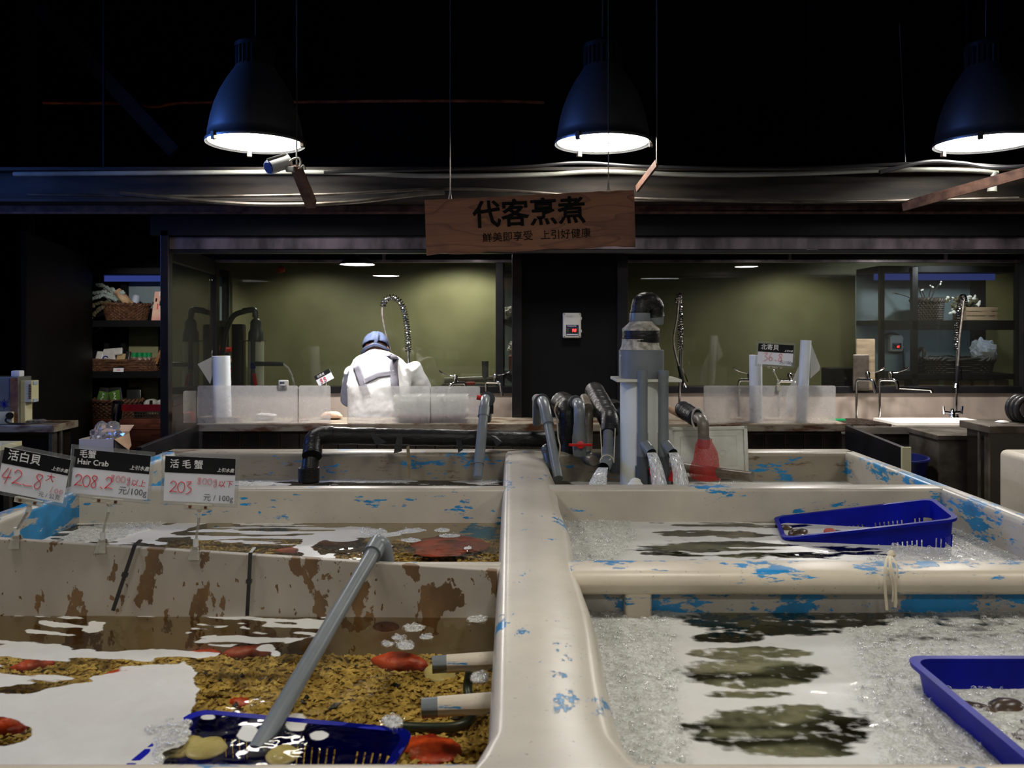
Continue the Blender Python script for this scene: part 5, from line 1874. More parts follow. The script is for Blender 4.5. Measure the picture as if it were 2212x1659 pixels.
# ================================================================== FRONT COUNTER WITH BLACK TILES
CZT = 0.955
t = thing('counter', 'long steel-topped prep counter faced with black tiles', 'counter', (0.05, 4.7, 0))
MB().box(-1.757, 1.868, 4.62, 4.95, CZT - .045, CZT).build('worktop', 'rusttop', t, False, .004)
MB().box(-1.74, 1.85, 4.655, 4.93, 0, CZT - .045).build('carcass', 'grout', t, False)
tile = None
for r in range(3):
    for i in range(33):
        x0 = -1.735 + i * .1088
        z0 = CZT - .055 - .112 * (r + 1)
        if tile is None:
            tile = MB().box(-.0525, .0525, 4.645, 4.656, -.054, .054).build('tile', 'tile', None, False, .0025)
            tile.location = (0, 0, 0)
            tm = tile.data
            # geometry is stored around its own base; shift to be centred
            base = W[tile.name]
            for vt in tm.vertices:
                vt.co += base
            first = tile
            o = tile
        else:
            o = bpy.data.objects.new('tile', tm)
            COL.objects.link(o)
        o.parent = t
        o.location = Vector((x0 + .0525, random.uniform(-.0008, .0008), z0 + .055)) - W[t.name] + Vector((0, 0, 0))
        W[o.name] = W[t.name]
# spilled bits on the worktop: the two dark side panels joining tank and counter
for i, (px0, py0, px1, py1, d0, d1, lb) in enumerate(((300, 972, 425, 936, 3.76, 4.58, 'black side panel linking the tank to the counter beside the cards'), (1955, 968, 1830, 933, 3.74, 4.58, 'black side panel with a pale chipped end linking tank and counter'))):
    a, b = P(px0, py0, d0), P(px1, py1, d1)
    b.z = .952
    a.z = .95
    t = thing('linking_board', lb, 'panel', (a.x, a.y, 0))
    m = MB()
    th = Vector((.012, 0, 0))
    dn = Vector((0, 0, -.95))
    m.hexa([a - th + dn, a + th + dn, b + th + dn, b - th + dn, a - th, a + th, b + th, b - th])
    m.build('panel', 'blackgloss', t, False, .002)
    if i == 1:
        MB().box(a.x - .02, a.x + .022, a.y - .014, a.y - .001, .795, .955).build('end_strip', 'cream', t, False, .002)


# guards
def guard(label, px0, px1, top, d=4.645):
    x0, x1 = P(px0, 0, d).x, P(px1, 0, d).x
    t = thing('splash_guard', label, 'guard', ((x0 + x1) / 2, d, CZT), 'frosted guards on the counter')
    m = MB()
    r = .012
    pts = [(x0, CZT)] + [(x1, CZT)]
    for (cx, a0) in ((x1 - r, 0), (x0 + r, math.pi / 2)):
        for k in range(6):
            a = a0 + k / 5 * math.pi / 2
            pts.append((cx + r * math.cos(a), top - r + r * math.sin(a)))
    n = len(pts)
    vs = [(x, d - .002, z) for x, z in pts] + [(x, d + .002, z) for x, z in pts]
    fs = [tuple(range(n)), tuple(range(2 * n - 1, n - 1, -1))] + [(i, n + i, n + (i + 1) % n, (i + 1) % n) for i in range(n)]
    m.add(vs, fs).build('pane', 'frost', t, False)
    MB().box(x0 - .001, x0 + .0015, d - .0025, d + .0025, CZT, top - r).build('edge', 'acrylic', t, False)
    return t


zt = P(0, 833, 4.645).z
guard('frosted guard pane in front of the wooden block and bag roll', 427, 644, zt)
guard('narrow frosted guard pane in front of the digital timer', 645, 714, zt, 4.652)
guard('frosted guard pane in front of the person', 751, 929, zt - .002)
guard('frosted guard pane in front of the stacked clear boxes', 930, 1037, zt - .004, 4.652)
guard('frosted guard pane in front of the two bag rolls and price card', 1520, 1805, zt)
guard('frosted pane end standing beside the slanted window', 396, 424, zt - .03, 4.66)


# bag rolls
def bag_roll(label, px, top, d, r, lean, flap):
    b = P(px, 905, d)
    b.z = CZT + (.028 if flap == 'left' else .001)
    tp = P(px + lean, top, d)
    t = thing('bag_roll', label, 'bag roll', b, 'rolls of plastic bags')
    MB().tube([b, tp], r, 28).build('roll', 'bagroll', t)
    ax = (tp - b).normalized()
    MB().tube([tp - ax * .004, tp + ax * .001], r * .35, 16).build('core', 'kraft', t)
    if flap == 'left':
        MB().add([tp + Vector((-r, -.01, -.005)), tp + Vector((-r * 2.6, -.02, -.045)), tp + Vector((-r * 1.2, -.012, -.16)), tp + Vector((-r * .9, -.01, -.1))], [(0, 1, 2, 3)]).build('loose_bag', 'bagfilm', t, False)
    if flap == 'right':
        MB().add([tp + Vector((r, 0, -.02)), tp + Vector((r * 2.6, -.01, -.15)), tp + Vector((r * 2.5, -.01, -.17)), tp + Vector((r * .8, 0, -.22))], [(0, 1, 2, 3)]).build('loose_bag', 'bagfilm', t, False)
        MB().add([tp + Vector((-r, 0, -.12)), tp + Vector((-r * 1.2, 0, -.42)), tp + Vector((-r * 4.2, -.02, -.42)), tp + Vector((-r * 3.9, -.02, -.30))], [(0, 1, 2, 3)]).build('trailing_bag', 'bagfilm', t, False)
    return t


bag_roll('white plastic bag roll standing on the wooden block', 481, 769, 4.72, .049, -3, 'left')
bag_roll('shorter white plastic bag roll standing left of the price card', 1633, 767, 4.72, .036, -1, None)
bag_roll('tall white plastic bag roll with a loose bag trailing from it', 1731, 735, 4.74, .030, 10, 'right')
a = P(432, 0, 4.72).x
t = thing('wood_block', 'weathered wooden block with a socket under the bag roll', 'block', (P(478, 0, 4.72).x, 4.74, CZT))
MB().box(P(432, 0, 4.72).x, P(520, 0, 4.72).x, 4.68, 4.80, CZT, CZT + .026).build('block', 'woodbase', t, False, .003)
# price card on the right counter
gx = P(1681, 842, 4.645)
price_card('price card reading 36.8 for surf clams, clipped to the frosted guard', P(1675, 766, 4.60), .196, .115, 3.5, .046, '北寄貝', None, ('36.8', .042, .14, .20, .70), [], [('元/100g', .024, .62, .07)], Vector((gx.x, 4.645, gx.z)), .05, title_size=.034, margin=.012)
# price card lying behind the guard
t = thing('price_sign', 'small tilted price card on a stem behind the digital timer', 'price sign', P(700, 832, 5.5), 'price cards on clear clips')
a = math.radians(28)
u = Vector((math.cos(a), 0, math.sin(a)))
v = Vector((-math.sin(a), 0, math.cos(a)))
n_ = Vector((0, -1, 0))
c = P(700, 815, 5.45)
MB().obox(c, u, v, n_, .056, .036, .001).build('card', 'cardwhite', t, False)
MB().obox(c + v * .022 + n_ * .0012, u, v, n_, .056, .014, .0004).build('header_band', 'cardblack', t, False)
text('北寄貝', .018, 'title', 'textwhite', t, c, u, v, n_, -.04, .016, .002)
scribble('88', .03, 'price', 'marker', t, c, u, v, n_, -.035, -.028, r=.0012)
MB().cyl(c - v * .03 + Vector((0, .004, 0)), Vector((c.x, 5.47, .85)), .004, n=8).build('stem', 'clip', t)
# digital timer on the guard edge
t = thing('digital_timer', 'white digital kitchen timer clipped at the guard top', 'timer', P(612, 840, 4.67))
d = 4.656
MB().box(P(602, 0, d).x, P(623, 0, d).x, d - .006, d + .006, P(0, 838, d).z, P(0, 821, d).z).build('body', 'whiteplastic', t, True, .005, seg=3)
MB().box(P(605, 0, d).x, P(615, 0, d).x, d - .0072, d - .006, P(0, 829, d).z, P(0, 825, d).z).build('display', 'textgrey', t, False)
for i in range(3):
    x = P(605 + 4 * i, 0, d).x
    MB().box(x, x + .006, d - .0075, d - .006, P(0, 834, d).z, P(0, 832, d).z).build('button', 'redplastic', t, False)
MB().box(P(608, 0, d).x, P(617, 0, d).x, d - .030, d - .004, P(0, 833, 4.645).z, P(0, 832, 4.645).z + .003).build('hook', 'whiteplastic', t, False)
# stack of clear boxes on a red tray
t = thing('red_tray', 'dark red oval tray carrying the stacked clear food boxes', 'tray', (P(930, 0, 4.8).x, 4.8, CZT))
cx = P(930, 0, 4.8).x
m = MB()
prof = [(.16, 0), (.165, .004), (.225, .022), (.232, .034), (.224, .034), (.16, .012), (.0, .012)]
m.lathe(prof, (0, 0, 0), 40)
for vt in m.v:
    vt.y *= .55
    vt += Vector((cx, 4.80, CZT))
m.build('tray', 'redtray', t)
box0 = None
for s in range(3):
    for k in range(9):
        loc = Vector((cx - .135 + .138 * s + random.uniform(-.004, .004), 4.80 + random.uniform(-.006, .006), CZT + .014 + k * .0125))
        if box0 is None:
            m = MB()
            w0, w1, d0, d1, h = .058, .068, .068, .08, .03
            def rect(w_, d_, z_):
                return [Vector((x, y, z_)) for x, y in ((-w_, -d_), (w_, -d_), (w_, d_), (-w_, d_))]
            a, b, c2 = rect(w0, d0, 0), rect(w1, d1, h), rect(w1 + .006, d1 + .006, h)
            m.add(a + b + c2, [(0, 3, 2, 1)] + [(i, (i + 1) % 4, 4 + (i + 1) % 4, 4 + i) for i in range(4)] + [(4 + i, 4 + (i + 1) % 4, 8 + (i + 1) % 4, 8 + i) for i in range(4)])
            box0 = m.build('clear_food_box', 'clearbox', None, False, origin=(0, 0, 0))
            box0.location = loc
            tag(box0, 'clear plastic food box nested in the stacks on the red tray', 'box', 'nested clear boxes on the red tray')
        else:
            o = box0.copy()
            COL.objects.link(o)
            o.location = loc

# white cloth and pink meat behind the guard
o = MB().ball(P(575, 900, 4.80) + Vector((0, 0, .0)), (.06, .04, .02), None, 18, 10, .14, 5).build('folded_cloth', 'whitepack')
o.location.z = CZT
tag(o, 'crumpled white cloth lying behind the frosted guard', 'cloth')
o = MB().ball(P(715, 885, 4.85), (.06, .04, .024), None, 18, 10, .1, 6).build('wrapped_food', 'cartoninner')
o.location.z = CZT
tag(o, 'pinkish wrapped food lying behind the gap between the guards', 'food')
o = MB().cyl((P(405, 890, 4.72).x, 4.74, CZT), (P(405, 890, 4.72).x, 4.74, CZT + .05), .03, .034, 20).build('red_cup', 'redtray')
tag(o, 'small dark red cup behind the frosted pane by the slanted window', 'cup')

# ================================================================== SINK BENCHES BEHIND
def bench(label, x0, x1, y0, zt_):
    t = thing('sink_bench', label, 'bench', ((x0 + x1) / 2, 5.6, 0), 'steel sink benches')
    MB().box(x0, x1, y0, 5.80, zt_ - .05, zt_).build('worktop', 'steel', t, False, .004)
    MB().box(x0 + .03, x1 - .03, y0 + .06, 5.78, .30, zt_ - .05).build('apron_panel', 'steeldark', t, False)
    for x in (x0 + .05, x1 - .05):
        for y in (y0 + .05, 5.74):
            MB().cyl((x, y, 0), (x, y, zt_ - .05), .02, n=12).build('leg', 'steeldark', t)
    MB().box(x0 + .05, x1 - .05, y0 + .05, 5.75, .26, .30).build('undershelf', 'rust', t, False)
    return t


bench('steel sink bench in front of the bending person', -2.0, 0.0, 5.45, .84)
bench('steel sink bench carrying the white cutting board', .70, 3.55, 5.34, .85)
m = MB()
q = [P(1886, 904, 5.67), P(2085, 904, 5.67), P(2140, 917, 5.38), P(1935, 917, 5.38)]
for p in q:
    p.z = .852
up = Vector((0, 0, .02))
m.hexa([q[3], q[2], q[1], q[0], q[3] + up, q[2] + up, q[1] + up, q[0] + up])
tag(m.build('cutting_board', 'boardwhite', None, False, .002), 'large white cutting board lying on the steel bench', 'cutting board')
# knife racks / grates
for i, (xa, xb, lb) in enumerate(((1800, 1838, 'slatted metal grate lying on the bench beside the counter end'), (1846, 1880, 'slatted metal grate lying against the white cutting board'))):
    x0, x1 = P(xa, 0, 5.55).x, P(xb, 0, 5.55).x
    t = thing('metal_grate', lb, 'grate', ((x0 + x1) / 2, 5.5, .85), 'metal grates')
    for s in range(9):
        y = 5.36 + s * .04
        MB().bar((x0 + .02 * (8 - s) * .3, y, .862), (x1 + .02 * (8 - s) * .3, y, .862), .012, .01).build('slat', 'grille', t, False)
    for x in (x0, x1):
        MB().bar((x + .05, 5.36, .858), (x, 5.70, .858), .012, .014).build('side_rail', 'grille', t, False)
o = MB().box(P(1786, 0, 5.6).x, P(1822, 0, 5.6).x, 5.55, 5.60, .851, .876).build('green_sponge', 'greencap', None, True, .006)
tag(o, 'green scouring sponge lying on the bench behind the metal grates', 'sponge')


# taps
def tap(label, px, top, d=5.72, hand=1, spout=1, long_spout=False, base_z=.86, turn=0.0):
    x = P(px, 0, d).x
    zt_ = P(0, top, d).z
    t = thing('wall_tap', label, 'tap', (x, d, base_z), 'lever taps over the sinks')
    s = spout
    MB().tube(elbow_path([(x, d, base_z), (x, d, zt_ - .05), (x + s * .03, d - .02, zt_ - .045)], .02), .009, 12).build('riser', 'chrome', t)
    MB().tube(elbow_path([(x + s * .01, d - .01, zt_ - .047), (x + s * .10, d - .04, zt_ - .047), (x + s * .105, d - .042, zt_ - .11)], .03), .012, 14).build('body', 'chrome', t)
    MB().lathe([(.012, 0), (.015, .012), (.016, .03), (.017, .04), (.012, .05)], (x + s * .065, d - .03, zt_ - .042), 18, cap1=True).build('bonnet', 'chrome', t)
    if long_spout:
        MB().tube([(x + s * .10, d - .04, zt_ - .10), (x + s * .32, d - .06, zt_ - .112), (x + s * .33, d - .06, zt_ - .13)], .011, 12).build('swing_spout', 'chrome', t)
    else:
        MB().tube([(x + s * .105, d - .042, zt_ - .10), (x + s * .112, d - .045, zt_ - .14)], [.012, .010], 12).build('spout', 'chrome', t)
    h0 = Vector((x + s * .065, d - .03, zt_ + .0))
    MB().tube(smooth_path([h0, h0 + Vector((hand * .05, -.005, .006)), h0 + Vector((hand * .09, -.008, .022)), h0 + Vector((hand * .115, -.01, .04))], 5), [.005] * 6 + [.008] * 4 + [.013] * 5 + [.010], 12, flat=.45).build('paddle_handle', 'chrome', t)
    return t


tap('chrome lever tap with its paddle turned toward the person', 1005, 812, 5.70, -1, -1)
tap('chrome lever tap beside the black pillar, paddle turned away from the person', 1050, 810, 5.70, 1, 1)
tap('chrome lever tap half hidden behind the shorter bag roll', 1596, 806, 5.70, -1, 1)
tap('chrome lever tap half hidden between the bag rolls', 1682, 808, 5.70, 1, 1)
tap('chrome lever tap in front of the grey cutting boards', 1850, 805, 5.70, 1, 1)
tap('chrome lever tap with a long swing spout over the white board', 1900, 805, 5.70, 1, 1, True)


# pre-rinse sprayers
def sprayer(label, base, riser_top, coil, hose, coil_r=.019, turns=30):
    t = thing('rinse_sprayer', label, 'sprayer', base, 'spring-arm rinse sprayers')
    base = Vector(base)
    MB().cyl(base, riser_top, .0085, n=12).build('riser', 'chrome', t)
    MB().lathe([(.022, 0), (.022, .015), (.014, .03), (.012, .06)], base, 18, cap0=True).build('base_fitting', 'chrome', t)
    sp = smooth_path(coil, 10)
    ds = densify(sp, .004)
    MB().tube(ds, .006, 8).build('inner_hose', 'cable', t)
    # helix around the coil path
    L = [0]
    for a, b in zip(ds[:-1], ds[1:]):
        L.append(L[-1] + (b - a).length)
    tot = L[-1]
    pts = []
    N = turns * 12
    j = 0
    pu = None
    for i in range(N):
        s = tot * i / (N - 1)
        while j < len(L) - 2 and L[j + 1] < s:
            j += 1
        f = (s - L[j]) / max(1e-9, L[j + 1] - L[j])
        p = ds[j].lerp(ds[j + 1], f)
        tg = (ds[j + 1] - ds[j]).normalized()
        if pu is None:
            pu = tg.orthogonal().normalized()
        pu = (pu - tg * pu.dot(tg)).normalized()
        vv_ = tg.cross(pu)
        a = 2 * math.pi * turns * i / N
        pts.append(p + (pu * math.cos(a) + vv_ * math.sin(a)) * coil_r)
    MB().tube(pts, .0042, 5).build('spring', 'chrome', t)
    MB().tube(smooth_path(hose, 8), .0075, 10).build('hose', 'steel', t)
    e = Vector(hose[-1])
    e0 = Vector(hose[-2])
    ax = (e - e0).normalized()
    MB().tube([e, e + ax * .03, e + ax * .12], [.011, .013, .011], 12).build('grip', 'blackgloss', t)
    MB().tube([e + ax * .12, e + ax * .15], [.013, .022], 14).build('spray_head', 'chrome', t)
    MB().tube([e + ax * .02 + Vector((.02, -.01, 0)), e + ax * .11 + Vector((.03, -.01, 0))], .004, 8).build('trigger', 'chrome', t)
    return t


d = 5.62
sprayer('spring-arm rinse sprayer arching above the bending person', Vector((P(882, 0, d).x, d, .845)), P(882, 755, d), [P(882, 760, d), P(880, 715, d), P(874, 675, d), P(864, 652, d), P(848, 642, d), P(833, 648, d), P(827, 662, d)], [P(827, 655, d), P(826, 680, d), P(833, 720, d), P(846, 765, d), P(850, 790, d)])
sprayer('spring-arm rinse sprayer behind the taped skimmer', Vector((P(1467, 0, d).x, d, .855)), P(1470, 755, d), [P(1470, 757, d), P(1470, 700, d), P(1469, 660, d), P(1468, 642, d), P(1466, 640, d - .03), P(1466, 655, d - .08)], [P(1466, 650, d - .08), P(1462, 690, d - .08), P(1455, 730, d - .08), P(1458, 760, d - .08), P(1466, 790, d - .08)], turns=28)
d = 5.74
sprayer('spring-arm rinse sprayer in front of the lit shelf', Vector((P(2065, 0, d).x, d, .855)), P(2067, 758, d), [P(2067, 756, d), P(2069, 700, d), P(2074, 660, d), P(2078, 645, d), P(2081, 642, d - .03), P(2083, 655, d - .07)], [P(2082, 650, d - .07), P(2078, 690, d - .07), P(2073, 730, d - .07), P(2071, 765, d - .07), P(2069, 790, d - .07)], turns=28)
t = thing('mixer_tap', 'chrome star-shaped mixer valve at the foot of the sprayer by the white board', 'tap', (P(2065, 0, 5.66).x, 5.66, .852))
x = P(2065, 0, 5.66).x
MB().lathe([(.03, 0), (.022, .02), (.02, .05), (.012, .08)], (x, 5.71, .852), 18, cap0=True, cap1=True).build('body', 'chrome', t)
for s in (-1, 1):
    MB().tube([(x, 5.71, .90), (x + s * .06, 5.705, .905)], .012, 12).build('arm', 'chrome', t)
    MB().tube([(x + s * .06, 5.705, .895), (x + s * .065, 5.70, .95)], [.012, .008], 12).build('handle', 'chrome', t)
# things standing against the right window
t = thing('chopping_board', 'grey rounded chopping board standing against the window', 'cutting board', (P(1873, 0, 5.77).x, 5.77, 1.078), 'boards against the window')
MB().box(P(1852, 0, 5.76).x, P(1893, 0, 5.76).x, 5.775, 5.79, 1.05, P(0, 732, 5.76).z).build('board', 'woodbase', t, True, .012, seg=3)
t = thing('chopping_board', 'shorter dark grey chopping board standing before the rounded one', 'cutting board', (P(1862, 0, 5.75).x, 5.75, 1.078), 'boards against the window')
MB().box(P(1844, 0, 5.75).x, P(1878, 0, 5.75).x, 5.755, 5.77, 1.05, P(0, 766, 5.75).z).build('board', 'steeldark', t, False, .004)
o = MB().box(P(1790, 0, 5.95).x, P(1862, 0, 5.95).x, 5.9, 6.1, .86, P(0, 795, 5.95).z).build('black_crate', 'black', None, False, .01)
o2 = MB().box(P(1785, 0, 5.95).x, P(2180, 0, 5.95).x, 5.9, 6.15, 0, .86).build('low_cabinet', 'black', None, False, .005)
tag(o, 'black plastic crate behind the glass beside the chopping boards', 'crate')
tag(o2, 'low black cabinet behind the glass under the black crate', 'cabinet')

# ================================================================== PERSON AT THE SINK
def loft(m, secs, k=28):
    """closed loft through (centre, rx, ry, axis-u, axis-v) sections"""
    vs, fs = [], []
    for (c, rx, ry, u, v) in secs:
        c, u, v = Vector(c), Vector(u).normalized(), Vector(v).normalized()
        for j in range(k):
            a = 2 * math.pi * j / k
            vs.append(c + u * rx * math.cos(a) + v * ry * math.sin(a))
    n = len(secs)
    for i in range(n - 1):
        for j in range(k):
            j2 = (j + 1) % k
            fs.append((i * k + j, i * k + j2, (i + 1) * k + j2, (i + 1) * k + j))
    fs += [tuple(range(k - 1, -1, -1)), tuple((n - 1) * k + j for j in range(k))]
    return m.add(vs, fs)


def remesh(o, voxel, it=6, fac=.5):
    r = o.modifiers.new('remesh', 'REMESH')
    r.mode = 'VOXEL'
    r.voxel_size = voxel
    r.use_smooth_shade = True
    s = o.modifiers.new('smooth', 'SMOOTH')
    s.factor = fac
    s.iterations = it
    return o


PX, PY = -.835, 5.22
person = thing('person', 'person in white coat and blue headscarf bending over the sink, seen from behind', 'person', (PX, PY - .08, 0))
hd = Vector((-.902, 5.50, 1.352))
tilt = Vector((-.06, .45, .89)).normalized()        # head axis, bowed away
X1 = Vector((1, 0, 0))
m = MB()
# trunk
ty = lambda dy, dz: Vector((0, -dz, dy)).normalized()
loft(m, [((PX, 5.12, .72), .15, .10, X1, (0, 1, 0)), ((PX, 5.12, .82), .165, .115, X1, (0, 1, 0)), ((PX, 5.15, .95), .15, .10, X1, (0, 1, -.2)),
         ((PX - .005, 5.22, 1.09), .165, .11, X1, (0, 1, -.4)), ((PX - .012, 5.31, 1.21), .17, .10, X1, (0, 1, -.6)), ((PX - .025, 5.385, 1.268), .13, .07, X1, (0, 1, -.8)), ((PX - .045, 5.43, 1.295), .055, .05, X1, (0, 1, -.8)), ((-.895, 5.475, 1.325), .05, .05, X1, (0, 1, -.6))])
m.ball(hd, (.074, .092, .102), Vector((0, 0, 1)).rotation_difference(tilt).to_matrix(), 24, 16)
m.ball(hd + Vector((0, .09, -.02)), (.012, .018, .014))
for s in (-1, 1):
    m.ball(hd + Vector((s * .078, .0, -.012)), (.010, .018, .026))
# arms
SHR, ELR, HAR = Vector((-.665, 5.36, 1.225)), Vector((-.585, 5.42, 1.065)), Vector((-.70, 5.60, .99))
SHL, ELL, HAL = Vector((-1.005, 5.34, 1.20)), Vector((-1.05, 5.42, 1.03)), Vector((-.95, 5.60, .98))
for S_, E_, H_ in ((SHR, ELR, HAR), (SHL, ELL, HAL)):
    m.tube([S_, S_.lerp(E_, .5), E_, E_.lerp(H_, .5), H_], [.052, .046, .040, .036, .026], 16)
    dr = (H_ - E_).normalized()
    m.ball(H_ + dr * .045, (.022, .042, .032))
    for f in range(4):
        off = Vector((0, 0, .024 - .016 * f))
        ln = (.060, .068, .064, .050)[f]
        b = H_ + dr * .075 + off
        m.tube([b, b + dr * ln * .5 + Vector((0, 0, -.006)), b + dr * ln * .85 + Vector((0, 0, -.03))], [.0095, .009, .0075], 8)
    b = H_ + dr * .03 + Vector((0, 0, .03))
    m.tube([b, b + dr * .03 + Vector((0, -.01, .02)), b + dr * .06 + Vector((0, -.012, .012))], [.011, .0105, .008], 8)
# legs
for s in (-1, 1):
    m.tube([(PX + s * .08, 5.12, .76), (PX + s * .09, 5.13, .45), (PX + s * .10, 5.10, .08)], [.085, .06, .042], 16)
    m.ball((PX + s * .10, 5.15, .04), (.042, .11, .035))
body = remesh(m.build('body', 'skin', person), .009, 4)
# hair: nape and sides
m = MB()
R3 = Vector((0, 0, 1)).rotation_difference(tilt).to_matrix()
m.ball(hd + Vector((.0, -.006, -.012)), (.079, .094, .098), R3, 24, 16)
o = m.build('hair', 'hair', person)
bm = bmesh.new()
bm.from_mesh(o.data)
bmesh.ops.bisect_plane(bm, geom=bm.verts[:] + bm.edges[:] + bm.faces[:], plane_co=hd - W[person.name] + Vector((0, .03, 0)), plane_no=(0, 1, -.2), clear_outer=True)
bmesh.ops.bisect_plane(bm, geom=bm.verts[:] + bm.edges[:] + bm.faces[:], plane_co=hd - W[person.name] + Vector((0, 0, -.062)), plane_no=(.1, 0, -1), clear_outer=True)
bm.to_mesh(o.data)
bm.free()
# headscarf: folded cloth dome with a knot at the back
m = MB()
n, k = 18, 40
vs, fs = [], []
for i in range(n + 1):
    th = math.pi * .50 * i / n
    for j in range(k):
        a = 2 * math.pi * j / k
        g = 1 + .030 * math.sin(6 * a + 2 * math.cos(3 * th)) * math.sin(th) + .018 * math.sin(13 * a + 5 * th) * math.sin(th)
        d3 = Vector((math.sin(th) * math.cos(a) * .088, math.sin(th) * math.sin(a) * .106, math.cos(th) * .106)) * g
        vs.append(hd + R3 @ (d3 + Vector((0, 0, .008))))
for i in range(n):
    for j in range(k):
        j2 = (j + 1) % k
        fs.append((i * k + j, (i + 1) * k + j, (i + 1) * k + j2, i * k + j2))
m.add(vs, fs)
scarf = m.build('headscarf', 'capblue', person, True, angle=180)
sm = scarf.modifiers.new('thickness', 'SOLIDIFY')
sm.thickness = .004
MB().ball(hd + Vector((.012, -.098, .028)), (.016, .014, .013), None, 14, 10, .1, 2).build('knot', 'capblue', scarf)
MB().tube(smooth_path([hd + Vector((-.085, -.03, -.030)), hd + Vector((-.055, -.085, .002)), hd + Vector((.008, -.106, .026)), hd + Vector((.055, -.085, .012)), hd + Vector((.086, -.03, -.012))], 8), .012, 10, flat=.7).build('tied_band', 'capblue', scarf)
MB().tube(smooth_path([hd + Vector((.012, -.104, .03)), hd + Vector((.02, -.098, .07)), hd + Vector((.022, -.06, .108))], 6), [.012] * 6 + [.010] * 4 + [.007] * 3, 8, flat=.5).build('loose_tail', 'capblue', scarf)
# coat
m = MB()
loft(m, [((PX, 5.12, .52), .215, .15, X1, (0, 1, 0)), ((PX, 5.12, .72), .195, .145, X1, (0, 1, 0)), ((PX, 5.12, .84), .185, .14, X1, (0, 1, 0)), ((PX, 5.15, .96), .18, .125, X1, (0, 1, -.2)),
         ((PX - .005, 5.22, 1.09), .20, .135, X1, (0, 1, -.4)), ((PX - .012, 5.30, 1.205), .205, .125, X1, (0, 1, -.6)), ((PX - .022, 5.375, 1.272), .165, .092, X1, (0, 1, -.8)), ((PX - .045, 5.425, 1.302), .085, .075, X1, (0, 1, -.8)), ((-.89, 5.45, 1.318), .066, .062, X1, (0, 1, -.6))])
for S_, E_, H_ in ((SHR, ELR, HAR), (SHL, ELL, HAL)):
    m.tube([S_ + (S_ - E_).normalized() * .02, S_, S_.lerp(E_, .5), E_, E_.lerp(H_, .55)], [.05, .080, .078, .074, .056], 18)
coat = remesh(m.build('coat', 'cloth', person), .010, 8)
dm = coat.modifiers.new('folds', 'DISPLACE')
tx = bpy.data.textures.new('cloth_folds', 'CLOUDS')
tx.noise_scale = .09
dm.texture = tx
dm.strength = .022
dm.mid_level = .5
# apron straps hugging the back
def strap(name, pts, wd):
    m = MB()
    n = 26
    path = densify([Vector((a, 4.95, b)) for a, b in pts], .01)
    vs, fs = [], []
    for i, p in enumerate(path):
        tg = (path[min(i + 1, len(path) - 1)] - path[max(i - 1, 0)]).normalized()
        nn_ = Vector((tg.z, 0, -tg.x))
        for j in range(5):
            vs.append(p + nn_ * wd * (j / 4 - .5))
    for i in range(len(path) - 1):
        for j in range(4):
            fs.append((i * 5 + j, i * 5 + j + 1, (i + 1) * 5 + j + 1, (i + 1) * 5 + j))
    o = m.add(vs, fs).build(name, 'strap', person)
    s = o.modifiers.new('cling', 'SHRINKWRAP')
    s.target = coat
    s.wrap_method = 'PROJECT'
    s.use_project_x = s.use_project_z = False
    s.use_project_y = True
    s.use_positive_direction = True
    s.use_negative_direction = False
    s.offset = .004
    s.wrap_mode = 'ABOVE_SURFACE'
    q = o.modifiers.new('thickness', 'SOLIDIFY')
    q.thickness = .004
    q.offset = 0
    return o


gp = lambda px, py, d=5.2: (P(px, py, d).x, P(px, py, d).z)
strap('apron_strap', [gp(770, 792), gp(786, 822), gp(800, 850)], .046)
strap('apron_strap', [gp(848, 766), gp(851, 800), gp(858, 840), gp(866, 880)], .046)
strap('apron_cross_strap', [gp(790, 824), gp(820, 810), gp(856, 805)], .034)
m = MB()
for s in (-1, 1):
    m.tube([(PX + s * .085, 5.12, .72), (PX + s * .09, 5.13, .45), (PX + s * .10, 5.10, .10)], [.10, .085, .07], 18)
m.tube([(PX - .09, 5.12, .74), (PX + .09, 5.12, .74)], [.11, .11], 18)
remesh(m.build('trousers', 'trouser', person), .012, 4)
for s in (-1, 1):
    MB().ball((PX + s * .10, 5.16, .045), (.052, .13, .045)).build('boot', 'blackgloss', person)

# ================================================================== LEFT SHELVES BEHIND THE PARTITION
DL = 6.8
sx0, sx1 = P(186, 0, DL).x, P(462, 0, DL).x
t = thing('shelf_unit', 'tall black shelf unit with a red walnut base cabinet', 'shelf', ((sx0 + sx1) / 2, DL + .2, 0))
z1, z2, z3, zt_ = P(0, 692, DL).z, P(0, 802, DL).z, P(0, 905, DL).z, P(0, 592, DL).z
for z in (z1, z2):
    MB().box(sx0, sx1, DL - .02, DL + .38, z - .055, z).build('shelf_board', 'black', t, False, .003)
MB().box(sx0, sx1, DL - .02, DL + .38, zt_, zt_ + .05).build('top_board', 'black', t, False, .003)
base = MB().box(sx0, sx1, DL, DL + .38, 0, z3).build('base_cabinet', 'redwood', t, False, .003)
for z in (z3 - .085, z3 - .25):
    MB().box(sx0, sx1, DL - .004, DL, z - .004, z).build('drawer_gap', 'black', base, False)
for x in (sx0, P(268, 0, DL + .36).x, sx1 - .04):
    MB().box(x, x + .04, DL + .30, DL + .36, z3, zt_).build('upright', 'black', t, False)
MB().box(P(300, 0, DL).x, P(320, 0, DL).x, DL + .37, DL + .39, z3, z1 - .055).build('upright', 'black', t, False)
MB().box(P(268, 0, DL + .38).x, sx1, DL + .375, DL + .39, z1, zt_).build('back_panel', 'bluegrey', t, False)
MB().box(P(268, 0, DL + .38).x, sx1, DL + .375, DL + .39, z3, z1 - .055).build('back_panel_lower', 'green', t, False)
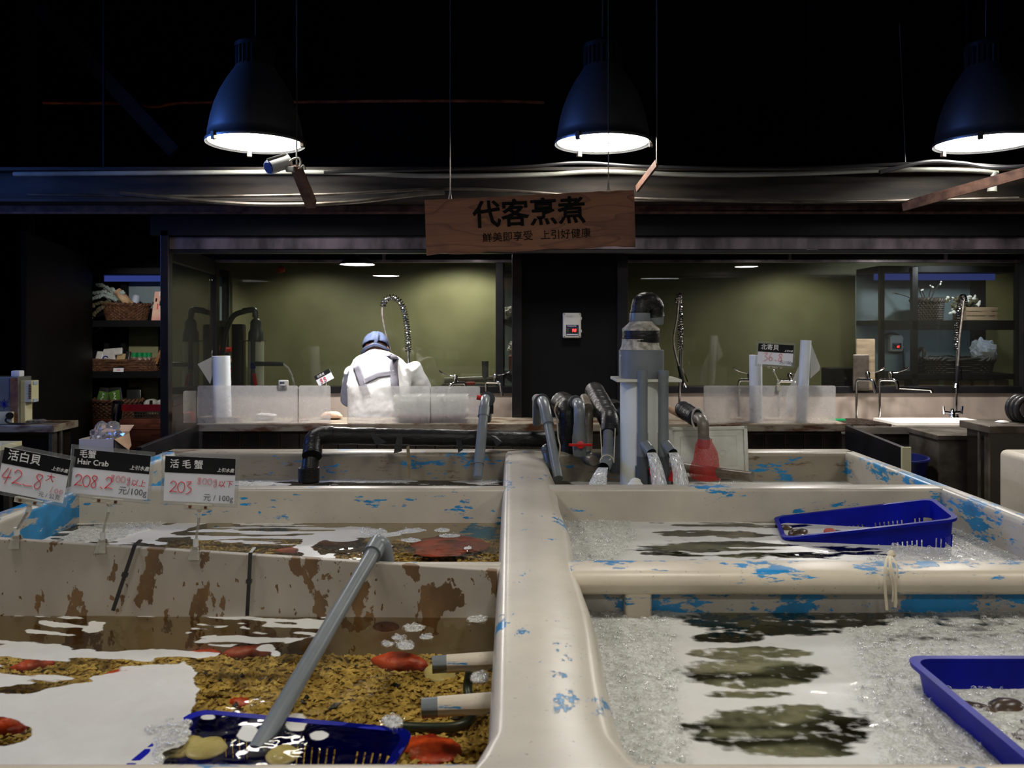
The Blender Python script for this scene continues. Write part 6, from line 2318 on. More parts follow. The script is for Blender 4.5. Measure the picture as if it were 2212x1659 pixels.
MB().box(sx0 + .05, sx1 - .05, DL + .20, DL + .22, zt_ - .05, zt_).build('blue_lit_glow', 'bluelit', t, False)  # self-glowing band in place of a blue-lit top board


# wicker baskets
def basket(label, c, rx, ry, h, flare=1.15, layers=9, mat='wicker', rect=False, handle=False, rim_slope=0.0):
    c = Vector(c)
    t = thing('wicker_basket', label, 'basket', c, 'wicker baskets')
    K = 56

    def pt(a, s, off):
        f = 1 + (flare - 1) * s
        if rect:
            e = .35
            ca, sa = math.cos(a), math.sin(a)
            x = math.copysign(abs(ca) ** e, ca) * rx * f
            y = math.copysign(abs(sa) ** e, sa) * ry * f
        else:
            x, y = math.cos(a) * rx * f, math.sin(a) * ry * f
        l = math.hypot(x, y)
        return c + Vector((x * (1 + off / l), y * (1 + off / l), s * (h + rim_slope * x)))
    rw = h / layers * .62
    wv = MB()
    for i in range(layers):
        s = (i + .5) / layers
        wv.tube([pt(2 * math.pi * j / K, s, rw * .7 * (1 if (j + i) % 2 else -1)) for j in range(K)], rw, 5, closed=True)
    wv.build('weave', mat, t)
    st = MB()
    for j in range(0, K, 2):
        a = 2 * math.pi * j / K
        st.tube([pt(a, 0, 0), pt(a, .5, 0), pt(a, 1, 0)], rw * .8, 5)
    st.build('stakes', mat, t)
    rm = MB()
    n = K * 2
    for ph in (0, math.pi):
        rm.tube([pt(2 * math.pi * j / n, 1, rw * 1.2 * math.cos(j * .9 + ph)) + Vector((0, 0, rw * 1.2 * math.sin(j * .9 + ph))) for j in range(n)], rw * 1.1, 6, closed=True)
    rm.build('braided_rim', mat, t)
    b = MB()
    b.add([pt(2 * math.pi * j / K, .02, 0) for j in range(K)], [tuple(range(K))])
    b.build('base', mat, t, False)
    if handle:
        p = pt(math.pi * 1.0, 1, 0)
        rm2 = MB().tube(smooth_path([p + Vector((0, -.05, -.02)), p + Vector((.01, -.045, .06)), p + Vector((.02, 0, .085)), p + Vector((.01, .045, .06)), p + Vector((0, .05, -.02))], 6), rw * 1.5, 8)
        rm2.build('handle', mat, t)
    return t


def PS(px, d, z):
    p = P(px, 0, d)
    return Vector((p.x, d, z))


basket('oval wicker basket holding eucalyptus and a rolled loaf on the top shelf', PS(274, DL + .14, z1), .15, .12, .13, 1.22, 10)
basket('long low wicker basket holding jars and packets on the middle shelf', PS(274, DL + .13, z2), .275, .11, .085, 1.06, 6, 'wicker', True)
basket('round wicker basket with braided rim holding green packets', PS(247, DL + .14, z3), .19, .12, .14, 1.18, 9, 'wicker')
# wire basket
t = thing('wire_basket', 'low dark wire basket holding white packets beside the red belt', 'basket', PS(330, DL + .12, z3))
x0, x1 = P(288, 0, DL).x, P(372, 0, DL).x
for i in range(5):
    z = z3 + .01 + i * .024
    MB().bar((x0, DL + .02, z), (x1, DL + .02, z), .007).bar((x0, DL + .22, z), (x1, DL + .22, z), .007).bar((x0, DL + .02, z), (x0, DL + .22, z), .007).build('wire_ring', 'wickerdark', t, False)
for i in range(15):
    x = x0 + (x1 - x0) * i / 14
    MB().bar((x, DL + .02, z3 + .004), (x, DL + .02, z3 + .11), .006).build('wire_upright', 'wickerdark', t, False)
# eucalyptus
t = thing('eucalyptus_sprig', 'dusty grey eucalyptus sprigs drooping out of the oval basket', 'plant', PS(240, DL + .10, z1 + .1))
b0 = PS(262, DL + .10, z1 + .12)
rs = random.Random(5)
for k, (dx, dz) in enumerate(((-.17, .17), (-.23, .05), (-.30, -.06), (-.20, .10), (-.25, -.12), (-.08, .13), (.03, .10))):
    e = b0 + Vector((dx, -.05, dz))
    mid = (b0 + e) / 2 + Vector((0, -.03, .05))
    sp = smooth_path([b0, mid, e], 7)
    br = MB().tube(sp, .003, 5).build('twig', 'twig', t)
    lf = MB()
    for i, p in enumerate(sp[3:]):
        for s in (-1, 1):
            q = p + Vector((s * rs.uniform(.008, .018), -.01 * s, rs.uniform(.0, .012)))
            lf.ball(q, (rs.uniform(.012, .02), .004, rs.uniform(.010, .016)), Matrix.Rotation(rs.uniform(-1, 1), 3, 'Y'), 8, 6)
    o = lf.build('leaves', 'paleleaf' if k not in (2, 4) else 'darkleaf', br)
    o['kind'] = 'stuff'
a = PS(252, DL + .06, z1 + .245)
b = PS(283, DL + .08, z1 + .12)
o = MB().tube([a, a.lerp(b, .5), b], [.034, .036, .034], 18).build('rolled_loaf', 'log')
tag(o, 'tan cylindrical roll sticking out of the oval basket', 'roll')
o = MB().tube([PS(288, DL + .16, z1 + .10), PS(295, DL + .17, z1 + .20), PS(296, DL + .17, z1 + .215)], [.032, .032, .02], 18).build('pale_bottle', 'palepaper')
tag(o, 'pale grey-blue bottle standing in the oval basket', 'bottle')
# paper gift bag
t = thing('paper_bag', 'pink and tan paper gift bag with dark print on the top shelf', 'bag', PS(350, DL + .1, z1))
x0, x1 = P(324, 0, DL).x, P(383, 0, DL).x
zz1 = P(0, 629, DL).z
m = MB()
m.hexa([(x0, DL + .02, z1), (x1, DL + .02, z1), (x1, DL + .18, z1), (x0, DL + .18, z1), (x0 + .004, DL + .08, zz1), (x1 - .01, DL + .08, zz1), (x1 - .01, DL + .12, zz1), (x0 + .004, DL + .12, zz1)])
m.build('bag', 'pinkpaper', t, False, .003)
for (a, b, wd, ht, mt) in ((331, 655, .010, .025, 'ink'), (338, 648, .012, .03, 'ink'), (341, 662, .008, .05, 'redbelt'), (334, 676, .03, .004, 'inkbrown'), (334, 680, .026, .004, 'inkbrown'), (347, 655, .014, .04, 'ink')):
    c = P(a, b, DL + .03 + (690 - b) / 61 * .05)
    MB().obox(c + Vector((0, -.004, 0)), (1, 0, 0), (0, .25, .97), (0, -1, .25), wd / 2, ht / 2, .001).build('print_mark', mt, t, False)
c = P(349, 634, DL + .075)
MB().obox(c + Vector((0, -.004, 0)), (1, 0, 0), (0, .25, .97), (0, -1, .25), .014, .02, .001).build('white_label', 'cardwhite', t, False)
# middle basket contents
for i, px in enumerate((290, 302, 313, 322)):
    c = PS(px, DL + .05 + .02 * (i % 2), z2 + .02)
    t = thing('spice_jar', 'green-capped jar standing in the long low basket', 'jar', c, 'green-capped jars in the long basket')
    MB().cyl(c, c + Vector((0, 0, .095)), .021, n=16).build('glass_body', 'jar', t)
    MB().cyl(c + Vector((0, 0, .095)), c + Vector((0, 0, .13)), .022, n=16).build('cap', 'greencap', t)
    MB().lathe([(.0215, .04), (.0215, .08)], c, 16).build('jar_label', 'whitepack', t)
for i, (px, dz, ang, wd, ht, mt, lb) in enumerate(((230, .10, 20, .075, .055, 'whitepack', 'grey-white foil packet with a blue swirl leaning in the long basket'), (244, .155, 5, .08, .03, 'whitepack', 'crumpled white packet lying on top of the others in the long basket'), (216, .12, -5, .03, .04, 'whitepack', 'small white packet at the end of the long basket'), (262, .085, 0, .04, .055, 'kraft', 'brown packet beside the green-capped jars'), (276, .10, 0, .02, .06, 'blackpack', 'black packet between the brown packet and the jars'))):
    c = PS(px, DL + .07 + .02 * (i % 2), z2 + dz)
    a = math.radians(ang)
    m = MB()
    m.obox(c, (math.cos(a), 0, math.sin(a)), (-math.sin(a), .3, math.cos(a)), (0, -1, .3), wd, ht, .012)
    o = m.build('packet', mt, None, True, .010, seg=3)
    tag(o, lb, 'packet', 'packets in the long basket')
    if i == 0:
        MB().tube(arc(c + Vector((.0, -.018, 0)), (1, 0, .2), (-.2, .2, 1), .022, .3, 3.6, 12), .004, 6).build('blue_swirl', 'bluecrate', o)
t = thing('shelf_price_tag', 'small white price tag on the front of the long basket', 'tag', PS(256, DL - .02, z2))
MB().obox(PS(256, DL - .025, z2 + .012), (1, 0, 0), (0, .2, 1), (0, -1, .2), .042, .016, .002).build('tag', 'cardwhite', t, False)
MB().obox(PS(256, DL - .022, z2 + .032), (1, 0, 0), (0, .2, 1), (0, -1, .2), .044, .004, .003).build('tag_rail', 'black', t, False)
text('248', .018, 'price', 'marker', t, PS(252, DL - .031, z2 + .006), Vector((1, 0, 0)), Vector((0, .2, 1)).normalized(), Vector((0, -1, .2)), 0, 0)
o = MB().tube(smooth_path([PS(338, DL + .03, z2 + .06), PS(345, DL + .03, z2 + .15), PS(348, DL + .02, z2 + .16), PS(349, DL + .02, z2 + .08)], 5), .009, 8).tube([PS(345, DL + .03, z2 + .12), PS(334, DL + .03, z2 + .085)], .008, 8).build('ginger_root', 'ginger')
tag(o, 'forked tan root hanging over the end of the long basket', 'root')
o = MB().ball(PS(355, DL + .02, z2 + .04), (.022, .02, .035), None, 14, 10, .06, 2).build('gourd', 'log')
tag(o, 'small pale gourd beside the long basket', 'gourd')
# bottom basket packets
for i, (px, py, ang) in enumerate(((222, 862, 12), (250, 860, -14))):
    c = P(px, py, DL + .10)
    a = math.radians(ang)
    u, v = Vector((math.cos(a), 0, -math.sin(a))), Vector((math.sin(a), .25, math.cos(a))).normalized()
    t = thing('seaweed_packet', ('green and black seaweed packet leaning left in the round basket', 'larger green and black seaweed packet leaning right in the round basket')[i], 'packet', c - Vector((0, 0, .1)), 'seaweed packets')
    n_ = Vector((0, -1, .25)).normalized()
    MB().obox(c, u, v, n_, .05 + .008 * i, .10, .012).build('pouch', 'blackpack', t, True, .008)
    MB().obox(c + n_ * .0125 + v * .005, u, v, n_, .040 + .006 * i, .055, .001).build('green_label', 'greenpack', t, False)
    for k in range(4):
        MB().tube(smooth_path([c + n_ * .0145 + u * (-.012 + .008 * (k % 2)) + v * (.045 - .025 * k), c + n_ * .0145 + u * (.006) + v * (.04 - .025 * k), c + n_ * .0145 + u * (-.008) + v * (.028 - .025 * k)], 4), .003, 5).build('brush_mark', 'textwhite', t)
o = MB().obox(PS(290, DL + .14, z3 + .16), (1, 0, .1), (-.1, .2, 1), (0, -1, .2), .06, .09, .012).build('packet', 'blackpack', None, True, .008)
tag(o, 'plain black packet leaning in the round basket behind the green ones', 'packet')
for i, px in enumerate((326, 352, 368)):
    o = MB().ball(PS(px, DL + .12, z3 + .12), (.055, .06, .035), None, 18, 12, .05, i).build('packet', 'whitepack')
    tag(o, ['white packet with dark lettering lying in the wire basket', 'plain white packet in the wire basket', 'small white packet at the end of the wire basket'][i], 'packet', 'white packets in the wire basket')
    if i == 0:
        MB().obox(PS(326, DL + .055, z3 + .125), (1, 0, 0), (0, .2, 1), (0, -1, .2), .012, .022, .002).build('dark_print', 'inkbrown', o, False)
# stanchion with red belt
d = 5.2
a, b = P(256, 868, d), P(232, 1010, d)
b.z = .04
b.x = a.x - .13
t = thing('stanchion', 'chrome queue stanchion with a red retractable belt', 'stanchion', (b.x, d, 0))
MB().tube([a, b], .023, 24).build('post', 'chrome', t)
ax = (b - a).normalized()
MB().tube([a + ax * .01, a + ax * .105], .033, 24).build('belt_head', 'chrome', t)
MB().tube([a - ax * .004, a + ax * .012], .031, 24).build('cap', 'black', t)
MB().lathe([(.16, 0), (.16, .012), (.05, .04), (.03, .05)], (b.x, d, 0), 32, cap0=True).build('base_plate', 'chrome', t)
q = P(262, 881, d)
MB().box(q.x, P(372, 0, d).x, d - .002, d + .002, q.z - .021, q.z + .021).build('belt', 'redbelt', t, False)
# carton with clear bag
cx0, cx1 = P(165, 0, 4.5).x, P(243, 0, 4.5).x
zt2 = P(0, 950, 4.5).z
t = thing('foam_box', 'white foam box stacked under the open carton', 'box', ((cx0 + cx1) / 2, 4.6, 0))
MB().box(cx0 - .02, cx1 + .02, 4.5, 4.72, 0, .68).build('body', 'whiteplastic', t, False, .01)
MB().box(cx0 - .025, cx1 + .025, 4.495, 4.725, .68, .73).build('lid', 'whiteplastic', t, False, .008)
t = thing('carton', 'open white carton with a folded-out flap', 'box', ((cx0 + cx1) / 2, 4.6, .73))
MB().box(cx0, cx1, 4.52, 4.524, .73, zt2).build('front_side', 'carton', t, False)
MB().box(cx0, cx1, 4.696, 4.70, .73, zt2 + .02).build('back_side', 'cartoninner', t, False)
MB().box(cx0, cx0 + .004, 4.52, 4.70, .73, zt2).build('end_side', 'carton', t, False)
MB().box(cx1 - .004, cx1, 4.52, 4.70, .73, zt2).build('end_side', 'carton', t, False)
MB().add([Vector((cx1, 4.52, zt2)), Vector((cx1, 4.70, zt2 + .01)), P(284, 962, 4.66), P(278, 972, 4.46)], [(0, 1, 2, 3)]).build('flap', 'cartoninner', t, False)
MB().add([Vector((cx0, 4.70, zt2 + .02)), Vector((cx1, 4.70, zt2 + .02)), Vector((cx1, 4.76, zt2 + .05)), Vector((cx0, 4.76, zt2 + .05))], [(0, 1, 2, 3)]).build('flap', 'cartoninner', t, False)
MB().box(cx0, cx1, 4.52, 4.70, .73, .735).build('bottom', 'carton', t, False)


def crumple(name, label, c, r, seed, mat='film', cat='plastic bag', amp=.30, rest=None):
    m = MB()
    n, k = 14, 22
    rs = np.random.RandomState(seed)
    vs, fs = [], []
    for i in range(n + 1):
        th = math.pi * i / n
        for j in range(k):
            a = 2 * math.pi * j / k
            d3 = Vector((math.sin(th) * math.cos(a), math.sin(th) * math.sin(a), math.cos(th)))
            g = 1 + amp * (float(vnoise(np.array(d3.x * 3 + 9.), np.array(d3.z * 3 + d3.y * 2 + seed), seed)) - .5) * 2 + rs.uniform(-amp, amp) * .35 * math.sin(th)
            vs.append(Vector(c) + Vector((d3.x * r[0], d3.y * r[1], d3.z * r[2])) * g)
    for i in range(n):
        for j in range(k):
            j2 = (j + 1) % k
            fs.append((i * k + j, (i + 1) * k + j, (i + 1) * k + j2, i * k + j2))
    o = m.add(vs, fs).build(name, mat, None, False)
    return tag(o, label, cat)


crumple('plastic_bag', 'crumpled clear plastic bag bulging out of the open carton', ((cx0 + cx1) / 2 + .01, 4.61, zt2 + .0), (.085, .075, .075), 3)

# ================================================================== LEFT COUNTER WITH CONTROL CABINET
t = thing('side_counter', 'worn steel-topped counter in front of the black partition board', 'counter', (-3.0, 4.66, 0))
MB().box(-3.9, -2.51, 4.54, 4.80, .915, .955).build('worktop', 'rusttop', t, False, .004)
MB().box(-3.9, -2.55, 4.60, 4.79, 0, .915).build('carcass', 'tile', t, False)
MB().bar((-2.535, 4.575, 0), (-2.535, 4.575, .915), .018, .05).bar((-2.515, 4.62, 0), (-2.515, 4.62, .915), .008, .02).build('corner_channel', 'steeldark', t, False)
t = thing('side_table', 'low cream-topped steel table in front of the worn counter', 'table', (-2.9, 4.2, 0))
MB().box(-3.6, P(36, 0, 4.35).x, 4.15, 4.40, .865, .89).build('table_top', 'cream', t, False, .003)
MB().box(-3.6, P(38, 0, 4.35).x, 4.16, 4.40, .70, .865).build('apron', 'steeldark', t, False)
for x in (-3.5, P(30, 0, 4.35).x):
    MB().bar((x, 4.3, 0), (x, 4.3, .86), .03).build('leg', 'steeldark', t, False)
d = 4.6
t = thing('control_cabinet', 'rust-streaked grey metal control cabinet with a cream terminal block', 'cabinet', P(10, 905, d))
X = lambda px: P(px, 0, d).x
Zp = lambda py: P(0, py, d).z
MB().box(X(-60), X(39), d, d + .13, .955, Zp(815)).build('body', 'greypanel', t, False, .003)
MB().box(X(22), X(38.5), d - .002, d, .955 + .01, Zp(816)).build('rust_streak', 'rustpanel', t, False)
MB().box(X(39), X(64), d + .02, d + .09, Zp(870), Zp(823)).build('terminal_block', 'cream', t, False, .003)
MB().box(X(39), X(50), d + .02, d + .09, .957, Zp(870)).build('terminal_foot', 'cream', t, False, .003)
for i in range(9):
    MB().box(X(58), X(63), d + .015, d + .02, Zp(833 + i * 3.6), Zp(831 + i * 3.6)).build('terminal_screw', 'brassy', t, False)
for py in (829, 867):
    MB().box(X(61), X(66), d + .03, d + .07, Zp(py + 3), Zp(py - 4)).build('clip_tab', 'palepaper', t, False)
MB().box(X(-20), X(31), d - .02, d, .957, Zp(889)).build('socket_strip', 'cream', t, False, .003)
MB().cyl(P(21, 898, d - .02), P(21, 898, d - .06), .020, .017, 16).build('black_plug', 'black', t)
MB().cyl(P(28, 821, d), P(28, 821, d - .006), .008, n=10).build('bolt', 'brassy', t)
for k in range(12):
    a = k * math.pi / 6
    MB().bar(P(9, 873, d - .001), P(9, 873, d - .001) + Vector((math.cos(a), 0, math.sin(a))) * (.028 if k % 2 else .02), .003, .002).build('blue_star_ray', 'bluecrate', t, False)
MB().bar(P(12, 868, d - .001), P(20, 862, d - .001), .0015, .001).bar(P(20, 862, d - .001), P(20, 817, d - .001), .0015, .001).build('blue_line', 'bluecrate', t, False)
o = MB().box(X(16), X(35), d + .03, d + .08, Zp(815), Zp(801.5)).build('small_white_box', 'cardwhite', None, True, .006)
tag(o, 'small white box standing on top of the control cabinet', 'box')
o = MB().tube(smooth_path([P(18, 900, d - .06), P(12, 908, d - .05), Vector((X(30), d - .03, .962)), Vector((X(60), d - .02, .960)), Vector((X(80), d + .03, .959)), Vector((X(100), d + .06, .959))], 6), .005, 6).build('power_cable', 'cable')
tag(o, 'black power cable trailing over the worn counter from the plug', 'cable')
crumple('plastic_bag', 'small scrap of clear plastic lying on the worn counter beside the cable', (X(70), d + .05, .966), (.05, .04, .010), 8, 'film', 'plastic', .3)

# ================================================================== RIGHT SIDE: COUNTER, BOXES, TUB
t = thing('side_counter', 'steel-topped dark counter with a channel leg beside the cutting board bench', 'counter', (3.0, 4.65, 0))
MB().box(2.59, 3.6, 4.50, 4.80, .915, .955).build('worktop', 'steeldark', t, False, .004)
MB().box(2.63, 3.6, 4.56, 4.79, 0, .915).build('carcass', 'tile', t, False)
MB().bar((2.615, 4.56, 0), (2.615, 4.56, .915), .01, .04).bar((2.605, 4.62, 0), (2.605, 4.62, .915), .008, .02).build('corner_channel', 'steeldark', t, False)
t = thing('dark_cabinet', 'dark grey box cabinet between the bench and the channel-legged counter', 'cabinet', (2.7, 5.0, 0))
MB().box(2.50, 3.0, 4.86, 5.22, 0, .83).build('body', 'steeldark', t, False, .004)
MB().box(2.49, 3.0, 4.85, 5.23, .83, .86).build('lid', 'steeldark', t, False, .004)
t = thing('grey_tank', 'plain grey fibreglass tank with rounded corners', 'fish tank', (2.9, 4.0, 0))
MB().box(2.374, 3.5, 3.55, 4.05, 0, .90).build('body', 'divider', t, True, .03, seg=4, angle=70)
o = MB().lathe([(.17, 0), (.20, .12), (.215, .24), (.225, .24), (.222, .25), (.21, .25), (.19, .12), (.16, .01), (0, .01)], (2.25, 4.95, .475), 36, cap0=False).build('blue_tub', 'navy')
tag(o, 'navy blue plastic tub under the steel bench', 'tub')
o = MB().box(2.05, 2.48, 4.75, 5.15, 0, .475).build('low_crate', 'black', None, False, .01)
tag(o, 'black plinth under the navy tub', 'plinth')
t = thing('coiled_hose', 'coil of thick black hose standing on the channel-legged counter', 'hose', (P(2205, 0, 4.7).x, 4.7, .955))
hc = P(2212, 888, 4.68)
for k in range(3):
    MB().tube([hc + Vector((math.cos(a) * (.055 + .006 * k), -.02 + .03 * k, math.sin(a) * (.06 + .004 * k) + .01)) for a in np.linspace(0, 2 * math.pi, 28, endpoint=False)], .017, 10, closed=True).build('hose_turn', 'wrap', t)
o = MB().ball((P(2165, 0, 4.66).x, 4.66, .960), (.04, .025, .008), None, 14, 8, .1, 4).build('food_scrap', 'whitepack')
tag(o, 'small white scraps lying on the channel-legged counter', 'scrap')

# ================================================================== CONTROL BOXES
def control_box(label, px0, px1, py0, py1, d, digits, tag_group='temperature control boxes', marks=True):
    x0, x1 = P(px0, 0, d).x, P(px1, 0, d).x
    zb, zt_ = P(0, py1, d).z, P(0, py0, d).z
    wdt, hgt = x1 - x0, zt_ - zb
    t = thing('control_box', label, 'control box', ((x0 + x1) / 2, d, zb), tag_group)
    MB().box(x0, x1, d - .05, d, zb, zt_).build('housing', 'whiteplastic', t, True, .008, seg=3)
    f = d - .051
    MB().box(x0 + wdt * .17, x0 + wdt * .86, f - .001, f, zb + hgt * .10, zb + hgt * .52).build('blue_plate', 'navy', t, False)
    MB().box(x0 + wdt * .20, x0 + wdt * .83, f - .002, f - .001, zb + hgt * .20, zb + hgt * .40).build('bezel', 'steeldark', t, False)
    MB().box(x0 + wdt * .32, x0 + wdt * .72, f - .003, f - .002, zb + hgt * .22, zb + hgt * .38).build('display', 'cardblack', t, False)
    U, V, N_ = Vector((1, 0, 0)), Vector((0, 0, 1)), Vector((0, -1, 0))
    o_ = Vector((x0, f, zb))
    text(digits, hgt * .17, 'digits', 'redled', t, o_, U, V, N_, wdt * .48, hgt * .245, .0036, shear=.15, bold=.0006)
    text('微電腦溫控器', hgt * .06, 'plate_print', 'textwhite', t, o_, U, V, N_, wdt * .23, hgt * .45, .0016)
    MB().box(x0 + wdt * .20, x0 + wdt * .83, f - .002, f - .001, zb + hgt * .12, zb + hgt * .165).build('white_strip', 'cardwhite', t, False)
    for (sx, sz) in ((.08, .05), (.92, .05), (.08, .95), (.92, .95)):
        MB().cyl((x0 + wdt * sx, f, zb + hgt * sz), (x0 + wdt * sx, f - .002, zb + hgt * sz), wdt * .028, n=10).build('screw', 'black', t)
    for s in (.28, .78):
        MB().box(x1 - .001, x1 + wdt * .04, d - .045, d - .02, zb + hgt * (s - .05), zb + hgt * (s + .05)).build('hinge', 'whiteplastic', t, False)
    if marks:
        for k in range(5):
            MB().bar((x0 + wdt * (.2 + .07 * k), f - .001, zb + hgt * .84), (x0 + wdt * (.23 + .07 * k), f - .001, zb + hgt * (.88 + .01 * (k % 2))), .004, .001).build('pen_mark', 'ink', t, False)
    return t


control_box('white control box with red digits mounted on the black pillar', 1215, 1254, 676, 730, 4.96, '98')
control_box('white control box with red digits and a looping cable on the lit shelf back panel', 1917, 1945, 724, 759, 6.88, '65', marks=False)
control_box('dim white control box with red digits seen through the slanted window', 419, 441, 727, 762, 7.17, '60', marks=False)
o = MB().tube(smooth_path([P(1906, 745, 6.86), P(1908, 728, 6.86), P(1925, 720, 6.86), P(1945, 728, 6.86), P(1950, 760, 6.86), P(1953, 810, 6.86)], 6), .008, 8).build('looping_cable', 'cable')
tag(o, 'black cable looping around the control box on the lit shelf', 'cable')

# ================================================================== LIT SHELF BEHIND THE RIGHT WINDOW
DR = 6.45
x0, x1 = P(1900, 0, DR).x, P(2196, 0, DR).x
t = thing('display_shelf', 'black framed display shelf lit blue from above behind the glass', 'shelf', ((x0 + x1) / 2, DR + .2, 0))
zA, zB, zC, zD = P(0, 588, DR).z, P(0, 692, DR).z, P(0, 808, DR).z, P(0, 838, DR).z
for px, wdt in ((1899, .035), (1968, .045), (2192, .06)):
    x = P(px, 0, DR).x
    MB().box(x, x + wdt, DR - .02, DR + .02, 0, zA + .04).build('post', 'blackgloss', t, False, .002)
MB().box(P(2098, 0, DR + .42).x, P(2124, 0, DR + .42).x, DR + .38, DR + .44, 0, zA + .04).build('rear_post', 'blackgloss', t, False, .002)
for z in (zB, zC):
    MB().box(x0, x1, DR - .02, DR + .44, z - .04, z).build('shelf_board', 'black', t, False, .002)
MB().box(x0, x1, DR - .02, DR - .01, zB - .075, zB - .04).build('shelf_lip', 'black', t, False)  # lip added to hide the fill strip behind it
MB().box(x0 + .05, x1 - .05, DR + .01, DR + .04, zB - .055, zB - .045).build('shelf_fill_strip', 'palefill', t, False)  # added unseen strip that brightens the lower back panel
MB().box(x0, x1, DR + .0, DR + .44, zA, zA + .05).build('top_board', 'black', t, False, .002)
MB().box(x0, P(2100, 0, DR + .45).x, DR + .44, DR + .455, zC, zA).build('back_panel', 'bluegrey', t, False)
MB().box(x0 + .05, x1 - .05, DR + .20, DR + .22, zA - .05, zA).build('blue_lit_glow', 'bluelit', t, False)  # band glows by itself to show the top lit blue
# goods on it
basket('round dark wicker basket in front of the twigs on the lit shelf', PS(2003, DR + .16, zB), .10, .09, .16, 1.12, 9, 'wickerdark')
t = thing('twig_arrangement', 'dark twigs tipped with small white blossoms in the round dark basket', 'plant', PS(2003, DR + .18, zB + .1))
b0 = PS(2003, DR + .18, zB + .08)
for i, (px, py) in enumerate(((1928, 632), (1966, 640), (1968, 598), (2030, 612), (2012, 620), (2028, 650), (1990, 625))):
    e = P(px, py, DR + .14)
    mid = (b0 + e) / 2 + Vector((0, 0, .03))
    tw = MB().tube(smooth_path([b0, mid, e], 6), [.004] * 12 + [.002], 5).build('twig', 'twig', t)
    bl = MB()
    for k in range(3):
        bl.ball(e + Vector((random.uniform(-.012, .012), -.005, random.uniform(-.012, .012))), .007, None, 8, 6)
    o = bl.build('blossom', 'whiteflower', tw)
    o['kind'] = 'stuff'
t = thing('dried_flowers', 'dried leaves and pale flowers spilling over the wooden crate', 'plant', PS(2080, DR + .16, zB))
rs = random.Random(9)
for k in range(16):
    b0 = PS(2082 + rs.uniform(-14, 14), DR + .18, zB + .10)
    e = P(2040 + k * 5.4 + rs.uniform(-4, 4), 650 + rs.uniform(-8, 34), DR + .10)
    sp = smooth_path([b0, (b0 + e) / 2 + Vector((0, -.01, .04)), e], 5)
    br = MB().tube(sp, .003, 5).build('stalk', 'twig', t)
    lf = MB()
    for p in sp[3:]:
        lf.ball(p + Vector((rs.uniform(-.015, .015), -.005, rs.uniform(-.015, .015))), (.018, .004, .010), Matrix.Rotation(rs.uniform(-1.5, 1.5), 3, 'Y'), 8, 6)
    o = lf.build('leaves', 'darkleaf' if k % 3 else 'whiteflower', br)
    o['kind'] = 'stuff'
t = thing('wooden_crate', 'pale slatted wooden crate on the lit shelf', 'crate', PS(2118, DR + .2, zB))
xa, xb = P(2085, 0, DR + .1).x, P(2152, 0, DR + .1).x
for i in range(3):
    z = zB + .002 + i * .036
    MB().box(xa, xb, DR + .08, DR + .09, z, z + .030).build('slat', 'palewood', t, False, .001)
    MB().box(xa, xb, DR + .28, DR + .29, z, z + .030).build('slat', 'palewood', t, False, .001)
for x in (xa, xb - .02):
    MB().box(x, x + .02, DR + .09, DR + .28, zB, zB + .105).build('end_board', 'palewood', t, False, .001)
basket('wide dark wicker tray with a loop handle on the lower lit shelf', PS(2060, DR + .17, zC), .24, .13, .11, 1.12, 7, 'wickerdark', True, True)
crumple('plastic_bag', 'shiny dark plastic bag slumped on the wicker tray', PS(2125, DR + .16, zC + .17), (.10, .07, .11), 12, 'bagfilm')
crumple('black_bag', 'flat black bag lying in the wicker tray', PS(2040, DR + .17, zC + .10), (.13, .09, .04), 13, 'blackpack', 'bag', .2)
for i, (pa, pb, lb) in enumerate(((1912, 1960, 'kraft cardboard box under the lit shelf beside the tap'), (1976, 2105, 'long kraft cardboard box under the lit shelf'), (2112, 2188, 'kraft cardboard box with dried plants under the lit shelf'))):
    xa, xb = P(pa, 0, DR).x, P(pb, 0, DR).x
    t = thing('cardboard_box', lb, 'box', ((xa + xb) / 2, DR + .2, 0), 'cardboard boxes under the lit shelf')
    MB().box(xa, xb, DR + .05, DR + .35, 0, zC - .05).build('body', 'kraft', t, False, .004)
    MB().box((xa + xb) / 2 - .02, (xa + xb) / 2 + .02, DR + .048, DR + .05, .2, zC - .05).build('tape', 'cream', t, False)
# sign pillar strip at the right end
sbox('trim_16', 'blackgloss', P(2204, 0, 5.8).x, P(2204, 0, 5.8).x + .2, 5.76, 5.86, 0, 2.0)
# small shelf seen at the end of the left window
t = thing('corner_shelf', 'narrow black corner shelf with goods behind the left window', 'shelf', (P(1095, 0, 6.3).x, 6.3, 0))
xa, xb = P(1082, 0, 6.3).x, P(1150, 0, 6.3).x
for z in (P(0, 690, 6.3).z, P(0, 805, 6.3).z, P(0, 585, 6.3).z):
    MB().box(xa, xb, 6.28, 6.6, z - .03, z).build('shelf_board', 'black', t, False)
MB().box(xa, xa + .03, 6.28, 6.32, 0, P(0, 570, 6.3).z).build('post', 'blackgloss', t, False)
MB().box(xa + .02, xb, 6.6, 6.615, 0, P(0, 570, 6.3).z).build('back_panel', 'bluegrey', t, False)
crumple('plastic_bag', 'white bag with a red seam on the narrow corner shelf', PS(1106, 6.42, P(0, 690, 6.3).z + .05), (.07, .06, .05), 21, 'whitepack')
crumple('plastic_bag', 'white bag on a brown box in the narrow corner shelf', PS(1110, 6.4, P(0, 765, 6.3).z + .04), (.05, .05, .05), 22, 'whitepack')
o = MB().box(P(1099, 0, 6.3).x, P(1125, 0, 6.3).x, 6.33, 6.5, P(0, 805, 6.3).z, P(0, 770, 6.3).z).build('brown_box', 'redwood', None, False, .003)
tag(o, 'small brown box under a white bag on the narrow corner shelf', 'box')

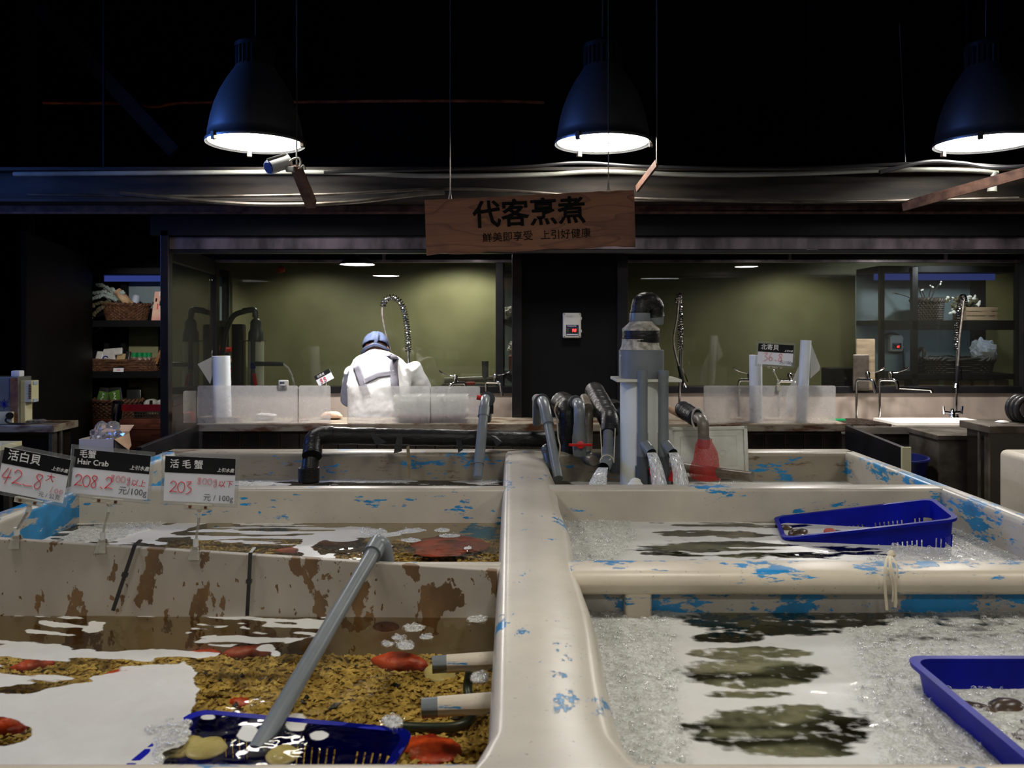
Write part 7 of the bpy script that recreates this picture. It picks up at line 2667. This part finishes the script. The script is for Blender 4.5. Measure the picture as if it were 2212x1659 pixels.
# ================================================================== SECOND SKIMMER BEHIND THE LEFT WINDOW
d = 6.2
c = lambda px, py: P(px, py, d)
t = thing('protein_skimmer', 'dark grey skimmer with a curved hose and red tap behind the left window', 'filter', Vector((c(552, 0).x, d, 0)))
bx = Vector((c(553, 0).x, d, 0))
zz = lambda py: P(0, py, d).z
MB().lathe([(.058, .0), (.058, zz(735))], bx, 30, cap1=True).build('milky_cylinder', 'skim', t)
MB().lathe([(.056, zz(735)), (.056, zz(718)), (.042, zz(711)), (.042, zz(696)), (.028, zz(690)), (.018, zz(688)), (.018, zz(676))], bx, 30, cap1=True).build('dark_collars', 'pvcdark', t)
MB().box(c(522, 0).x, c(570, 0).x, d - .07, d + .07, zz(737), zz(735)).build('plate', 'pvcdark', t, False)
MB().tube(elbow_path([c(552, 685), c(551, 668), c(525, 672)], .04), .022, 14).build('elbow', 'pvcdark', t)
MB().tube(smooth_path([c(530, 672), c(505, 682), c(490, 710), c(482, 750), c(476, 800), c(474, 850)], 8), .020, 14).build('curved_hose', 'pvcdark', t)
MB().tube([c(552, 728) + Vector((0, -.06, 0)), c(552, 900) + Vector((0, -.06, 0))], .017, 14).build('downpipe', 'pvcdark', t)
MB().tube([c(552, 783) + Vector((0, -.06, 0)), c(552, 795) + Vector((0, -.06, 0))], .019, 14).build('blue_tape', 'bluecrate', t)
MB().tube([c(556, 785) + Vector((0, -.06, 0)), c(617, 785) + Vector((0, -.06, 0))], .017, 14).build('side_spout', 'pvcdark', t)
MB().obox(c(558, 818) + Vector((0, -.085, 0)), (1, 0, .15), (-.15, 0, 1), (0, 1, 0), .014, .045, .008).build('red_tap', 'redplastic', t, True, .006)
MB().box(c(505, 0).x, c(528, 0).x, d - .05, d + .05, 0, zz(700)).build('black_canister', 'blackgloss', t, True, .015)
o = MB().tube(smooth_path([c(617, 786) + Vector((0, -.06, 0)), c(628, 796) + Vector((0, -.06, 0)), c(636, 815) + Vector((0, -.06, 0)), c(641, 840) + Vector((0, -.06, 0)), c(644, 900) + Vector((0, -.06, 0))], 6), .008, 8).build('water_jet', 'jet')
tag(o, 'thin stream of water falling from the spout of the dark grey skimmer', 'water', None, 'stuff')
# rack of packed trays behind the left window
t = thing('product_rack', 'slim dark rack with lit trays behind the left window', 'rack', (P(486, 0, 6.7).x, 6.75, 0))
xa, xb = P(466, 0, 6.7).x, P(508, 0, 6.7).x
for i, py in enumerate((760, 783, 806, 830)):
    MB().box(xa, xb, 6.65, 6.95, P(0, py, 6.7).z - .01, P(0, py, 6.7).z).build('shelf_tray', 'steel', t, False)
for x in (xa, xb):
    MB().box(x - .008, x + .008, 6.64, 6.66, 0, P(0, 700, 6.7).z).build('upright', 'blackgloss', t, False)
for i, (py, mt) in enumerate(((760, 'redplastic'), (783, 'kraft'), (806, 'redplastic'), (830, 'whitepack'))):
    z = P(0, py, 6.7).z
    o = MB().box(xa + .02, xb - .03, 6.68, 6.85, z, z + .035).build('food_pack', mt, None, True, .008)
    tag(o, ['red food pack on the uppermost tray of the slim rack', 'brown food pack on the second tray of the slim rack', 'red food pack on the third tray of the slim rack', 'white food pack on the lowest tray of the slim rack'][i], 'pack', 'packs on the slim rack')
# red lantern behind the left window
t = thing('red_lantern', 'small red lantern hanging near the top of the left window', 'lantern', P(606, 590, 6.3))
MB().ball(P(607, 582, 6.3), (.032, .032, .026)).build('globe', 'lantern', t)
MB().cyl(P(607, 575, 6.3), (P(607, 575, 6.3).x, 6.3, 4.9), .002, n=5).build('cord', 'cable', t)
# grey pipework with red handle behind the taps
t = thing('drain_pipework', 'dim grey pipework with a red handle behind the pair of taps', 'pipe', P(1030, 830, 6.2))
MB().tube([P(960, 822, 6.1), P(1070, 818, 6.1)], .022, 12).build('pipe', 'pvcbrown', t)
MB().tube([P(1048, 826, 6.1), P(1048, 780, 6.1)], [.022, .026], 12).build('upright', 'pvcdark', t)
MB().obox(P(1016, 829, 6.06), (1, 0, 0), (0, 0, 1), (0, 1, 0), .036, .014, .01).build('red_handle', 'redplastic', t, True, .006)
MB().box(P(955, 0, 6.1).x, P(1075, 0, 6.1).x, 6.05, 6.2, 0, P(0, 830, 6.1).z).build('cabinet', 'black', t, False)
